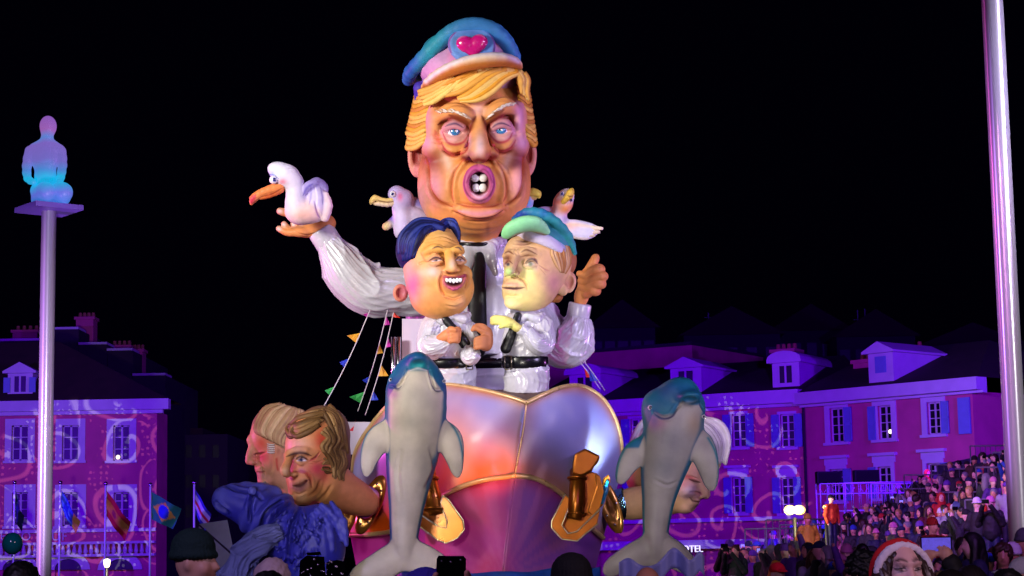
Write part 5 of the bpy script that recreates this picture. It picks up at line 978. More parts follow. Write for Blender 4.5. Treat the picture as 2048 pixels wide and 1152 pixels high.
def head_profile():
    fr = Fr(545, 920, 41.5); root = fr.root('head_figure', 'carnival head in profile with straight fair hair, behind the curly-haired head', 'carnival figure'); HS = 'd89c7c'
    S = Sculpt(fr, (480, 795, 640, 1010, -70, 90), 1.5, 18)
    S.ell((556, 880, 20), (52, 66, 50), 8, HS); S.ell((552, 928, 14), (42, 42, 40), 16, HS); S.ell((528, 872, 10), (27, 34, 32), 14, HS); S.chain([(503, 880, 6), (508, 884, 4)], [9, 8], 8, HS)
    S.chain([(508, 888, 4), (504, 906, 2), (499, 922, 2)], [8, 9, 8], 6, HS); S.ell((508, 925, -4), (8, 6, 8), 5, HS)
    S.ell((524, 938, 2), (12, 8, 18), 8, HS); S.ell((527, 950, 2), (11, 7, 18), 6, 'c88c80'); S.ell((531, 962, 4), (15, 12, 20), 10, HS); S.chain([(580, 950, 14), (610, 985, 30)], [36, 34], 14, HS)
    S.torus((557, 901, -26), 8, 3, 4, 'd89c7c', sc=(.7, 1.25)); S.ell((556, 902, -24), (5, 9, 6), 4, '803c28')
    for g, w_, d_ in [([(506, 936), (516, 934), (522, 928)], 1.6, 2), ([(512, 910), (522, 908), (532, 905)], 1.8, 3), ([(520, 925), (528, 940), (530, 955)], 2, 2.5), ([(513, 944), (522, 945), (530, 944)], 1.4, 2.5), ([(540, 950), (546, 930), (544, 910)], 3, 2)]: S.groove(g, w_, d_, both=.3)
    S.blob((524, 886), (14, 16), 'd84838', .8); S.blob((526, 915), (18, 14), 'd83858', .85); S.blob((552, 925), (16, 18), 'd06848', .5); S.paint([(508, 909), (518, 906), (530, 905)], 2.2, '58182c', .8, taper=True); S.paint([(512, 944), (522, 945), (530, 943)], 1.8, '702c28', .8, taper=True); S.blob((536, 945), (14, 14), '9c7850', .5); S.paint([(553, 918), (554, 930), (556, 940)], 2, 'b81818', .8)
    S.build('head', SKIN(), root, HS)
    H = Sculpt(fr, (495, 800, 640, 940, -50, 95), 1.6, 10)
    H.ell((560, 858, 26), (58, 50, 58), 4, '98785c'); H.ell((516, 905, -20), (36, 48, 90), 4, '98785c', op='sub'); H.ell((575, 935, -10), (40, 38, 60), 4, '98785c', op='sub'); H.build('hair_shell', FOAM(), root)
    rr = random.Random(4); cs = rib([(560, 810, 0), (528, 820, -14), (510, 840, -14), (505, 858, -10)], [(604, 822, -4), (596, 850, -22), (588, 880, -24), (576, 896, -24)], 16, 5.2, 'a47c58', 'd8b890', 1, .6, rr)
    for i, (P, r, c) in enumerate(cs):
        t = i / 15; P[1][0] += 6 * t; P[2] = [512 + t * 66, 858 + 20 * t, -22]; P[3] = [526 + 45 * t, 872 + 26 * t, -24]
    cs += [([(534, 888 + i * 4, -24), (542, 890 + i * 4, -26), (549, 889 + i * 4, -25)], [1, 2, 1.2], 'd8ccc8') for i in range(5)]
    locks(fr, [([(p[0], p[1]) for p in P], r, c) for P, r, c in cs], Over(S, H), 8, off=1.5).build('hair', FOAM(), root, vcol=True, smooth=True)
def head_right():
    fr = Fr(1385, 940, 40.4); root = fr.root('head_figure', 'carnival head with striped white hair and long nose, behind the right dolphin', 'carnival figure'); HS = 'ecb89c'
    S = Sculpt(fr, (1225, 830, 1465, 1050, -70, 90), 1.6, 18)
    S.ell((1385, 905, 20), (62, 70, 52), 8, HS, R=rotm(0, 18, 0)); S.ell((1374, 965, 12), (38, 48, 40), 18, HS, R=rotm(0, 18, 0)); S.ell((1372, 1012, 6), (18, 14, 22), 12, HS)
    S.chain([(1394, 955, -6), (1404, 974, -6), (1412, 990, -4)], [10, 9, 8], 8, HS); S.ell((1402, 993, -8), (8, 5, 8), 5, HS); S.ell((1386, 1004, -6), (12, 8, 12), 8, HS); S.ell((1372, 978, -26), (16, 14, 12), 10, 'e0b0b4')
    S.chain([(1360, 985, 16), (1300, 1002, 24), (1232, 1012, 40)], [38, 30, 29], 14, 'd0a078')
    for g, w_, d_ in [([(1378, 958), (1390, 962), (1400, 966)], 1.6, 3), ([(1384, 996), (1390, 1003), (1398, 1005)], 1.6, 3), ([(1370, 952), (1384, 954), (1396, 958)], 1.6, 2.5), ([(1380, 985), (1392, 984), (1400, 988)], 1.8, 3)]: S.groove(g, w_, d_, both=.3)
    S.blob((1376, 954), (18, 6), 'c02c48', .85, -15); S.blob((1366, 968), (14, 12), 'e08c9c', .7); S.blob((1392, 940), (20, 12), 'e49c9c', .6); S.paint([(1379, 994), (1386, 1001), (1399, 1003)], 2.4, '48140c', .95, taper=True); S.paint([(1378, 958), (1390, 963), (1401, 965)], 2.4, '401020', .95, taper=True); S.blob((1378, 980), (10, 7), 'e4c8e4', .6)
    S.build('head', SKIN(), root, HS)
    H = Sculpt(fr, (1335, 825, 1465, 960, -60, 95), 1.6, 10); H.ell((1396, 886, 30), (58, 54, 56), 4, 'a89cac', R=rotm(0, 20, 0)); H.ell((1378, 960, -20), (62, 48, 80), 4, 'a89cac', op='sub'); H.build('hair_shell', FOAM(), root); rr = random.Random(6)
    cs = rib([(1404, 838, -14), (1432, 850, -12), (1450, 880, -6), (1446, 925, 0)], [(1392, 850, -30), (1410, 870, -34), (1424, 895, -30), (1430, 930, -18)], 7, 5.0, 'dcd0dc', 'f4ecf4', .5, .5, rr)
    cs += rib([(1400, 836, -14), (1440, 846, 6), (1457, 880, 14), (1450, 930, 20)], [(1402, 836, -12), (1436, 850, -8), (1452, 880, 0), (1448, 928, 4)], 3, 5, 'd8ccd8', 'f4ecf4', .5, .5, rr)
    locks(fr, [([(p[0], p[1]) for p in P], r, c) for P, r, c in cs], Over(S, H), 8, off=1.5).build('hair', FOAM(), root, vcol=True, smooth=True)
    cuff(fr, root, (1224, 1014, 30), (1254, 1004, 26), 31, 'neck_ring', mat('foil', '7aa8c0', rough=.15, metal=1, bump=.8, bscale=14))
def head_far():
    fr = Fr(1280, 900, 42.0); root = fr.root('head_figure', 'carnival head with pale lilac hair mostly hidden between ship bow and right dolphin', 'carnival figure'); HS = 'c88c68'
    S = Sculpt(fr, (1235, 820, 1345, 1000, -60, 90), 1.8, 16); S.ell((1290, 910, 20), (36, 60, 44), 8, HS, R=rotm(0, 12, 0)); S.ell((1275, 955, 10), (24, 30, 34), 14, HS); S.build('head', SKIN(), root, HS)
    rr = random.Random(12); cs = rib([(1300, 832, -10), (1278, 856, -14), (1264, 890, -12), (1258, 930, -6)], [(1318, 834, -16), (1302, 864, -26), (1290, 896, -24), (1280, 925, -20)], 8, 6, 'a898b8', 'ccc0dc', .8, .5, rr)
    locks(fr, [([(p[0], p[1]) for p in P], r, c) for P, r, c in cs], S, 8, off=1.5).build('hair', FOAM(), root, vcol=True, smooth=True)
head_curly(); head_profile(); head_right(); head_far()

# ================================================================== the blue feathered creature, cloths and bunting
def blue_creature():
    fr = Fr(590, 1150, 36.0); root = fr.root('blue_creature_figure', 'large blue carnival creature with banded wings and carved feathers below the left heads', 'carnival figure'); B1 = '3836ac'
    S = Sculpt(fr, (405, 945, 715, 1200, -110, 80), 1.9, 22)
    S.chain([(446, 1000, 0), (470, 1004, 0), (505, 1018, 0), (545, 1040, 0)], [24, 31, 40, 50], 12, B1); S.chain([(440, 990, -8), (490, 978, -4), (545, 990, 0)], [12, 13, 18], 6, '6464c4')
    S.ell((585, 1075, -6), (62, 60, 60), 18, B1); S.ell((632, 1095, -6), (58, 86, 56), 18, B1); S.ell((655, 1040, 0), (24, 30, 40), 12, B1); S.ell((620, 1170, -6), (68, 50, 50), 14, '2a2c9c')
    S.torus((540, 1040, 0), 56, 7, 8, '4c4cb8', R=rotm(0, 0, 0) @ rotm(0, 40, 0) @ rotm(0, 0, 68)); S.torus((515, 1024, 0), 46, 6, 8, '5454c0', R=rotm(0, 38, 0) @ rotm(0, 0, 68))
    for i, (a, b, c) in enumerate((((640, 1012), (668, 1040), (680, 1080)), ((630, 1020), (655, 1052), (664, 1100)), ((622, 1030), (642, 1064), (650, 1110)), ((660, 1008), (684, 1046), (690, 1090)))): S.chain([(a[0], a[1], -50 + 8 * (i == 3)), (b[0], b[1], -54), (c[0], c[1], -52)], [5, 7, 5], 6, '4444b4')
    rr = random.Random(2)
    for i in range(52):
        u = rr.uniform(548, 640); v = rr.uniform(1022, 1130); L_ = rr.uniform(8, 14); a = rr.uniform(-.6, .6) + (u - 590) * .012
        dx, dy = math.sin(a) * L_, math.cos(a) * L_
        S.groove([(u - 4, v), (u + dx - 1, v + dy), (u + 5, v + 1)], 1.5, 3.6, False); S.paint([(u - 4, v), (u + dx - 1, v + dy), (u + 5, v + 1)], 1.8, '10106c', .85); S.bump((u, v + 2), (4, 6), 4)
    for g in ([(430, 1006), (440, 1016), (456, 1028)], [(450, 974), (475, 984), (505, 990), (520, 1000)], [(508, 985), (500, 1010), (500, 1044)], [(560, 1005), (530, 1030), (518, 1070)], [(575, 1010), (545, 1040), (535, 1085)], [(596, 1020), (580, 1060), (576, 1110)]): S.groove(g, 3.2, 8, both=.5); S.paint(g, 4, '14146c', .85)
    S.blob((440, 992), (16, 20), '6c70cc', .8); S.blob((650, 1110), (30, 50), '1c1c94', .7); S.blob((600, 1050), (24, 30), '2c30a0', .5)
    S.build('body', mat('blue_paint', vcol=True, rough=.5, noise=.15, nscale=6), root, B1)
    mb = MB(); c = fr.L((503, 984, -26)); mb.ball(c, 9 * fr.s, 20, 12, col=lin('7074d0')); mb.build('button', mat('blue_paint'), root, vcol=True, smooth=True)
    def sheet(nm, lab, poly, Y, col, amp, fold):
        f2 = Fr(poly[0][0], poly[0][1], Y); A = [(p[0], p[1], 0) for p in poly[0:2]]; return f2
    fr2 = Fr(500, 1110, 35.4); r2 = fr2.root('draped_cloth', 'pale grey draped cloth bunched below the blue creature', 'cloth')
    cloth_tube(fr2, 'cloth', r2, [(560, 1064, 0), (528, 1076, -4), (500, 1100, -6), (482, 1130, -6), (470, 1170, -4)], [18, 24, 26, 28, 30], n=120, m=90, amp=.34, k=4, seed=77, m_=mat('grey_cloth', '6c70a4', rough=.7, noise=.15))
    fr2 = Fr(440, 1070, 39.0); r2 = fr2.root('white_panel', 'slanting off-white panel with seam behind the man in the green beanie', 'panel')
    for q in ([(398, 1048), (454, 1040), (470, 1110)], [(398, 1052), (466, 1112), (440, 1160), (396, 1150)]):
        mb = MB(); mb.prism([tuple(fr2.L((u, v, 0))[[0, 2]]) for u, v in q][::-1], -2 * fr2.s, 2 * fr2.s); mb.build('sheet', mat('offwhite', '9894a0', rough=.8, noise=.15), r2)
    fr2 = Fr(550, 990, 38.5); r2 = fr2.root('crown_figure', 'small torn off-white paper crown between the blue creature and the heads', 'ornament')
    mb = MB(); rr = random.Random(3)
    for i in range(7):
        u = 524 + i * 9; mb.prism([tuple(fr2.L((a, b, 0))[[0, 2]]) for a, b in ((u, 1012), (u - 3, 985 - rr.random() * 14), (u + 3, 972 + i * 3), (u + 8, 990), (u + 10, 1014))][::-1], (-6 + i % 3 * 4) * fr2.s, (-3 + i % 3 * 4) * fr2.s)
    mb.build('crown_band', mat('parchment', 'c8bca0', rough=.8, noise=.3), r2)
    cloth_tube(fr2, 'crown_cloth', r2, [(520, 972, 8), (532, 985, 4), (545, 1000, 2)], [12, 16, 14], n=60, m=30, amp=.25, k=4, seed=3, m_=mat('offwhite'))
blue_creature()
def bunting(pts, flags, label, Y):
    fr = Fr(pts[0][0], pts[0][1], Y); root = fr.root('bunting_line', label, 'bunting', 'pennant lines of the float'); a, b = np.array(pts[0]), np.array(pts[1])
    n = 12; P = []
    for i in range(n + 1):
        t = i / n; p = a * (1 - t) + b * t; P.append((p[0] + 3.2 * math.sin(math.pi * t), p[1] + 3 * math.sin(math.pi * t), 0))
    mb = MB(); mb.tube(fr.L(P), 1.0 * fr.s, n=6, sm=1); mb.build('cord', mat('white_cord', 'c8c4d0', rough=.6), root, smooth=True)
    for t, sd, L_, col, wd in flags:
        i = t * n; p = np.array(P[int(i)]) * (1 - i % 1) + np.array(P[min(int(i) + 1, n)]) * (i % 1); d = (b - a) / np.linalg.norm(b - a)
        p0, p1 = p[:2] - d * wd / 2, p[:2] + d * wd / 2; nrm = np.array([-d[1], d[0]]) * sd; tip = p[:2] + nrm * L_ + d * wd * .25
        V = [(p0[0], p0[1], 0), (p1[0], p1[1], 0), (tip[0], tip[1], -4), ((p0[0] + tip[0]) / 2, (p0[1] + tip[1]) / 2, 2.5), ((p1[0] + tip[0]) / 2, (p1[1] + tip[1]) / 2, -3)]
        V = fr.L(V); V = np.vstack([V, V + np.array([0, .02, 0])])
        link_mesh('pennant', V, [(0, 1, 4, 3), (3, 4, 2), (8, 9, 6, 5), (7, 9, 8), (0, 3, 8, 5), (3, 2, 7, 8), (2, 4, 9, 7), (4, 1, 6, 9), (1, 0, 5, 6)], mat('pennant_' + col, col, rough=.55, noise=.1), root, smooth=False)
Yl, Bl, Gr, Mg, Rd = 'd89a28', '1c38c8', '28a048', 'b81ca0', 'd02818'
bunting([(740, 620), (645, 818)], [(.05, 1, 10, Mg, 10), (.27, 1, 22, Yl, 22), (.52, 1, 14, Bl, 20), (.81, 1, 14, Gr, 20)], 'leftmost pennant line running from the raised sleeve down to the curly head, green pennant lowest', 41.0)
bunting([(775, 620), (716, 822)], [(.1, -1, 12, Mg, 20), (.37, -1, 12, Yl, 22), (.68, 1, 12, Bl, 16), (.86, 1, 26, Gr, 24)], 'pennant line left of the mast with large green pennant near its foot', 41.6)
bunting([(787, 625), (731, 830)], [(.28, -1, 10, Mg, 22), (.55, -1, 20, Yl, 24), (.80, -1, 15, Bl, 20), (.02, -1, 16, Rd, 10)], 'pennant line beside the white mast with yellow and blue pennants', 42.2)
bunting([(1158, 722), (1200, 778)], [(.35, 1, 9, Rd, 26)], 'short left pennant line under the thumbs-up sleeve with a red pennant', 42.5)
bunting([(1166, 720), (1210, 782)], [(.4, 1, 14, Bl, 34)], 'short right pennant line under the thumbs-up sleeve with a blue pennant', 42.0)
fr_ = Fr(712, 855, 41); r_ = fr_.root('red_pennant', 'small dark red pennant hanging against the pale rear panel', 'bunting'); mb = MB(); mb.prism([tuple(fr_.L((u, v, 0))[[0, 2]]) for u, v in ((712, 836), (706, 862), (697, 862), (708, 852))][::-1], 0, .02); mb.build('pennant', mat('pennant_c01030', 'c01030', rough=.5), r_)
# ================================================================== the square
def ground():
    mb = MB(); mb.add([(-400, -60, 0), (400, -60, 0), (400, 700, 0), (-400, 700, 0)], [(0, 1, 2, 3)])
    o = mb.build('ground', mat('paving_stone', '3a3438', rough=.7, noise=.3, nscale=.8, bump=.2, bscale=3)); o['kind'] = 'structure'
ground()
def H_of(v, Y, u=1024): return float(at(u, v, Y)[2])
def pole(name, label, cat, utop, vtop, ubot, Y, r, group=None):
    base = on_g(ubot, Y); top = H_of(vtop, Y, utop)
    root = empty(name, (base[0], base[1], 0), label, cat, group); return root, top
def on_g(u, Y):
    """ground point seen along column u (at the bottom edge of the photo)"""
    p = at(u, 1100, Y); return (float(p[0]), float(Y))
def steel():
    new = 'brushed_steel' not in MATS; m = mat('brushed_steel', 'd8d6dc', rough=.36, metal=.6)
    if new:
        nt = m.node_tree; b = nt.nodes['Principled BSDF']; b.inputs['Anisotropic'].default_value = .9; t = nt.nodes.new('ShaderNodeTangent'); b.inputs['Anisotropic Rotation'].default_value = .25; t.direction_type = 'RADIAL'; t.axis = 'Z'; nt.links.new(t.outputs[0], b.inputs['Tangent'])
    return m
def statue():
    base = on_g(88, 50); root = empty('statue_pole', (base[0], base[1], 0), 'tall round steel column carrying the glowing kneeling statue', 'column')
    zt = H_of(423, 50, 97); mb = MB(); mb.lathe([(.19, 0), (.19, zt), (.14, zt), (.14, zt + .001)], n=40); mb.build('column', steel(), root, smooth=True)
    mb = MB(); mb.box((-.66, -.66, 0), (.66, .66, .13)); o = mb.build('plate', mat('purple_plate', '6a50a8', rough=.4), root); o.location = (0, 0, zt); o.rotation_euler = (0, 0, math.radians(38))
    p = at(97, 409, 50)
    fr = Fr(97, 409, 50, facing=False); fr.M = Matrix.Translation((base[0], base[1], zt + .13)) @ fr.M.to_3x3().to_4x4()
    r2 = bpy.data.objects.new('kneeling_statue', None); C.objects.link(r2); r2.matrix_world = Matrix.Translation((base[0], base[1], zt + .13)); tag(r2, 'glowing translucent kneeling human statue with hands on its thighs, on top of the column', 'statue')
    S = Sculpt(fr, (35, 215, 165, 420, -70, 60), 1.3, 10); c = 'b0a0e8'
    S.ell((93, 245, 0), (16.5, 21, 20), 4, c); S.chain([(91, 262, 2), (90, 285, 4)], [11, 13], 6, c); S.ell((93, 256, -6), (11, 13, 13), 6, c)
    S.chain([(66, 290, 4), (90, 284, 4), (114, 292, 4)], [12, 12, 11], 7, c); S.ell((87, 310, 2), (29, 28, 18), 7, c); S.ell((88, 345, 4), (22, 32, 17), 9, c); S.ell((88, 376, 6), (30, 22, 26), 12, c)
    S.chain([(56, 294, 4), (51, 325, 2), (55, 352, -6), (72, 364, -26)], [10, 9, 7.5, 6], 3, c); S.chain([(119, 296, 4), (122, 325, 2), (122, 352, -10), (124, 364, -30)], [10, 9, 7.5, 6], 3, c)
    S.chain([(78, 384, -4), (96, 382, -34), (106, 386, -50)], [16, 16, 15], 4, c); S.chain([(102, 384, -4), (126, 382, -30), (138, 386, -42)], [16, 16, 15], 4, c)
    S.chain([(106, 394, -50), (84, 398, -20), (66, 396, 20)], [13, 12, 9], 8, c); S.chain([(138, 394, -42), (124, 398, -10), (108, 396, 20)], [13, 12, 9], 8, c); S.groove([(102, 290), (103, 320), (102, 345)], 1.5, 1.6); S.groove([(70, 318), (90, 322), (112, 318)], 2, 1.2)
    o = S.build('figure', None, r2, c)
    # map local v to the glow of the lamps inside
    m = bpy.data.materials.new('glowing_resin'); m.use_nodes = True; nt = m.node_tree; b = nt.nodes['Principled BSDF']; b.inputs['Base Color'].default_value = (.10, .08, .24, 1); b.inputs['Roughness'].default_value = .4
    tc = nt.nodes.new('ShaderNodeTexCoord'); sx = nt.nodes.new('ShaderNodeSeparateXYZ'); nt.links.new(tc.outputs['Generated'], sx.inputs[0]); cr = nt.nodes.new('ShaderNodeValToRGB')
    el = cr.color_ramp.elements; el[0].position = 0; el[0].color = (*lin('1878c8'), 1); el[1].position = 1; el[1].color = (*lin('8858b8'), 1)
    for p_, cc in ((.12, '5468cc'), (.24, '10a8dc'), (.32, '08b4e0'), (.40, '4484cc'), (.5, '7068c0'), (.68, '7c64c0'), (.75, '5c84d4'), (.82, '9c60b4')): e = el.new(p_); e.color = (*lin(cc), 1)
    nz = nt.nodes.new('ShaderNodeTexNoise'); nz.inputs['Scale'].default_value = 3; ad = nt.nodes.new('ShaderNodeMath'); ad.operation = 'MULTIPLY_ADD'; ad.inputs[1].default_value = .12
    nt.links.new(tc.outputs['Generated'], nz.inputs['Vector']); nt.links.new(nz.outputs[0], ad.inputs[0]); sb = nt.nodes.new('ShaderNodeMath'); sb.operation = 'SUBTRACT'; sb.inputs[1].default_value = .06
    nt.links.new(sx.outputs[2], sb.inputs[0]); nt.links.new(sb.outputs[0], ad.inputs[2]); nt.links.new(ad.outputs[0], cr.inputs[0])
    nt.links.new(cr.outputs[0], b.inputs['Emission Color']); b.inputs['Emission Strength'].default_value = .8; o.data.materials.append(m)
statue()
base = on_g(2041, 32); root = empty('steel_column', (base[0], base[1], 0), 'tall bare steel column close by at the right edge, in front of the grandstand', 'column'); mb = MB(); mb.lathe([(.178, 0), (.178, 15), (.15, 15.02)], n=48); mb.build('column', steel(), root, smooth=True)
# ------------------------------------------------------------------ facades
def WALL(): return mat('red_render', 'c84c74', rough=.85, noise=.16, nscale=.9, bump=.1, bscale=5)
def TRIM(): return mat('white_stucco', 'c8bcc0', rough=.8, noise=.08, nscale=1.5)
def SHUT(): return mat('blue_shutter', '7088b0', rough=.7, noise=.08)
def PANE(): return mat('window_glass', '04050c', rough=.4, spec=.4)
def ROOF(): return mat('roof_tile', '2a1210', rough=.9, noise=.3, nscale=2)
class Facade:
    def __init__(s, name, label, P0, P1, cat='building', group=None):
        s.P0 = np.array([P0[0], P0[1], 0.0]); P1 = np.array([P1[0], P1[1], 0.0]); s.w = np.linalg.norm(P1 - s.P0); s.ux = (P1 - s.P0) / s.w; s.n = np.array([s.ux[1], -s.ux[0], 0])
        s.root = empty(name, tuple(s.P0), label, cat, group, math.atan2(s.ux[1], s.ux[0]))
    def uv(s, u, v, dy=0.0):
        """local (x, z) on the facade seen at (u, v)"""
        d = ray(u, v); o = s.P0 - s.n * -dy * 0; nn = s.n; q = s.P0 + nn * (-dy) * -1
        t = np.dot(q - CAM, nn) / np.dot(d, nn); p = CAM + d * t; return float(np.dot(p - s.P0, s.ux)), float(p[2])
    def part(s, name, mb, m, parent=None, **k): return mb.build(name, m, parent or s.root, **k)
    def wall(s, x0, x1, z0, z1, holes, m, depth=8, name='wall', y=0.0, rev=.28):
        xs = sorted({x0, x1, *[h[0] for h in holes], *[h[2] for h in holes]}); zs = sorted({z0, z1, *[h[1] for h in holes], *[h[3] for h in holes]})
        xs = [x for x in xs if x0 <= x <= x1]; zs = [z for z in zs if z0 <= z <= z1]; mb = MB()
        for a, b in zip(xs, xs[1:]):
            for c, d in zip(zs, zs[1:]):
                cx, cz = (a + b) / 2, (c + d) / 2
                if any(h[0] < cx < h[2] and h[1] < cz < h[3] for h in holes): continue
                mb.add([(a, y, c), (b, y, c), (b, y, d), (a, y, d)], [(0, 1, 2, 3)])
        for a, c, b, d in holes: mb.add([(a, y, c), (b, y, c), (b, y, d), (a, y, d), (a, y + rev, c), (b, y + rev, c), (b, y + rev, d), (a, y + rev, d)], [(0, 1, 5, 4), (1, 2, 6, 5), (2, 3, 7, 6), (3, 0, 4, 7), (4, 5, 6, 7)])
        mb.add([(x0, y, z0), (x1, y, z0), (x1, y, z1), (x0, y, z1), (x0, y + depth, z0), (x1, y + depth, z0), (x1, y + depth, z1), (x0, y + depth, z1)], [(0, 3, 7, 4), (1, 5, 6, 2), (3, 2, 6, 7), (4, 7, 6, 5)])
        return s.part(name, mb, m)
    def window(s, h, shut=(), surround=.16, rows=4, head=False, y=0.0, sill=True):
        x0, z0, x1, z1 = h; f = MB(); fw = .07; yy = y + .14
        for q in ((x0, z0, x0 + fw, z1), (x1 - fw, z0, x1, z1), (x0, z1 - fw, x1, z1), (x0, z0, x1, z0 + fw), ((x0 + x1) / 2 - .05, z0, (x0 + x1) / 2 + .05, z1)): f.box((q[0], yy, q[1]), (q[2], yy + .07, q[3]))
        for i in range(1, rows): z = z0 + (z1 - z0) * i / rows; f.box((x0, yy + .012, z - .022), (x1, yy + .058, z + .022))
        w = s.part('window', f, TRIM()); s.part('pane', MB().box((x0, yy + .03, z0), (x1, yy + .04, z1)), PANE(), w)
        t = MB(); a = surround
        t.box((x0 - a, y - .06, z0), (x0, y + .05, z1)); t.box((x1, y - .06, z0), (x1 + a, y + .05, z1)); t.box((x0 - a, y - .06, z1), (x1 + a, y + .05, z1 + a))
        if sill: t.box((x0 - a - .06, y - .16, z0 - .13), (x1 + a + .06, y + .05, z0))
        if head: t.box((x0 - a - .08, y - .05, z1 + a), (x1 + a + .08, y + .05, z1 + a + .32)); t.box((x0 - a - .2, y - .24, z1 + a + .32), (x1 + a + .2, y + .05, z1 + a + .46))
        s.part('window_surround', t, TRIM(), w)
        for sd in shut:
            wd = (x1 - x0) * .56; g = MB(); xa = x0 - a * .3 - wd if sd == 'l' else x1 + a * .3
            for q in ((xa, z0, xa + .05, z1), (xa + wd - .05, z0, xa + wd, z1), (xa, z1 - .06, xa + wd, z1), (xa, z0, xa + wd, z0 + .06), (xa, (z0 + z1) / 2 - .04, xa + wd, (z0 + z1) / 2 + .04)): g.box((q[0], y - .13, q[1]), (q[2], y - .075, q[3]))
            so = s.part('shutter', g, SHUT(), w); n = 16; sl = MB()
            for i in range(n): z = z0 + .06 + (z1 - z0 - .12) * i / n; sl.add([(xa + .05, y - .12, z), (xa + wd - .05, y - .12, z), (xa + wd - .05, y - .085, z + (z1 - z0) / n * .95), (xa + .05, y - .085, z + (z1 - z0) / n * .95)], [(0, 1, 2, 3)])
            so2 = sl.build('louvres', SHUT(), so)
        return w
    def dormer(s, u, vb, vt, wu, lit=False, shutter=False, arch=False, y=-.1, label=None):
        x, zb = s.uv(u, vb); _, zt = s.uv(u, vt); x1, _ = s.uv(u + wu / 2, vb); hw = x1 - x; zc = zb + (zt - zb) * .66; mb = MB()
        mb.box((x - hw, y, zb - .6), (x + hw, y + 4, zc)); d = s.part('dormer', mb, TRIM())
        mb = MB()
        if arch: poly = [(x - hw - .2, zc)] + [(x + (hw + .2) * math.cos(a), zc + (zt - zc) * (.25 + .75 * math.sin(a))) for a in np.linspace(math.pi, 0, 9)] + [(x + hw + .2, zc)]
        else: poly = [(x - hw - .22, zc), (x - hw - .22, zc + .1), (x, zt), (x + hw + .22, zc + .1), (x + hw + .22, zc)]
        mb.prism(poly[::-1], y - .25, y + 4.1); s.part('dormer_roof', mb, TRIM(), d)
        mb = MB(); mb.box((x - hw * .45, y - .03, zb + .15), (x + hw * .45, y - .01, zc - .15)); s.part('dormer_pane', mb, SHUT() if shutter else PANE(), d)
        if not shutter: mb = MB(); mb.box((x - .05, y - .06, zb + .15), (x + .05, y - .031, zc - .15)); s.part('dormer_mullion', mb, TRIM(), d)
    def chimney(s, u0, u1, vt, vb, y=4, pots=4):
        x0, zt = s.uv(u0, vt); x1, zb = s.uv(u1, vb); mb = MB(); mb.box((x0, y, zb - 1.5), (x1, y + 1.2, zt)); mb.box((x0 - .1, y - .1, zt), (x1 + .1, y + 1.3, zt + .18)); c = s.part('chimney', mb, WALL())
        mb = MB()
        for i in range(pots): xx = x0 + (x1 - x0) * (i + .5) / pots; mb.lathe([(.13, zt + .18), (.1, zt + .5)], (xx, y + .6, 0), 8)
        s.part('chimney_pot', mb, mat('clay', '9a5a40', rough=.9), c)
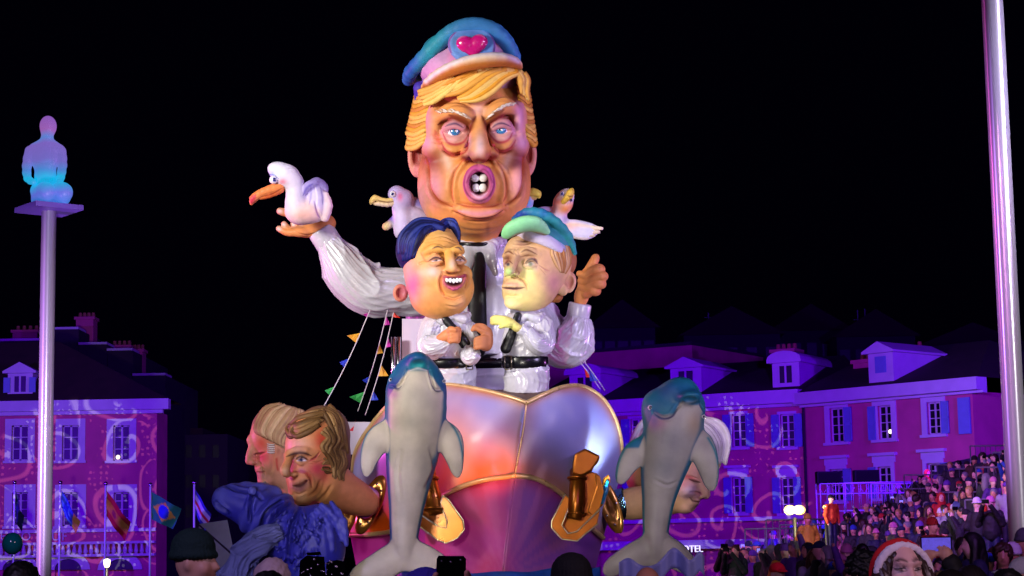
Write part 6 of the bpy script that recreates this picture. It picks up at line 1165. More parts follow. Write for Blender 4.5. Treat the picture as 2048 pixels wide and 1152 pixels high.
def left_building():
    F = Facade('corner_building', 'red rendered corner building behind the statue column with arcade, balcony and patterned light', tuple(on_g(-180, 100)), tuple(on_g(318, 100)))
    xe, ztop = F.uv(314, 822); _, zc = F.uv(314, 801); holes = []; arches = []
    x0 = 0.0
    for c in (-62, 40, 141, 243):
        a, zt = F.uv(c - 16, 851); b, zb = F.uv(c + 16, 921); holes.append((a, zb, b, zt))
        a, zt = F.uv(c - 15, 985); b, zb = F.uv(c + 15, 1052); holes.append((a, zb, b, zt))
    for c in (-70, 33, 137, 241):
        a, zt = F.uv(c - 27, 1130); b, _ = F.uv(c + 27, 1100); arches.append((a, 0.0, b, zt))
    F.wall(-8, xe, 0, ztop, holes + arches, WALL(), 3)
    for i, h in enumerate(holes): F.window(h, (), .34 if i % 2 == 0 else .4, 3 if i % 2 == 0 else 4, head=False)
    for a, z0, b, zt in arches:
        mb = MB(); r = (b - a) / 2; cx = (a + b) / 2
        for k in range(12):
            t0, t1 = math.pi * k / 12, math.pi * (k + 1) / 12; P = [(cx + q * math.cos(t), zt - .25 + q * .8 * math.sin(t)) for q, t in ((r, t0), (r + .45, t0), (r + .45, t1), (r, t1))]; mb.prism(P[::-1], -.14, .02)
        F.part('arch_surround', mb, TRIM())
        mb = MB(); mb.prism([(cx + r * math.cos(t), zt - .25 + r * .8 * math.sin(t)) for t in np.linspace(0, math.pi, 13)][::-1], -.03, .015); F.part('arch_opening', mb, PANE())
    for v0, v1, pr, nm in ((801, 822, .7, 'cornice'), (822, 829, .35, 'cornice_moulding'), (1057, 1064, .2, 'string_course'), (1083, 1088, .5, 'balcony_rail'), (1108, 1113, .55, 'balcony_slab')):
        _, za = F.uv(200, v1); _, zb = F.uv(200, v0); F.part(nm, MB().box((-8, -pr, za), (xe + (pr if nm[0] == 'c' else 0), 0.02, zb)), TRIM())
    _, za = F.uv(200, 1108); _, zb = F.uv(200, 1088)
    for i in range(46):
        x = -1 + i * (xe + .6) / 46 + .3; F.part('baluster', MB().lathe([(.06, za), (.12, za + .12), (.06, zb - .1), (.09, zb)], (x, -.32, 0), 6), TRIM())
    # roofs: lower hipped roof, set-back storeys
    mb = MB(); z0 = F.uv(200, 800)[1]; xa, zr = F.uv(110, 686); mb.add([(-8, -.5, z0), (xe + .6, -.5, z0), (xe + .6, 4, z0), (-8, 4, z0), (-8, 3, zr + .4), (xa - .5, 3, zr + .4)], [(0, 1, 5, 4), (1, 2, 5), (2, 3, 4, 5), (3, 0, 4)]); F.part('roof', mb, ROOF())
    F.dormer(41, 790, 725, 50, shutter=False); F.part('dormer_shutter', MB().box((F.uv(9, 760)[0], -.2, F.uv(9, 786)[1]), (F.uv(22, 760)[0], -.12, F.uv(9, 756)[1])), SHUT()); F.part('dormer_shutter', MB().box((F.uv(60, 760)[0], -.2, F.uv(9, 786)[1]), (F.uv(73, 760)[0], -.12, F.uv(9, 756)[1])), SHUT())
    B = Facade('stepped_building', 'dark stepped roofline building with chimneys rising behind the corner building', tuple(on_g(-180, 118)), tuple(on_g(330, 118)))
    for u0, u1, v in ((-180, 85, 686), (85, 158, 660), (158, 215, 690), (215, 266, 702), (266, 332, 752)):
        x0, z = B.uv(u0, v); x1, _ = B.uv(u1, v); B.part('wall', MB().box((x0 + .01, 0, 0), (x1 - .01, 12, z)), mat('dark_render', '2c1c28', rough=.9, noise=.2, nscale=1)); B.part('parapet', MB().box((x0, -.2, z), (x1, 2, z + .14)), TRIM())
    for u0, u1, vt, vb in ((130, 165, 628, 660), (200, 240, 686, 702), (235, 266, 694, 706), (0, 50, 655, 686)): B.chimney(u0, u1, vt, vb, y=3)
    D = Facade('side_street_building', 'very dark building closing the side street right of the corner building', tuple(on_g(330, 125)), tuple(on_g(458, 125)))
    x1, z = D.uv(455, 868); D.part('wall', MB().box((0, 0, 0), (x1, 20, z)), mat('dark_render')); holes = []
    for i in range(4):
        for j in range(3): a, zt = D.uv(345 + i * 27, 890 + j * 60); b, zb = D.uv(357 + i * 27, 915 + j * 60); mb = MB().box((a, -.05, zb), (b, -.02, zt)); D.part('window', mb, PANE())
    x1, z = D.uv(395, 852); D.part('roof', MB().box((x1 - 4, 2, D.uv(395, 868)[1]), (x1, 16, z)), ROOF())
    return F
FL = left_building()
def right_buildings():
    A0, A1, B1 = on_g(1085, 104.5), on_g(1617, 97.0), on_g(1962, 89.5)
    A = Facade('crescent_building', 'red rendered crescent facade with blue shutters and projected scroll pattern behind the right dolphin', tuple(A0), tuple(A1)); W1, _ = A.uv(1615, 1000); holes = []; sh = []
    _, zc1 = A.uv(1400, 812)
    for c, s_ in ((1180, 'lr'), (1276, 'lr'), (1478, 'lr'), (1575, 'lr')):
        a, zt = A.uv(c - 15, 829 if c > 1400 else 838); b, zb = A.uv(c + 15, 894 if c > 1400 else 900); holes.append((a, zb, b, zt)); sh.append((s_, False, 4))
        a, zt = A.uv(c - 14, 955); b, zb = A.uv(c + 14, 1026); holes.append((a, zb, b, zt)); sh.append((s_, True, 4))
    zt = A.uv(1500, 812)[1]; gh = []
    for c in (1180, 1276, 1390, 1478, 1560): a, z1 = A.uv(c - 22, 1102); b, _ = A.uv(c + 22, 1102); gh.append((a, 0, b, z1))
    A.wall(0, W1, 0, zt, holes + gh, WALL(), 12)
    for h, (s_, hd, r) in zip(holes, sh): A.window(h, s_, .14, r, head=hd)
    for v0, v1, pr, nm in ((786, 812, .8, 'cornice'), (812, 818, .3, 'cornice_moulding'), (1034, 1042, .3, 'string_course'), (1078, 1096, .6, 'awning_fascia')):
        za, zb = A.uv(1500, v1)[1], A.uv(1500, v0)[1]; A.part(nm, MB().box((0, -pr, za), (W1, .02, zb)), TRIM())
    zr = A.uv(1500, 786)[1]; mb = MB(); mb.add([(-1, -.7, zr), (W1, -.7, zr), (W1, 6, zr + 2.2), (-1, 6, zr + 2.2), (W1, 12, zr), (-1, 12, zr)], [(0, 1, 2, 3), (3, 2, 4, 5), (0, 3, 5), (1, 4, 2)]); A.part('roof', mb, ROOF())
    A.dormer(1172, 790, 728, 62, arch=True); A.dormer(1374, 780, 714, 62); A.dormer(1574, 772, 702, 54, arch=True); A.chimney(1452, 1500, 688, 760, 6); A.chimney(1310, 1330, 724, 745, 6, 1)
    Bk = Facade('rooftop_building', 'dull red set-back building above the crescent roofs, right of the thumbs-up sleeve', tuple(on_g(1060, 122)), tuple(on_g(1386, 116)))
    x1, z = Bk.uv(1384, 690); Bk.part('wall', MB().box((0, 0, 0), (x1, 10, z)), WALL()); Bk.part('parapet', MB().box((0, -.15, z), (x1, 10, z + .2)), mat('dark_render'))
    Bt = Facade('corner_block', 'plain red and violet end block of the crescent with three shuttered windows, behind the grandstand', tuple(A1), tuple(B1)); x1, _ = Bt.uv(1950, 900); holes = []; sh = []
    for c, v0, v1, s_ in ((1674, 817, 884, 'r'), (1770, 812, 878, 'l'), (1868, 805, 868, 'r'), (1955, 800, 866, '')):
        if c > 1900: continue
        a, zt = Bt.uv(c - 15, v0); b, zb = Bt.uv(c + 15, v1); holes.append((a, zb, b, zt)); sh.append((s_, False, 4))
        a, zt = Bt.uv(c - 15, v0 + 122); b, zb = Bt.uv(c + 15, v1 + 118); holes.append((a, zb, b, zt)); sh.append((s_, True, 4))
    zt = Bt.uv(1700, 803)[1]; Bt.wall(0, x1, 0, zt, holes, WALL(), 12)
    for h, (s_, hd, r) in zip(holes, sh): Bt.window(h, s_, .3 if not hd else .2, r, head=hd)
    for v0, v1, pr, nm in ((779, 803, .8, 'cornice'), (803, 808, .3, 'cornice_moulding')):
        za, zb = Bt.uv(1700, v1)[1], Bt.uv(1700, v0)[1]; Bt.part(nm, MB().box((0, -pr, za), (x1 + .8, .02, zb)), TRIM())
    Bt.part('end_shutter', MB().box((x1 - .75, -.14, Bt.uv(1930, 868)[1]), (x1 - .1, -.05, Bt.uv(1930, 795)[1])), SHUT())
    Bt.part('downpipe', MB().lathe([(.07, 0), (.07, zt)], (.1, -.12, 0), 8), mat('dark_render'))
    zr = Bt.uv(1700, 779)[1]; mb = MB(); mb.add([(0, -.7, zr), (x1 + .8, -.7, zr), (x1 - 3, 6, zr + 2.4), (0, 6, zr + 2.4), (x1 + .8, 12, zr), (0, 12, zr)], [(0, 1, 2, 3), (3, 2, 4, 5), (0, 3, 5), (1, 4, 2)]); Bt.part('roof', mb, ROOF())
    Bt.dormer(1765, 752, 683, 50, shutter=True); Bt.chimney(1630, 1672, 722, 755, 3, 4); Bt.chimney(1624, 1636, 684, 705, 8, 1)
    # street sign of the hotel
    o_ = A.uv(1367, 1109); t = letters('hotel_sign', 'HOTEL', .48, .03, mat('sign_white', 'f0e8ff', emit='f0e8ff', es=1.1)); a = math.atan2(A.ux[1], A.ux[0]); pw = A.P0 + A.ux * (o_[0] + .04) + A.n * 1.0
    t.location = (pw[0], pw[1], o_[1] + .12); t.rotation_euler = (math.pi / 2, 0, a); tag(t, 'lit white letters reading HOTEL on the canopy right of the dolphin tail', 'sign')
    return A, Bt
FA, FB = right_buildings()
for F_, u, v in ((FL, 235, 914), (FB, 1778, 863)):
    x, z = F_.uv(u, v); F_.part('room_lamp', MB().ball((x, .12, z), .11, 10, 6), mat('room_lamp', 'fff0d0', emit='fff0c0', es=1.6), smooth=True)
for ch, u in (('E', 1), ('O', 43), ('U', 104), ('F', 124)):
    x, z = FL.uv(u, 1081); t = letters('wall_letter', ch, .62, .03, TRIM(), FL.root); t.location = (x, -.1, z); t.rotation_euler = (math.pi / 2, 0, 0)
# far dark roofs and lights of the old town
def old_town():
    rr = random.Random(14)
    for i, (u0, u1, v, Y) in enumerate(((1190, 1310, 655, 150), (1380, 1560, 668, 150), (1560, 1700, 660, 160), (1690, 1830, 672, 155), (1830, 2080, 700, 150))):
        B = Facade('far_building', ['unlit far building above the thumbs-up sleeve roofline', 'unlit far building with antennas behind the middle dormers', 'unlit far building with masts left of the tallest dormer', 'unlit far building behind the tallest dormer', 'unlit far building beside the right steel column'][i], tuple(on_g(u0, Y)), tuple(on_g(u1, Y)), group='unlit far buildings')
        x1, z = B.uv(u1, v); B.part('wall', MB().box((0, 0, 0), (x1, 10, z)), mat('dark_render')); mb = MB(); mb.prism([(-.4, z), (x1 / 2, z + 2.2), (x1 + .4, z)][::-1], -.4, 10.4); B.part('roof', mb, ROOF())
        for k in range(rr.choice((0, 1, 1, 2))): x = x1 * rr.random(); B.part('antenna', MB().box((x, 1, z), (x + .08, 1.08, z + 1.6 + rr.random())).box((x - .3, 1.1, z + 1.5), (x + .3, 1.15, z + 1.54)), mat('galvanised', '686870', rough=.6, metal=.3))
        for k in range(5): x = x1 * (k + .5) / 5; B.part('window', MB().box((x - .4, -.05, z - 2.4), (x + .4, -.02, z - 1)), PANE())
old_town()
# ------------------------------------------------------------------ flags, street lamp, stage lamps, railings
def flag(u, utop, vtop, Y, label, cols, shape, group='flagpoles along the square'):
    b = on_g(u, Y); zt = H_of(vtop, Y, utop); root = empty('flagpole', (b[0], b[1], 0), label, 'flag', group); s = Y / FPX
    MB().lathe([(.05, 0), (.045, zt)], n=10).build('pole', mat('white_pole', 'd0ccd8', rough=.4), root, smooth=True); MB().ball((0, 0, zt + .06), .09).build('finial', mat('chrome'), root, smooth=True)
    nu, nv = 30, 24; V = []; cc = []
    for j in range(nv):
        for i in range(nu):
            a, b_ = i / (nu - 1), j / (nv - 1); L0, L1 = shape; du = L0[0] * a + (L1[0] - L0[0]) * a * b_ * .6 - 0; dv = b_ * L1[1] * (1 - .25 * a) + L0[1] * a
            V.append((du * s + .05, .35 * math.sin(a * 7 + b_ * 2) * a + .05 * math.sin(b_ * 9), zt - .25 - dv * s)); cc.append(cols(a, b_))
    F_ = [(j * nu + i, j * nu + i + 1, (j + 1) * nu + i + 1, (j + 1) * nu + i) for j in range(nv - 1) for i in range(nu - 1)]
    link_mesh('flag_cloth', V, F_, mat('flag_cloth', vcol=True, rough=.8), root, col=np.array(cc))
def c3(*bands): return lambda a, b: lin(bands[min(int(b * len(bands)), len(bands) - 1)])
def brazil(a, b):
    x, y = abs(a - .5) / .42, abs(b - .5) / .4
    if math.hypot((a - .5) / .22, (b - .5) / .28) < 1: return lin('1c30b8')
    return lin('d8a838') if x + y < 1 else lin('1c8060')
def spain(a, b):
    if math.hypot((a - .4) / .12, (b - .5) / .14) < 1: return lin('a84038')
    return lin('c02020') if b < .27 or b > .73 else lin('e0a030')
flag(27, 29, 968, 84, 'flagpole nearest the left edge with a limp dark navy flag', c3('10184c', '181c60', '10184c'), ((14, 50), (8, 50)))
flag(119, 121, 968, 84, 'flagpole just right of the statue column with limp blue flag ending in orange', lambda a, b: lin('2038a8') if a < .75 else lin('d09048'), ((36, 62), (20, 34)))
flag(210, 211, 970, 84, 'flagpole carrying a hanging red and yellow striped flag with crest', spain, ((46, 62), (26, 50)))
flag(300, 304, 972, 84, 'flagpole carrying a green flag with yellow diamond and blue disc', brazil, ((58, 34), (30, 54)))
flag(388, 391, 968, 84, 'flagpole with blue, white and red striped flag right of the dark side street', c3('3030a0', 'c8c0d8', 'c81c38', 'c8c0d8', '3030a0'), ((30, 48), (10, 46)))
b = on_g(214, 70); root = empty('street_lamp', (b[0], b[1], 0), 'street lamp with small glowing white lantern in front of the arcade', 'street lamp'); zt = H_of(1128, 70, 214)
MB().lathe([(.09, 0), (.05, .6), (.04, zt - .12)], n=12).build('post', mat('dark_iron', '181818', rough=.5), root, smooth=True); MB().lathe([(.07, zt - .12), (.11, zt - .05), (.13, zt + .14), (.05, zt + .19)], n=14).build('lantern', mat('lamp_glow', 'fff0d8', emit='ffe8b8', es=1.6), root, smooth=True)
def stage_lamp(u, v, Y, w_, label, es, dd=True):
    p = at(u, v, Y); root = empty('floodlight', (float(p[0]), Y, 0), label, 'floodlight'); z = float(p[2])
    MB().lathe([(.05, 0), (.05, z - .2)], n=10).build('stand', mat('dark_iron'), root, smooth=True)
    for k in ((-1, 1) if dd else (0,)):
        x = k * w_ / 2; MB().lathe([(w_ * .2, 0), (w_ * .36, .05), (w_ * .4, .22), (w_ * .4, .25)], n=16).build('housing', mat('dark_iron'), root, smooth=True).matrix_local = Matrix.Translation((x, .15, z)) @ Matrix.Rotation(math.radians(90), 4, 'X') 
        o = MB().ball((x, -.1, z), (w_ * .38, .06, w_ * .38), 16, 10).build('lens', mat('lamp_lens', 'fffbe0', emit='fff6c8', es=3), root, smooth=True); MB().ball((x, -.02, z), (w_ * .62, .05, w_ * .5), 20, 10).build('glare_disc', mat('lamp_glare', 'fff0a0', emit='f4dc50', es=1.0), root, smooth=True)  # yellow glowing disc stands in for the glare around the lens
stage_lamp(1589, 1020, 52, .26, 'pair of glaring warm floodlights on a stand at the foot of the grandstand', 14); stage_lamp(1651, 1014, 52, .12, 'single small warm floodlight right of the glaring pair', 14, False)
light('POINT', 'stage_lamp_glow', tuple(at(1589, 1022, 51.6)), (0, 0, 0), 90, (1, .85, .4), .15); light('POINT', 'lantern_glow', tuple(at(214, 1128, 69.7)), (0, 0, 0), 60, (1, .85, .6), .15)
# balloon
p = at(25, 1087, 15); root = empty('balloon', tuple(p), 'round teal balloon above the dark-haired head at the lower left', 'balloon'); B_ = mat('balloon_latex', '088890', rough=.12, coat=.6)
MB().ball((0, 0, 0), (.078, .078, .084), 28, 20).build('balloon_skin', B_, root, smooth=True); MB().lathe([(.004, -.085), (.012, -.1)], n=8).build('knot', B_, root); MB().tube([(0, 0, -.1), (.02, 0, -.4), (0, 0, -.9)], .0015, 5).build('string', mat('white_cord'), root)
# ================================================================== people
class FrCM:
    u0 = 0; v0 = 0; s = .01; M = Matrix.Identity(4)
    def L(s, p): p = np.asarray(p, float); return np.stack([p[..., 0], p[..., 2], -p[..., 1]], -1) * .01
CM = FrCM()
def PC(x, y, z): return (x, -z, y)      # centimetres, z up, facing -y
POSES = {'down': (((-19, 0, 138), (-25, 2, 112), (-23, -6, 88)), ((19, 0, 138), (25, 2, 112), (23, -6, 88))),
         'phone': (((-19, 0, 138), (-26, -10, 118), (-8, -34, 156)), ((19, 0, 138), (26, -10, 118), (8, -34, 156))),
         'pocket': (((-19, 0, 138), (-29, 4, 114), (-15, -14, 100)), ((19, 0, 138), (29, 4, 114), (15, -14, 100))),
         'wave': (((-19, 0, 138), (-25, 2, 112), (-20, -10, 92)), ((19, 0, 138), (34, -8, 150), (30, -16, 182))),
         'highphone': (((-19, 0, 138), (-26, -16, 146), (-9, -34, 178)), ((19, 0, 138), (26, -16, 146), (9, -34, 178)))}
def person_body(pose, h=2.4, skin='d09a80', legs='20222c', detail=False, arms=None):
    S = Sculpt(CM, (-48, -215, 48, 2, -50, 26), h, 6); A = arms or POSES[pose]
    hr = h < 1.6
    S.ell(PC(0, 0, 162), (7.6, 11.2, 9.4), 2, skin); S.ell(PC(0, -2.5, 155.5), (6, 6.5, 6.8), 3, skin); S.cap(PC(0, 1.5, 150), PC(0, 1.5, 140), 5.6, 6.4, 3, skin)
    S.cap(PC(0, -8.6, 163), PC(0, -10.6, 158.6), 1.1, 1.9, 1.5, skin); S.ell(PC(-7.8, .5, 160.5), (1.4, 3.4, 2.2), 1, skin); S.ell(PC(7.8, .5, 160.5), (1.4, 3.4, 2.2), 1, skin)
    if hr:
        for sg in (-1, 1): S.ell(PC(3.2 * sg, -8.3, 163.2), (2.1, 1.3, 1.6), 1, None, op='sub'); S.ell(PC(3.2 * sg, -7.2, 163.2), (1.5, 1.2, 1.6), .4, 'f0ecec'); S.ell(PC(4.2 * sg, -6.6, 158), (3, 3, 2.6), 2, skin); S.cap(PC(1.5 * sg, -8.9, 165.6), PC(5 * sg, -7.9, 165.8), .9, .8, 1.4, skin)
        S.cap(PC(-1.9, -9.1, 154.6), PC(1.9, -9.1, 154.6), .9, .9, .8, 'b86a68'); S.ell(PC(0, -8, 150.6), (2.6, 2, 2.2), 2, skin)
    S.ell(PC(0, 0, 126), (17, 18, 10.5), 6, legs); S.ell(PC(0, 0, 100), (15.5, 15, 10.5), 8, legs)
    for sg, (a, b, c) in zip((-1, 1), A):
        S.chain([PC(*a), PC(*b)], [6.5, 4.8], 4, legs, sm=1); S.chain([PC(*b), PC(*c)], [4.6, 3.2], 2, legs, sm=1)
        d = np.array(c, float) - np.array(b, float); d /= np.linalg.norm(d); e = np.array(c) + d * 5; S.ell(PC(*e), (3.6, 4.6, 3.0), 1.5, skin)
        if hr or pose in ('phone', 'highphone', 'wave'):
            side = np.array([1.0, 0, 0]) if abs(d[0]) < .8 else np.array([0, 0, 1.0])
            for k in range(4): f0 = e + side * (k - 1.5) * 1.7 + d * 2.5; S.cap(PC(*f0), PC(*(f0 + d * (4.2 - abs(k - 1.4)) + np.array([0, -1, 0]))), .95, .75, .5, skin)
            S.cap(PC(*(e - side * 2.5 * sg)), PC(*(e - side * 5.2 * sg + d * 2)), 1.2, .8, 1, skin)
        S.chain([PC(8 * sg, 0, 92), PC(9 * sg, -1, 50), PC(9.5 * sg, 1, 9)], [9, 6.4, 4.6], 3, legs, sm=1); S.cap(PC(9.5 * sg, 1, 5), PC(10.5 * sg, -12, 4), 4.4, 3.6, 2, '181418')
    S.paint([(-4.6, -166.6), (-3.2, -167.2), (-1.6, -166.4)], .6, '2a1c18', .9); S.paint([(1.6, -166.4), (3.2, -167.2), (4.6, -166.6)], .6, '2a1c18', .9)
    if hr:
        for sg in (-1, 1): S.blob((3.2 * sg, -163.2), (.8, .8), '20242c', 1, hard=2)
        S.blob((-4.5, -157.5), (2.6, 2.2), 'd07868', .35); S.blob((4.5, -157.5), (2.6, 2.2), 'd07868', .35)
    else: S.blob((-3.2, -163.4), (1.5, .9), '201418', .8); S.blob((3.2, -163.4), (1.5, .9), '201418', .8); S.blob((0, -154.8), (2.4, .9), '7c3438', .8)
    tmp = S.build('person', mat('skin', vcol=True, rough=.5), None, skin, kb=.6); return tmp
def jacket(pose, h=2.2, long=88, collar=True, arms=None, hood=False, name='jacket'):
    S = Sculpt(CM, (-50, -215, 50, -70, -50, 28), h, 7); A = arms or POSES[pose]
    S.chain([PC(0, 0, 136), PC(0, 0, 118), PC(0, .5, 100), PC(0, .5, long + 6)], [11, 12.5, 13.5, 13], 8, 'ffffff', sm=1); S.ell(PC(0, 0, 128), (20, 15, 12.6), 8, 'ffffff'); S.ell(PC(0, 0, 104), (19, 20, 13.2), 8, 'ffffff')
    for sg, (a, b, c) in zip((-1, 1), A): S.chain([PC(*a), PC(*b)], [8.4, 6.8], 5, 'ffffff', sm=1); S.chain([PC(*b), PC(*c)], [6.6, 5], 3, 'ffffff', sm=1); S.torus(PC(*c), 3.4, 1.6, 1, 'ffffff', R=rotm(90)) if h < 1.6 else None
    if collar: S.torus(PC(0, 1.5, 143), 6.6, 2.6, 3, 'ffffff', R=rotm(90), sc=(1.05, 1.05))
    if hood: S.ell(PC(0, 7, 146), (10, 8, 7), 5, 'ffffff')
    S.groove([(0, -142), (0, -120), (0, -92)], .8, .9); S.fn(lambda u, v, y, N, col: (vnoise(u, v, y, 16, 5, 3) * 1.0, None))
    return S.build(name, mat('jacket_cloth', objcol=True, rough=.75, bump=.15, bscale=30), None, 'ffffff')
def headgear(kind, h=1.6):
    S = Sculpt(CM, (-24, -192, 24, -118, -26, 26), h, 5); w_ = 'ffffff'; nm = {'short': 'hair', 'long': 'hair', 'bun': 'hair', 'beanie': 'beanie', 'cap': 'cap', 'hood': 'hood', 'curly': 'hair', 'hat': 'hat'}[kind]
    if kind in ('short', 'bun'):
        S.ell(PC(0, 1.2, 164.5), (8.8, 10.4, 10.6), 2, w_); S.ell(PC(0, -9.5, 156), (7.6, 11.5, 9), 2, None, op='sub'); S.ell(PC(0, 0, 146), (20, 9, 20), 2, None, op='sub')
        if kind == 'bun': S.ell(PC(0, 10, 170), (4.6, 4.2, 4.6), 2, w_)
        S.fn(lambda u, v, y, N, col: (vnoise(u * 2.2, v, y * 2.2, 5, 3, 3) * .55, None))
    elif kind == 'long':
        S.ell(PC(0, 1.5, 164.5), (9.2, 10.8, 11), 2, w_)
        for sg in (-1, 1): S.chain([PC(7.6 * sg, 1, 164), PC(8.6 * sg, 0, 152), PC(9 * sg, -2, 140), PC(9 * sg, -3, 128)], [3.4, 3.6, 4, 2], 4, w_)
        S.chain([PC(0, 8, 160), PC(0, 9, 140), PC(0, 9.5, 126)], [7, 7.5, 4], 6, w_); S.ell(PC(0, -9.5, 157), (6.8, 11.6, 8.6), 2, None, op='sub')
        S.fn(lambda u, v, y, N, col: (np.sin(u * 2.6 + np.sin(v * .25) * 1.6 + y * 1.9) * .32, None))
    elif kind == 'curly':
        S.ell(PC(0, 2, 165), (11.5, 12, 12.5), 3, w_); S.ell(PC(0, -11, 156), (8.4, 12, 9.6), 2, None, op='sub'); S.fn(lambda u, v, y, N, col: (vnoise(u, v, y, 4.5, 8, 2) * 1.5, None))
    elif kind == 'beanie':
        S.ell(PC(0, 1, 168), (9.2, 9.6, 10.6), 2, w_); S.torus(PC(0, .8, 164.5), 8.3, 1.9, 1.5, w_, R=rotm(90), sc=(1, 1.15)); S.ell(PC(0, 0, 156), (12, 7, 14), 1, None, op='sub')
        S.fn(lambda u, v, y, N, col: (np.sin(np.arctan2(y, u) * 34) * .25 * (N[:, 2] < .9), None))
    elif kind == 'cap':
        S.ell(PC(0, 1, 166.5), (8.9, 8.4, 10.4), 2, w_); S.ell(PC(0, 0, 157.5), (14, 6.5, 16), 1, None, op='sub'); S.chain([PC(0, -8, 165.6), PC(0, -15.5, 164)], [7, 5.4], 1.5, w_, flat=((0, .2, 1), 5.5))
    elif kind == 'hat':
        S.ell(PC(0, 1, 170), (8.6, 9, 10), 2, w_); S.ell(PC(0, 0, 165.5), (14, 1.6, 15), 3, w_)
    elif kind == 'hood':
        S.ell(PC(0, 2.2, 163), (11, 13.4, 12.2), 3, w_); S.ell(PC(0, 4, 148), (11, 10, 10), 5, w_); S.ell(PC(0, -11, 160.5), (7.6, 10, 10.5), 2, None, op='sub')
    o = S.build(nm, mat('hair_paint', objcol=True, rough=.55) if nm == 'hair' else mat('knit_cloth', objcol=True, rough=.85, bump=.3, bscale=60), None, 'ffffff'); return o
def bake(o):
    me = o.data; C.objects.unlink(o); nm = o.name.split('.')[0]; bpy.data.objects.remove(o); return nm, me
BODY = {p: [bake(person_body(p, skin=sk, legs=lg)) for sk, lg in (('d8a088', '20222c'), ('c08868', '26242a'), ('e4b8a0', '1c2440'))] for p in ('down', 'phone', 'pocket', 'wave')}
JACK = {p: bake(jacket(p)) for p in ('down', 'phone', 'pocket', 'wave')}
GEAR = {k: bake(headgear(k)) for k in ('short', 'long', 'bun', 'beanie', 'cap', 'hood', 'curly', 'hat')}
mb = MB(); mb.box((-.075, -.44, 1.60), (.075, -.43, 1.685)); PH = bake(mb.build('phone', mat('black_plastic', '08080c', rough=.2)))
mb = MB(); mb.box((-.068, -.4305, 1.606), (.068, -.4285, 1.679)); PHS = bake(mb.build('screen', mat('phone_screen', '8088ff', emit='a090ff', es=.8)))
JC = [('black', '0c0c10'), ('navy', '141a3c'), ('dark grey', '26262c'), ('charcoal', '1a1a20'), ('brown', '40281c'), ('dark green', '1c2c24'), ('beige', 'a08c70'), ('light grey', '8c8c98'), ('burgundy', '581420'), ('red', 'b01c20'), ('white', 'c8c4cc'), ('blue', '2040a0'), ('purple', '50287c'), ('pink', 'b86088'), ('mustard', 'b88c20'), ('denim blue', '3c5078')]
HC = [('black', '0c0808'), ('dark brown', '20120c'), ('brown', '3c2418'), ('fair', '9c7c48'), ('grey', '787478'), ('auburn', '5c2c18')]
GC = [('black', '0c0c10'), ('grey', '505058'), ('red', 'a81c20'), ('white', 'd0ccd4'), ('navy', '141a40'), ('pink', 'c870a0'), ('purple', '5c3490'), ('blue', '2848b0')]
POSE_T = {'down': 'arms down', 'phone': 'filming', 'pocket': 'hands at waist', 'wave': 'arm raised'}
GEAR_T = {'short': 'short {} hair', 'long': 'long {} hair', 'bun': '{} bun', 'beanie': '{} beanie', 'cap': '{} cap', 'hood': '{} hood up', 'curly': 'curly {} hair', 'hat': '{} brimmed hat'}
def add_child(md, parent, col=None):
    nm, me = md; o = bpy.data.objects.new(nm, me); C.objects.link(o); o.parent = parent
    if col is not None: o.color = (*lin(col), 1)
    return o
SEEN = {}
def person(x, y, z, rz, rr, where, jk=None, gear=None, pose=None, sc=None, gc=None, group='spectators in the crowd at the right'):
    pose = pose or rr.choices(['down', 'phone', 'pocket', 'wave'], [5, 4, 4, .6])[0]; kind = gear or rr.choices(list(GEAR), [6, 4, 1.5, 5, 3, 2.5, 1.5, .6])[0]
    j = jk or rr.choices(JC, [11, 10, 8, 8, 3, 2, 1, 1.6, 1.6, .8, 1, 1.4, 1.6, 1, .4, 2])[0]; ishair = kind in ('short', 'long', 'bun', 'curly')
    g = gc or (j if kind == 'hood' else rr.choice(HC if ishair else GC)); nm, me = rr.choice(BODY[pose])
    o = bpy.data.objects.new('person', me); C.objects.link(o); o.location = (x, y, z); o.rotation_euler = (0, 0, rz); k = sc or rr.uniform(.9, 1.06); o.scale = (k, k, k)
    def mk(): return f"{j[0]}-jacketed spectator, {GEAR_T[kind].format(g[0])}, {POSE_T[pose]}, {where}"
    while where and mk() in SEEN and not jk: j = rr.choice(JC); g = j if kind == 'hood' else rr.choice(HC if ishair else GC)
    SEEN[mk()] = 1
    lab = f"{j[0]}-jacketed spectator, {GEAR_T[kind].format(g[0])}, {POSE_T[pose]}, {where}"; tag(o, lab, 'person', group)
    add_child(JACK[pose], o, j[1]); add_child(GEAR[kind], o, g[1])
    if pose == 'phone': p = add_child(PH, o); s_ = add_child(PHS, p)
    return o
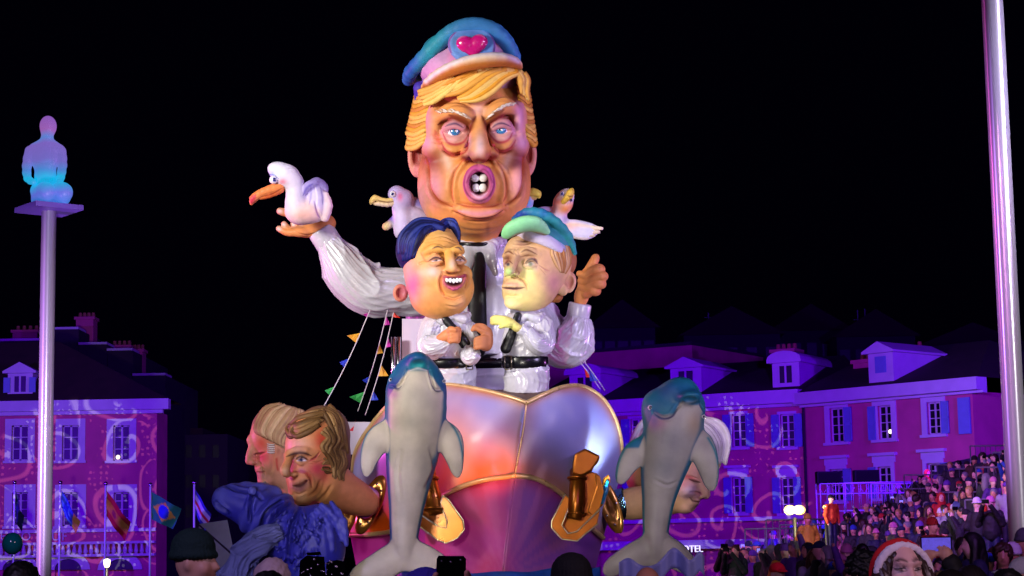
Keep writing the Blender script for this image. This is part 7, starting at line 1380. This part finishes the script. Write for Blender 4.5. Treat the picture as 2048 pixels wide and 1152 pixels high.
# grandstand: tiers rising to the right along the route
def grandstand():
    root = empty('grandstand', (9.5, 47, 0), 'long tiered spectator grandstand rising to the right edge in front of the red facades', 'grandstand'); dk = mat('stand_deck', '2c2c34', rough=.8, noise=.2); n = 12
    for j in range(n):
        mb = MB(); mb.box((.8 * j, -4, .42 * j - .05), (.8 * j + .82, 38, .42 * j + .42)); mb.build('tier', dk, root)
    for y in np.arange(-3, 38, 3.0):
        mb = MB()
        for j in range(1, n): mb.box((.8 * j + .02, y, 0), (.8 * j + .08, y + .06, .42 * j - .06))
        mb.build('strut', mat('galvanised', '686870', rough=.6, metal=.3), root)
grandstand()
def barrier(x, y, z, rz, w, label, h=1.1, nb=10, group='grey steel crowd barriers'):
    root = empty('crowd_barrier', (x, y, z), label, 'barrier', group, rz); st = mat('galvanised')
    mb = MB(); mb.tube([(0, 0, h), (w, 0, h)], .024, 8, sm=1).tube([(0, 0, .18), (w, 0, .18)], .02, 8, sm=1); mb.tube([(0, 0, 0), (0, 0, h)], .024, 8, sm=1).tube([(w, 0, 0), (w, 0, h)], .024, 8, sm=1); mb.build('rail_frame', st, root, smooth=True)
    for i in range(1, nb): x_ = w * i / nb; MB().tube([(x_, 0, .18), (x_, 0, h)], .012, 6, sm=1).build('bar', st, root, smooth=True)
bar = [(1640, 968, 66, 0, 2.6), (1690, 966, 66, 0, 2.6), (1742, 968, 66, 0, 2.4), (1795, 978, 62, 0, 2.4), (1808, 950, 63, .2, 2.4), (1862, 930, 62, .2, 2.2), (1905, 938, 60, .2, 2.2), (1940, 892, 60, .1, 1.6), (1952, 935, 52, .1, 1.6), (1985, 905, 56, .1, 2.0), (1880, 985, 52, 0, 2.2), (1930, 1000, 46, 0, 2.0), (1490, 1058, 60, 0, 2.0), (1532, 1040, 60, 0, 2.0), (1560, 1050, 58, 0, 2.0)]
for i, (u, v, Y, rz, w_) in enumerate(bar):
    p = at(u, v, Y); barrier(float(p[0]), Y, float(p[2]) - 1.1, rz, w_, f"steel barrier with vertical bars, number {i + 1} from the left end of the stand" if False else ["steel barrier at the left end of the raised walkway", "steel barrier in the middle of the raised walkway", "steel barrier at the right end of the raised walkway", "steel barrier stepping down right of the walkway", "steel barrier above the walkway's right step", "steel barrier on the upper stairs left part", "steel barrier on the upper stairs right part", "topmost steel barrier beside the steel column", "steel barrier just left of the steel column", "steel barrier behind the steel column", "lower steel barrier between the standing spectators", "lowest steel barrier near the steel column", "leftmost low barrier by the facade foot", "second low barrier by the facade foot", "low barrier beside the glaring floodlights"][i])
# lighting truss with two black loudspeakers over the walkway
p = at(1632, 968, 67); root = empty('truss_walkway', (float(p[0]), 67, 0), 'raised lighting truss walkway with struts under the shuttered windows', 'truss'); zt = float(p[2]); L_ = 7.5; st = mat('galvanised')
for dz in (0, -.35): MB().tube([(0, 0, zt + dz), (L_, 0, zt + dz)], .03, 8, sm=1).build('chord', st, root, smooth=True)
for i in range(16): x = L_ * i / 16; MB().tube([(x, 0, zt), (x + L_ / 32, 0, zt - .35), (x + L_ / 16, 0, zt)], .014, 6, sm=1).build('brace', st, root, smooth=True)
for i in range(9): x = L_ * i / 8; MB().tube([(x, 0, 0), (x, 0, zt)], .025, 8, sm=1).build('upright', st, root, smooth=True)
for (u, v, lb) in ((1657, 956, 'black loudspeaker box left on the truss walkway'), (1732, 953, 'black loudspeaker box right on the truss walkway')):
    p = at(u, v, 67); r_ = empty('loudspeaker', tuple(p), lb, 'loudspeaker', 'loudspeakers on the truss'); MB().box((-.42, -.25, -.22), (.42, .25, .22)).build('cabinet', mat('cabinet_black', '040405', rough=.8, spec=.1), r_); MB().box((-.38, -.262, -.18), (.38, -.252, .18)).build('grille', mat('grille', '040404', rough=.9, spec=.05), r_)
    MB().tube([(0, 0, -.22), (0, 0, zt - float(p[2]))], .03, 8, sm=1).build('mount', st, r_, smooth=True)
def low_parts():
    out = {}
    def arr(o):
        me = o.data; n = len(me.vertices); V = np.empty(n * 3, np.float32); me.vertices.foreach_get('co', V); Q = np.empty(len(me.polygons) * 4, np.int32); me.loops.foreach_get('vertex_index', Q)
        c = np.empty(n * 4, np.float32); me.color_attributes['Col'].data.foreach_get('color', c); r_ = (V.reshape(-1, 3), Q.reshape(-1, 4), c.reshape(-1, 4)[:, :3].copy()); bpy.data.objects.remove(o); return r_
    for p in ('down', 'phone'): out[p] = arr(person_body(p, 4.4)); out['j' + p] = arr(jacket(p, 4.6))
    for g in ('short', 'long', 'beanie', 'cap', 'hood'): out[g] = arr(headgear(g, 3.2))
    return out
def far_crowd(rest, rr):
    """the smallest, farthest spectators, past the first 278: one mass"""
    if not rest: return
    P = low_parts(); Vs, Fs, Cs, n = [], [], [], 0
    for c, u, v in rest:
        p = rr.choice(('down', 'phone')); g = rr.choice(('short', 'short', 'long', 'beanie', 'cap', 'hood')); a = math.radians(rr.gauss(-35, 40)); k = rr.uniform(.9, 1.05); R_ = rotm(0, 0, math.degrees(a)) * k
        jc = lin(rr.choice(JC)[1] if rr.random() < .5 else rr.choice(JC[:6])[1]); gc = lin(rr.choice(HC)[1] if g in ('short', 'long') else rr.choice(GC)[1])
        for key, cc in ((p, None), ('j' + p, jc), (g, gc)):
            V, Q, C_ = P[key]; Vs.append(V @ R_.T + np.array(c[:3])); Fs.append(Q + n); n += len(V); Cs.append(C_ if cc is None else np.broadcast_to(cc, C_.shape))
    o = link_mesh('crowd', np.concatenate(Vs), np.concatenate(Fs), mat('crowd_cloth', vcol=True, rough=.75), None, col=np.concatenate(Cs)); o['kind'] = 'stuff'; o['label'] = 'farthest spectators packed on the stand and before the facades'
def crowd():
    rr = random.Random(44); n = 0; used = []
    def project(x, y, z):
        d = np.array([x, y, z]) - CAM; zc = d @ _F; return 1024 + FPX * (d @ _R) / zc, 576 - FPX * (d @ _U) / zc
    cand = []
    for j in range(12):
        for y in np.arange(43.5, 84, .72):
            x = 9.5 + .8 * j + .35 + rr.uniform(-.2, .2); yy = y + rr.uniform(-.25, .25); cand.append((x, yy, .42 * j + .42, j))
    for i in range(5200):
        y = 21 + 49 * rr.random() ** 1.2; x = rr.uniform(2.6, 11); cand.append((x, y, 0, -1))
    keep = []; cells = {}
    cand.sort(key=lambda c: c[1])
    for c in cand:
        u, v = project(c[0], c[1], c[2] + 1.62)
        ub = np.interp(u, [1400, 1430, 1500, 1560, 1600, 1640, 1700, 1790, 1860, 1910, 1990, 2060], [1130, 1108, 1086, 1062, 1040, 1036, 1020, 985, 950, 920, 900, 890])
        if u < 1425 or u > 2060 or v < ub or v > 1150: continue
        if c[3] < 0 and ((c[0] > 9.2 and c[1] > 42) or c[1] < np.interp(u, [1430, 1560, 1680, 1800, 2048], [44, 36, 27, 23, 20])): continue
        if 1735 < u < 1840 and c[1] < 14: continue
        hp = .165 * FPX / c[1]; ok = True
        for (a, b, h2, yy) in keep:
            if abs(a - u) < (hp + h2) * .25 and abs(b - v) < (hp + h2) * .24: ok = False; break
        if not ok: continue
        keep.append((u, v, hp, c[1])); used.append((c, u, v))
        if len(used) >= 1000: break
    n_all = len(used); rest = used[278:]; used = used[:278]
    far_crowd(rest, rr)
    for c, u, v in used:
        row = 'at ground level' if c[3] < 0 else ['lowest','second','third','fourth','fifth','sixth','seventh','eighth','ninth','tenth','eleventh','top'][c[3]] + ' tier'
        far = ('near ' if c[1] < 32 else 'mid ' if c[1] < 48 else 'far ') + ('left end' if u < 1540 else 'below floodlights' if u < 1640 else 'below truss' if u < 1760 else 'centre' if u < 1880 else 'beside column')
        z = c[2] - (rr.uniform(0, .35) if c[3] < 0 and rr.random() < .6 else 0)
        person(c[0], c[1], c[2], math.radians(rr.gauss(-35, 38)) if rr.random() < .82 else rr.uniform(0, 6.28), rr, f"{row}, {far}", sc=rr.uniform(.8, 1.0) if z < c[2] else None)
    print('CROWD', n_all); return n_all
NCROWD = crowd()
# people and things one can single out in the crowd
rr = random.Random(5)
for (u0, u1, Y, v_, lb) in ((1640, 1690, 52, 992, 'low dark steward platform under the man in the orange vest'), (1590, 1640, 50, 1032, 'low dark step under the person in the yellow raincoat')):
    a_, b_ = at(u0, v_, Y), at(u1, v_, Y); z_ = float(a_[2]) - 1.70; r_ = empty('platform', (float(a_[0]), Y, 0), lb, 'platform'); MB().box((0, -.5, z_ - .12), (float(b_[0] - a_[0]), .6, z_)).build('deck', mat('stand_deck'), r_)
    for x_ in (.03, float(b_[0] - a_[0]) - .09): MB().box((x_, -.4, 0), (x_ + .06, -.34, z_ - .12)).build('leg', mat('galvanised'), r_)
def spot(u, v, Y, rz, label, jk, gear, gc, pose='down', sc=1.0):
    p = at(u, v, Y); o = person(float(p[0]), Y, float(p[2]) - 1.70 * sc, rz, rr, '', jk=jk, gear=gear, gc=gc, pose=pose, sc=sc); o['label'] = label; return o
spot(1662, 992, 52, .6, 'man in dark cap and bright orange vest standing by the single small floodlight', ('orange', 'c04010'), 'cap', ('black', '101014'), sc=.86)
spot(1615, 1032, 50, .4, 'person in yellow raincoat right below the glaring pair of floodlights', ('yellow', 'b8a018'), 'beanie', ('yellow', 'a08c20'), 'pocket')
spot(1822, 1000, 60, .5, 'tall dark-haired spectator in mustard yellow jacket on the stand', ('mustard', 'c09020'), 'short', ('black', '0c0808'), 'pocket')
spot(1966, 1012, 46, 2.6, 'spectator with bright orange-red hood up left of the steel column', ('orange red', 'd04018'), 'hood', ('orange red', 'd04018'))
spot(1988, 1012, 47, 3.0, 'short-haired man in navy jacket directly right of the orange hood', ('navy', '101838'), 'short', ('brown', '40241c'))
spot(1555, 1133, 22, .3, 'spectator wearing a plain bright red cap with white disc low in the crowd', ('white', 'b8b0b8'), 'cap', ('red', 'd01018'))
spot(1865, 1042, 34, .5, 'spectator in dark red knitted beanie and red jacket mid crowd', ('dark red', '70141c'), 'beanie', ('dark red', '90181c'))
spot(1693, 1096, 30, 2.9, 'spectator with pink knitted beanie seen from behind', ('black', '101018'), 'beanie', ('pink', 'd070a8'))
spot(1855, 942, 66, .5, 'spectator in orange jacket high on the stand by the upper barrier', ('orange', 'c05018'), 'hood', ('orange', 'c05018'))
p = at(1976, 1042, 45.4); r_ = empty('neon_badge', tuple(p), 'glowing yellow curled light toy held under the orange hood', 'light toy'); MB().tube([(.03, 0, .1), (-.05, 0, .05), (.05, 0, 0), (-.02, 0, -.06), (.05, 0, -.1)], .028, 8).build('glow_tube', mat('yellow_glow', 'f0e020', emit='e8d810', es=1.5), r_, smooth=True)

# ------------------------------------------------------------------ people close to the camera
def near(name_, label, u, v, Y, rz, pose, skin, jk, gear, gc, arms=None, extra=None, sc=1.0, h=1.3, top=1.79):
    p = at(u, v, Y); x, z = float(p[0]), float(p[2]) - top * sc
    o = person_body(pose, h, skin, '20222c', True, arms); o.name = name_; o.location = (x, Y, z); o.rotation_euler = (0, 0, rz); o.scale = (sc,) * 3; tag(o, label, 'person')
    j = jacket(pose, 1.5, arms=arms); j.parent = o; j.color = (*lin(jk), 1)
    if gear:
        g = headgear(gear, .9); g.parent = o; g.color = (*lin(gc), 1)
    return o
near('person', 'man in dark green knitted beanie and navy coat looking to the right, lower left', 390, 1049, 9.3, math.radians(78), 'down', 'e8b49c', '0c1028', 'beanie', '0c3030')
near('person', 'person with thick black hair seen from behind under the teal balloon', 45, 1104, 9.6, math.radians(170), 'phone', 'c89078', '101014', 'short', '0a0808', sc=1.0)
near('person', 'dark round-haired head very close to the camera below the grey cloth', 536, 1119, 7.2, math.radians(185), 'down', '2a1c18', '0c0c12', 'short', '08060a', sc=.95)
near('person', 'person with fluffy white hair behind the dark round head', 545, 1097, 9.4, math.radians(175), 'down', 'd8a890', '303040', 'short', 'c8b4bc')
near('person', 'small person in black peaked cap right of the green beanie', 448, 1137, 11.5, math.radians(90), 'down', 'd8a890', '101018', 'cap', '08080c')
near('person', 'person in purple-blue knitted hat close to the camera below the left dolphin tail', 850, 1126, 7.6, math.radians(180), 'down', 'c89078', '14142c', 'beanie', '3428a0')
near('person', 'person in black flat knitted cap with curls below the ship bow', 1140, 1098, 9.2, math.radians(205), 'down', 'c89078', '0c0c14', 'beanie', '06060a')
near('person', 'bald man seen from behind below the right dolphin tail', 1294, 1133, 10.5, math.radians(180), 'down', 'c8886c', '202a50', None, None, top=1.735)
for i, (u, v, Y, g, gc, jk, lb) in enumerate(((1940, 1116, 10.5, 'long', '181012', '14141c', 'dark-haired person with tied hair and red collar at the bottom right'), (2012, 1119, 9.5, 'short', '08080a', '0c0c10', 'person with black hair in front of the steel column foot'), (1885, 1136, 12, 'beanie', '7c6840', '2c2420', 'person in light brown fur hat right of the woman in red headband'),
                                 (1462, 1146, 10.5, 'beanie', 'c0bcd0', '20242c', 'person in white knitted hat at the bottom edge right of the dolphin tail'), (1722, 1094, 13, 'curly', '0c0c10', 'b0a080', 'person in black fluffy hat left of the woman in red headband'), (2044, 1100, 13, 'cap', 'c8c8d0', 'b8c818', 'person in white cap and yellow-green jacket at the right edge'))):
    near('person', lb, u, v, Y, math.radians(160 + 20 * i), 'down', 'd09a80', jk, g, gc)
def santa_woman():
    p = at(1802, 1139, 7.6); x, z = float(p[0]), float(p[2]) - 1.632
    o = person_body('down', 1.0, 'e4b4ac', '20222c', True); o.location = (x, 7.6, z); o.rotation_euler = (math.radians(0), 0, math.radians(12)); tag(o, 'smiling woman with long brown hair, dark eyeliner and white-trimmed red headband', 'person')
    j = jacket('down', 1.5); j.parent = o; j.color = (*lin('a01820'), 1)
    S = Sculpt(CM, (-24, -192, 24, -118, -26, 26), .8, 5); S.ell(PC(0, 2, 162.5), (9.4, 11.0, 11), 2, '2c1814')
    for sg in (-1, 1): S.chain([PC(8 * sg, -1, 164), PC(10 * sg, -3, 152), PC(11 * sg, -4, 138), PC(10 * sg, -5, 124)], [3.2, 4.2, 4.6, 2.4], 4, '34201c')
    S.ell(PC(0, -10, 156.5), (7.6, 15, 8.6), 2, None, op='sub'); S.fn(lambda u, v, y, N, col: (np.sin(u * 3.0 + np.sin(v * .25) * 1.2 + y * 1.2) * .25, None)); g = S.build('hair', mat('woman_hair', vcol=True, rough=.4), o)
    S = Sculpt(CM, (-18, -190, 18, -150, -18, 18), .8, 3); P = [PC(10.6 * math.cos(a), -2.5, 160.5 + 11.4 * math.sin(a)) for a in np.linspace(-.35, math.pi + .35, 13)]; S.chain(P, [1.7] * 13, 1, 'e8e0ec'); S.fn(lambda u, v, y, N, col: (vnoise(u, v, y, 1.8, 8, 2) * .3, None)); hb = S.build('headband_fur', mat('fur', vcol=True, rough=.95), o, 'e8e0ec')
    S = Sculpt(CM, (-18, -190, 18, -150, -18, 18), .9, 3); P = [PC(10.9 * math.cos(a), 0.8, 161 + 12.2 * math.sin(a)) for a in np.linspace(-.3, math.pi + .3, 13)]; S.chain(P, [1.8] * 13, 1, 'c01020'); S.build('headband', mat('fur'), o, 'c01020')
    mb = MB()
    for sg in (-1, 1): mb.tube([(sg * .018, -.0945, 1.634), (sg * .032, -.0965, 1.6385), (sg * .050, -.082, 1.636), (sg * .066, -.066, 1.642)], [.0012, .002, .002, .0006], 6)
    mb.build('eyeliner', mat('liner', '140c20', rough=.4), o, smooth=True)
santa_woman()
def phone_raiser():
    arms = (((-19, 0, 138), (-18, -22, 150), (-6.5, -30, 178)), ((19, 0, 138), (24, -22, 146), (9, -30, 176)))
    o = near('person', 'person in black leather jacket holding a phone up with both hands', 1898, 1128, 10.4, math.radians(178), 'highphone', 'd8a088', '08080c', 'long', '140c0c', arms=arms, top=1.78)
    ph = MB().box((-.085, -.365, 1.84), (.085, -.352, 1.925)).build('phone', mat('black_plastic'), o); MB().box((-.078, -.3515, 1.846), (.078, -.350, 1.919)).build('screen', mat('screen_busy', '4038a0', emit='6050d0', es=.7, noise=.9, nscale=40), ph)
phone_raiser()
def held_phone():
    fr = Fr(902, 1150, 7.0); root = fr.root('smartphone', 'black smartphone back with camera lenses held up at the foot of the float', 'phone')
    S = Sculpt(fr, (860, 1098, 945, 1230, -15, 15), 1.2, 3); 
    mb = MB(); P = [(873, 1118), (877, 1112), (927, 1112), (932, 1118), (932, 1210), (873, 1210)]; mb.prism([tuple(fr.L((u, v, 0))[[0, 2]]) for u, v in P][::-1], -4 * fr.s, 4 * fr.s); mb.build('phone_body', mat('black_glass', '050508', rough=.08, coat=.6), root)
    for u, v in ((883, 1122), (921, 1120), (902, 1124)): mb = MB(); mb.ball(fr.L((u, v, -4.2)), np.array([2.2, 1.2, 2.2]) * fr.s, 12, 8); mb.build('lens', mat('chrome'), root, smooth=True)
    hand(fr, root, (855, 1140, 950, 1215, -30, 30), [((902, 1190, 10), (30, 20, 12))], [([(880, 1180, 8), (870, 1164, 0), (872, 1150, -8)], [9, 8, 6]), ([(925, 1180, 8), (936, 1162, 0), (934, 1146, -8)], [9, 8, 6])], 'c08870', 1.4, False)
    fr = Fr(645, 1160, 9.0); root = fr.root('video_camera', 'black video camera with chrome fittings held up below the blue creature', 'camera')
    for nm, poly, y in (('camera_body', [(600, 1122), (612, 1112), (648, 1114), (652, 1160), (598, 1160)], (-8, 10)), ('lens_hood', [(652, 1126), (672, 1120), (690, 1124), (690, 1160), (652, 1160)], (-12, 4)), ('top_handle', [(612, 1106), (640, 1104), (642, 1110), (614, 1112)], (-3, 3))):
        mb = MB(); mb.prism([tuple(fr.L((u, v, 0))[[0, 2]]) for u, v in poly][::-1], y[0] * fr.s, y[1] * fr.s); mb.build(nm, mat('black_glass'), root)
    rr2 = random.Random(3)
    for i in range(22):
        mb = MB(); mb.ball(fr.L((rr2.uniform(602, 688), rr2.uniform(1118, 1152), -13)), rr2.uniform(1.4, 3.4) * fr.s, 8, 6); mb.build('fitting', mat('chrome'), root, smooth=True)
    fr = Fr(1330, 1160, 12.0); root = fr.root('blue_banner', 'pale blue folded plastic banner in front of the right dolphin tail', 'banner')
    G = np.array([[(1238 + i * 3.0, 1134 - 38 * math.exp(-((i - 37) / 9) ** 2) - 30 * math.exp(-((i - 54) / 4.5) ** 2) - 18 * math.exp(-((i - 6) / 7) ** 2) + 40 * j / 5, 14 * math.sin(i / 4.5) + 6 * math.sin(i / 1.9)) for i in range(58)] for j in range(6)])
    grid_mesh('banner_sheet', G, fr, mat('blue_plastic', '98a4e0', rough=.35, spec=.6), root, None, .01)
held_phone()
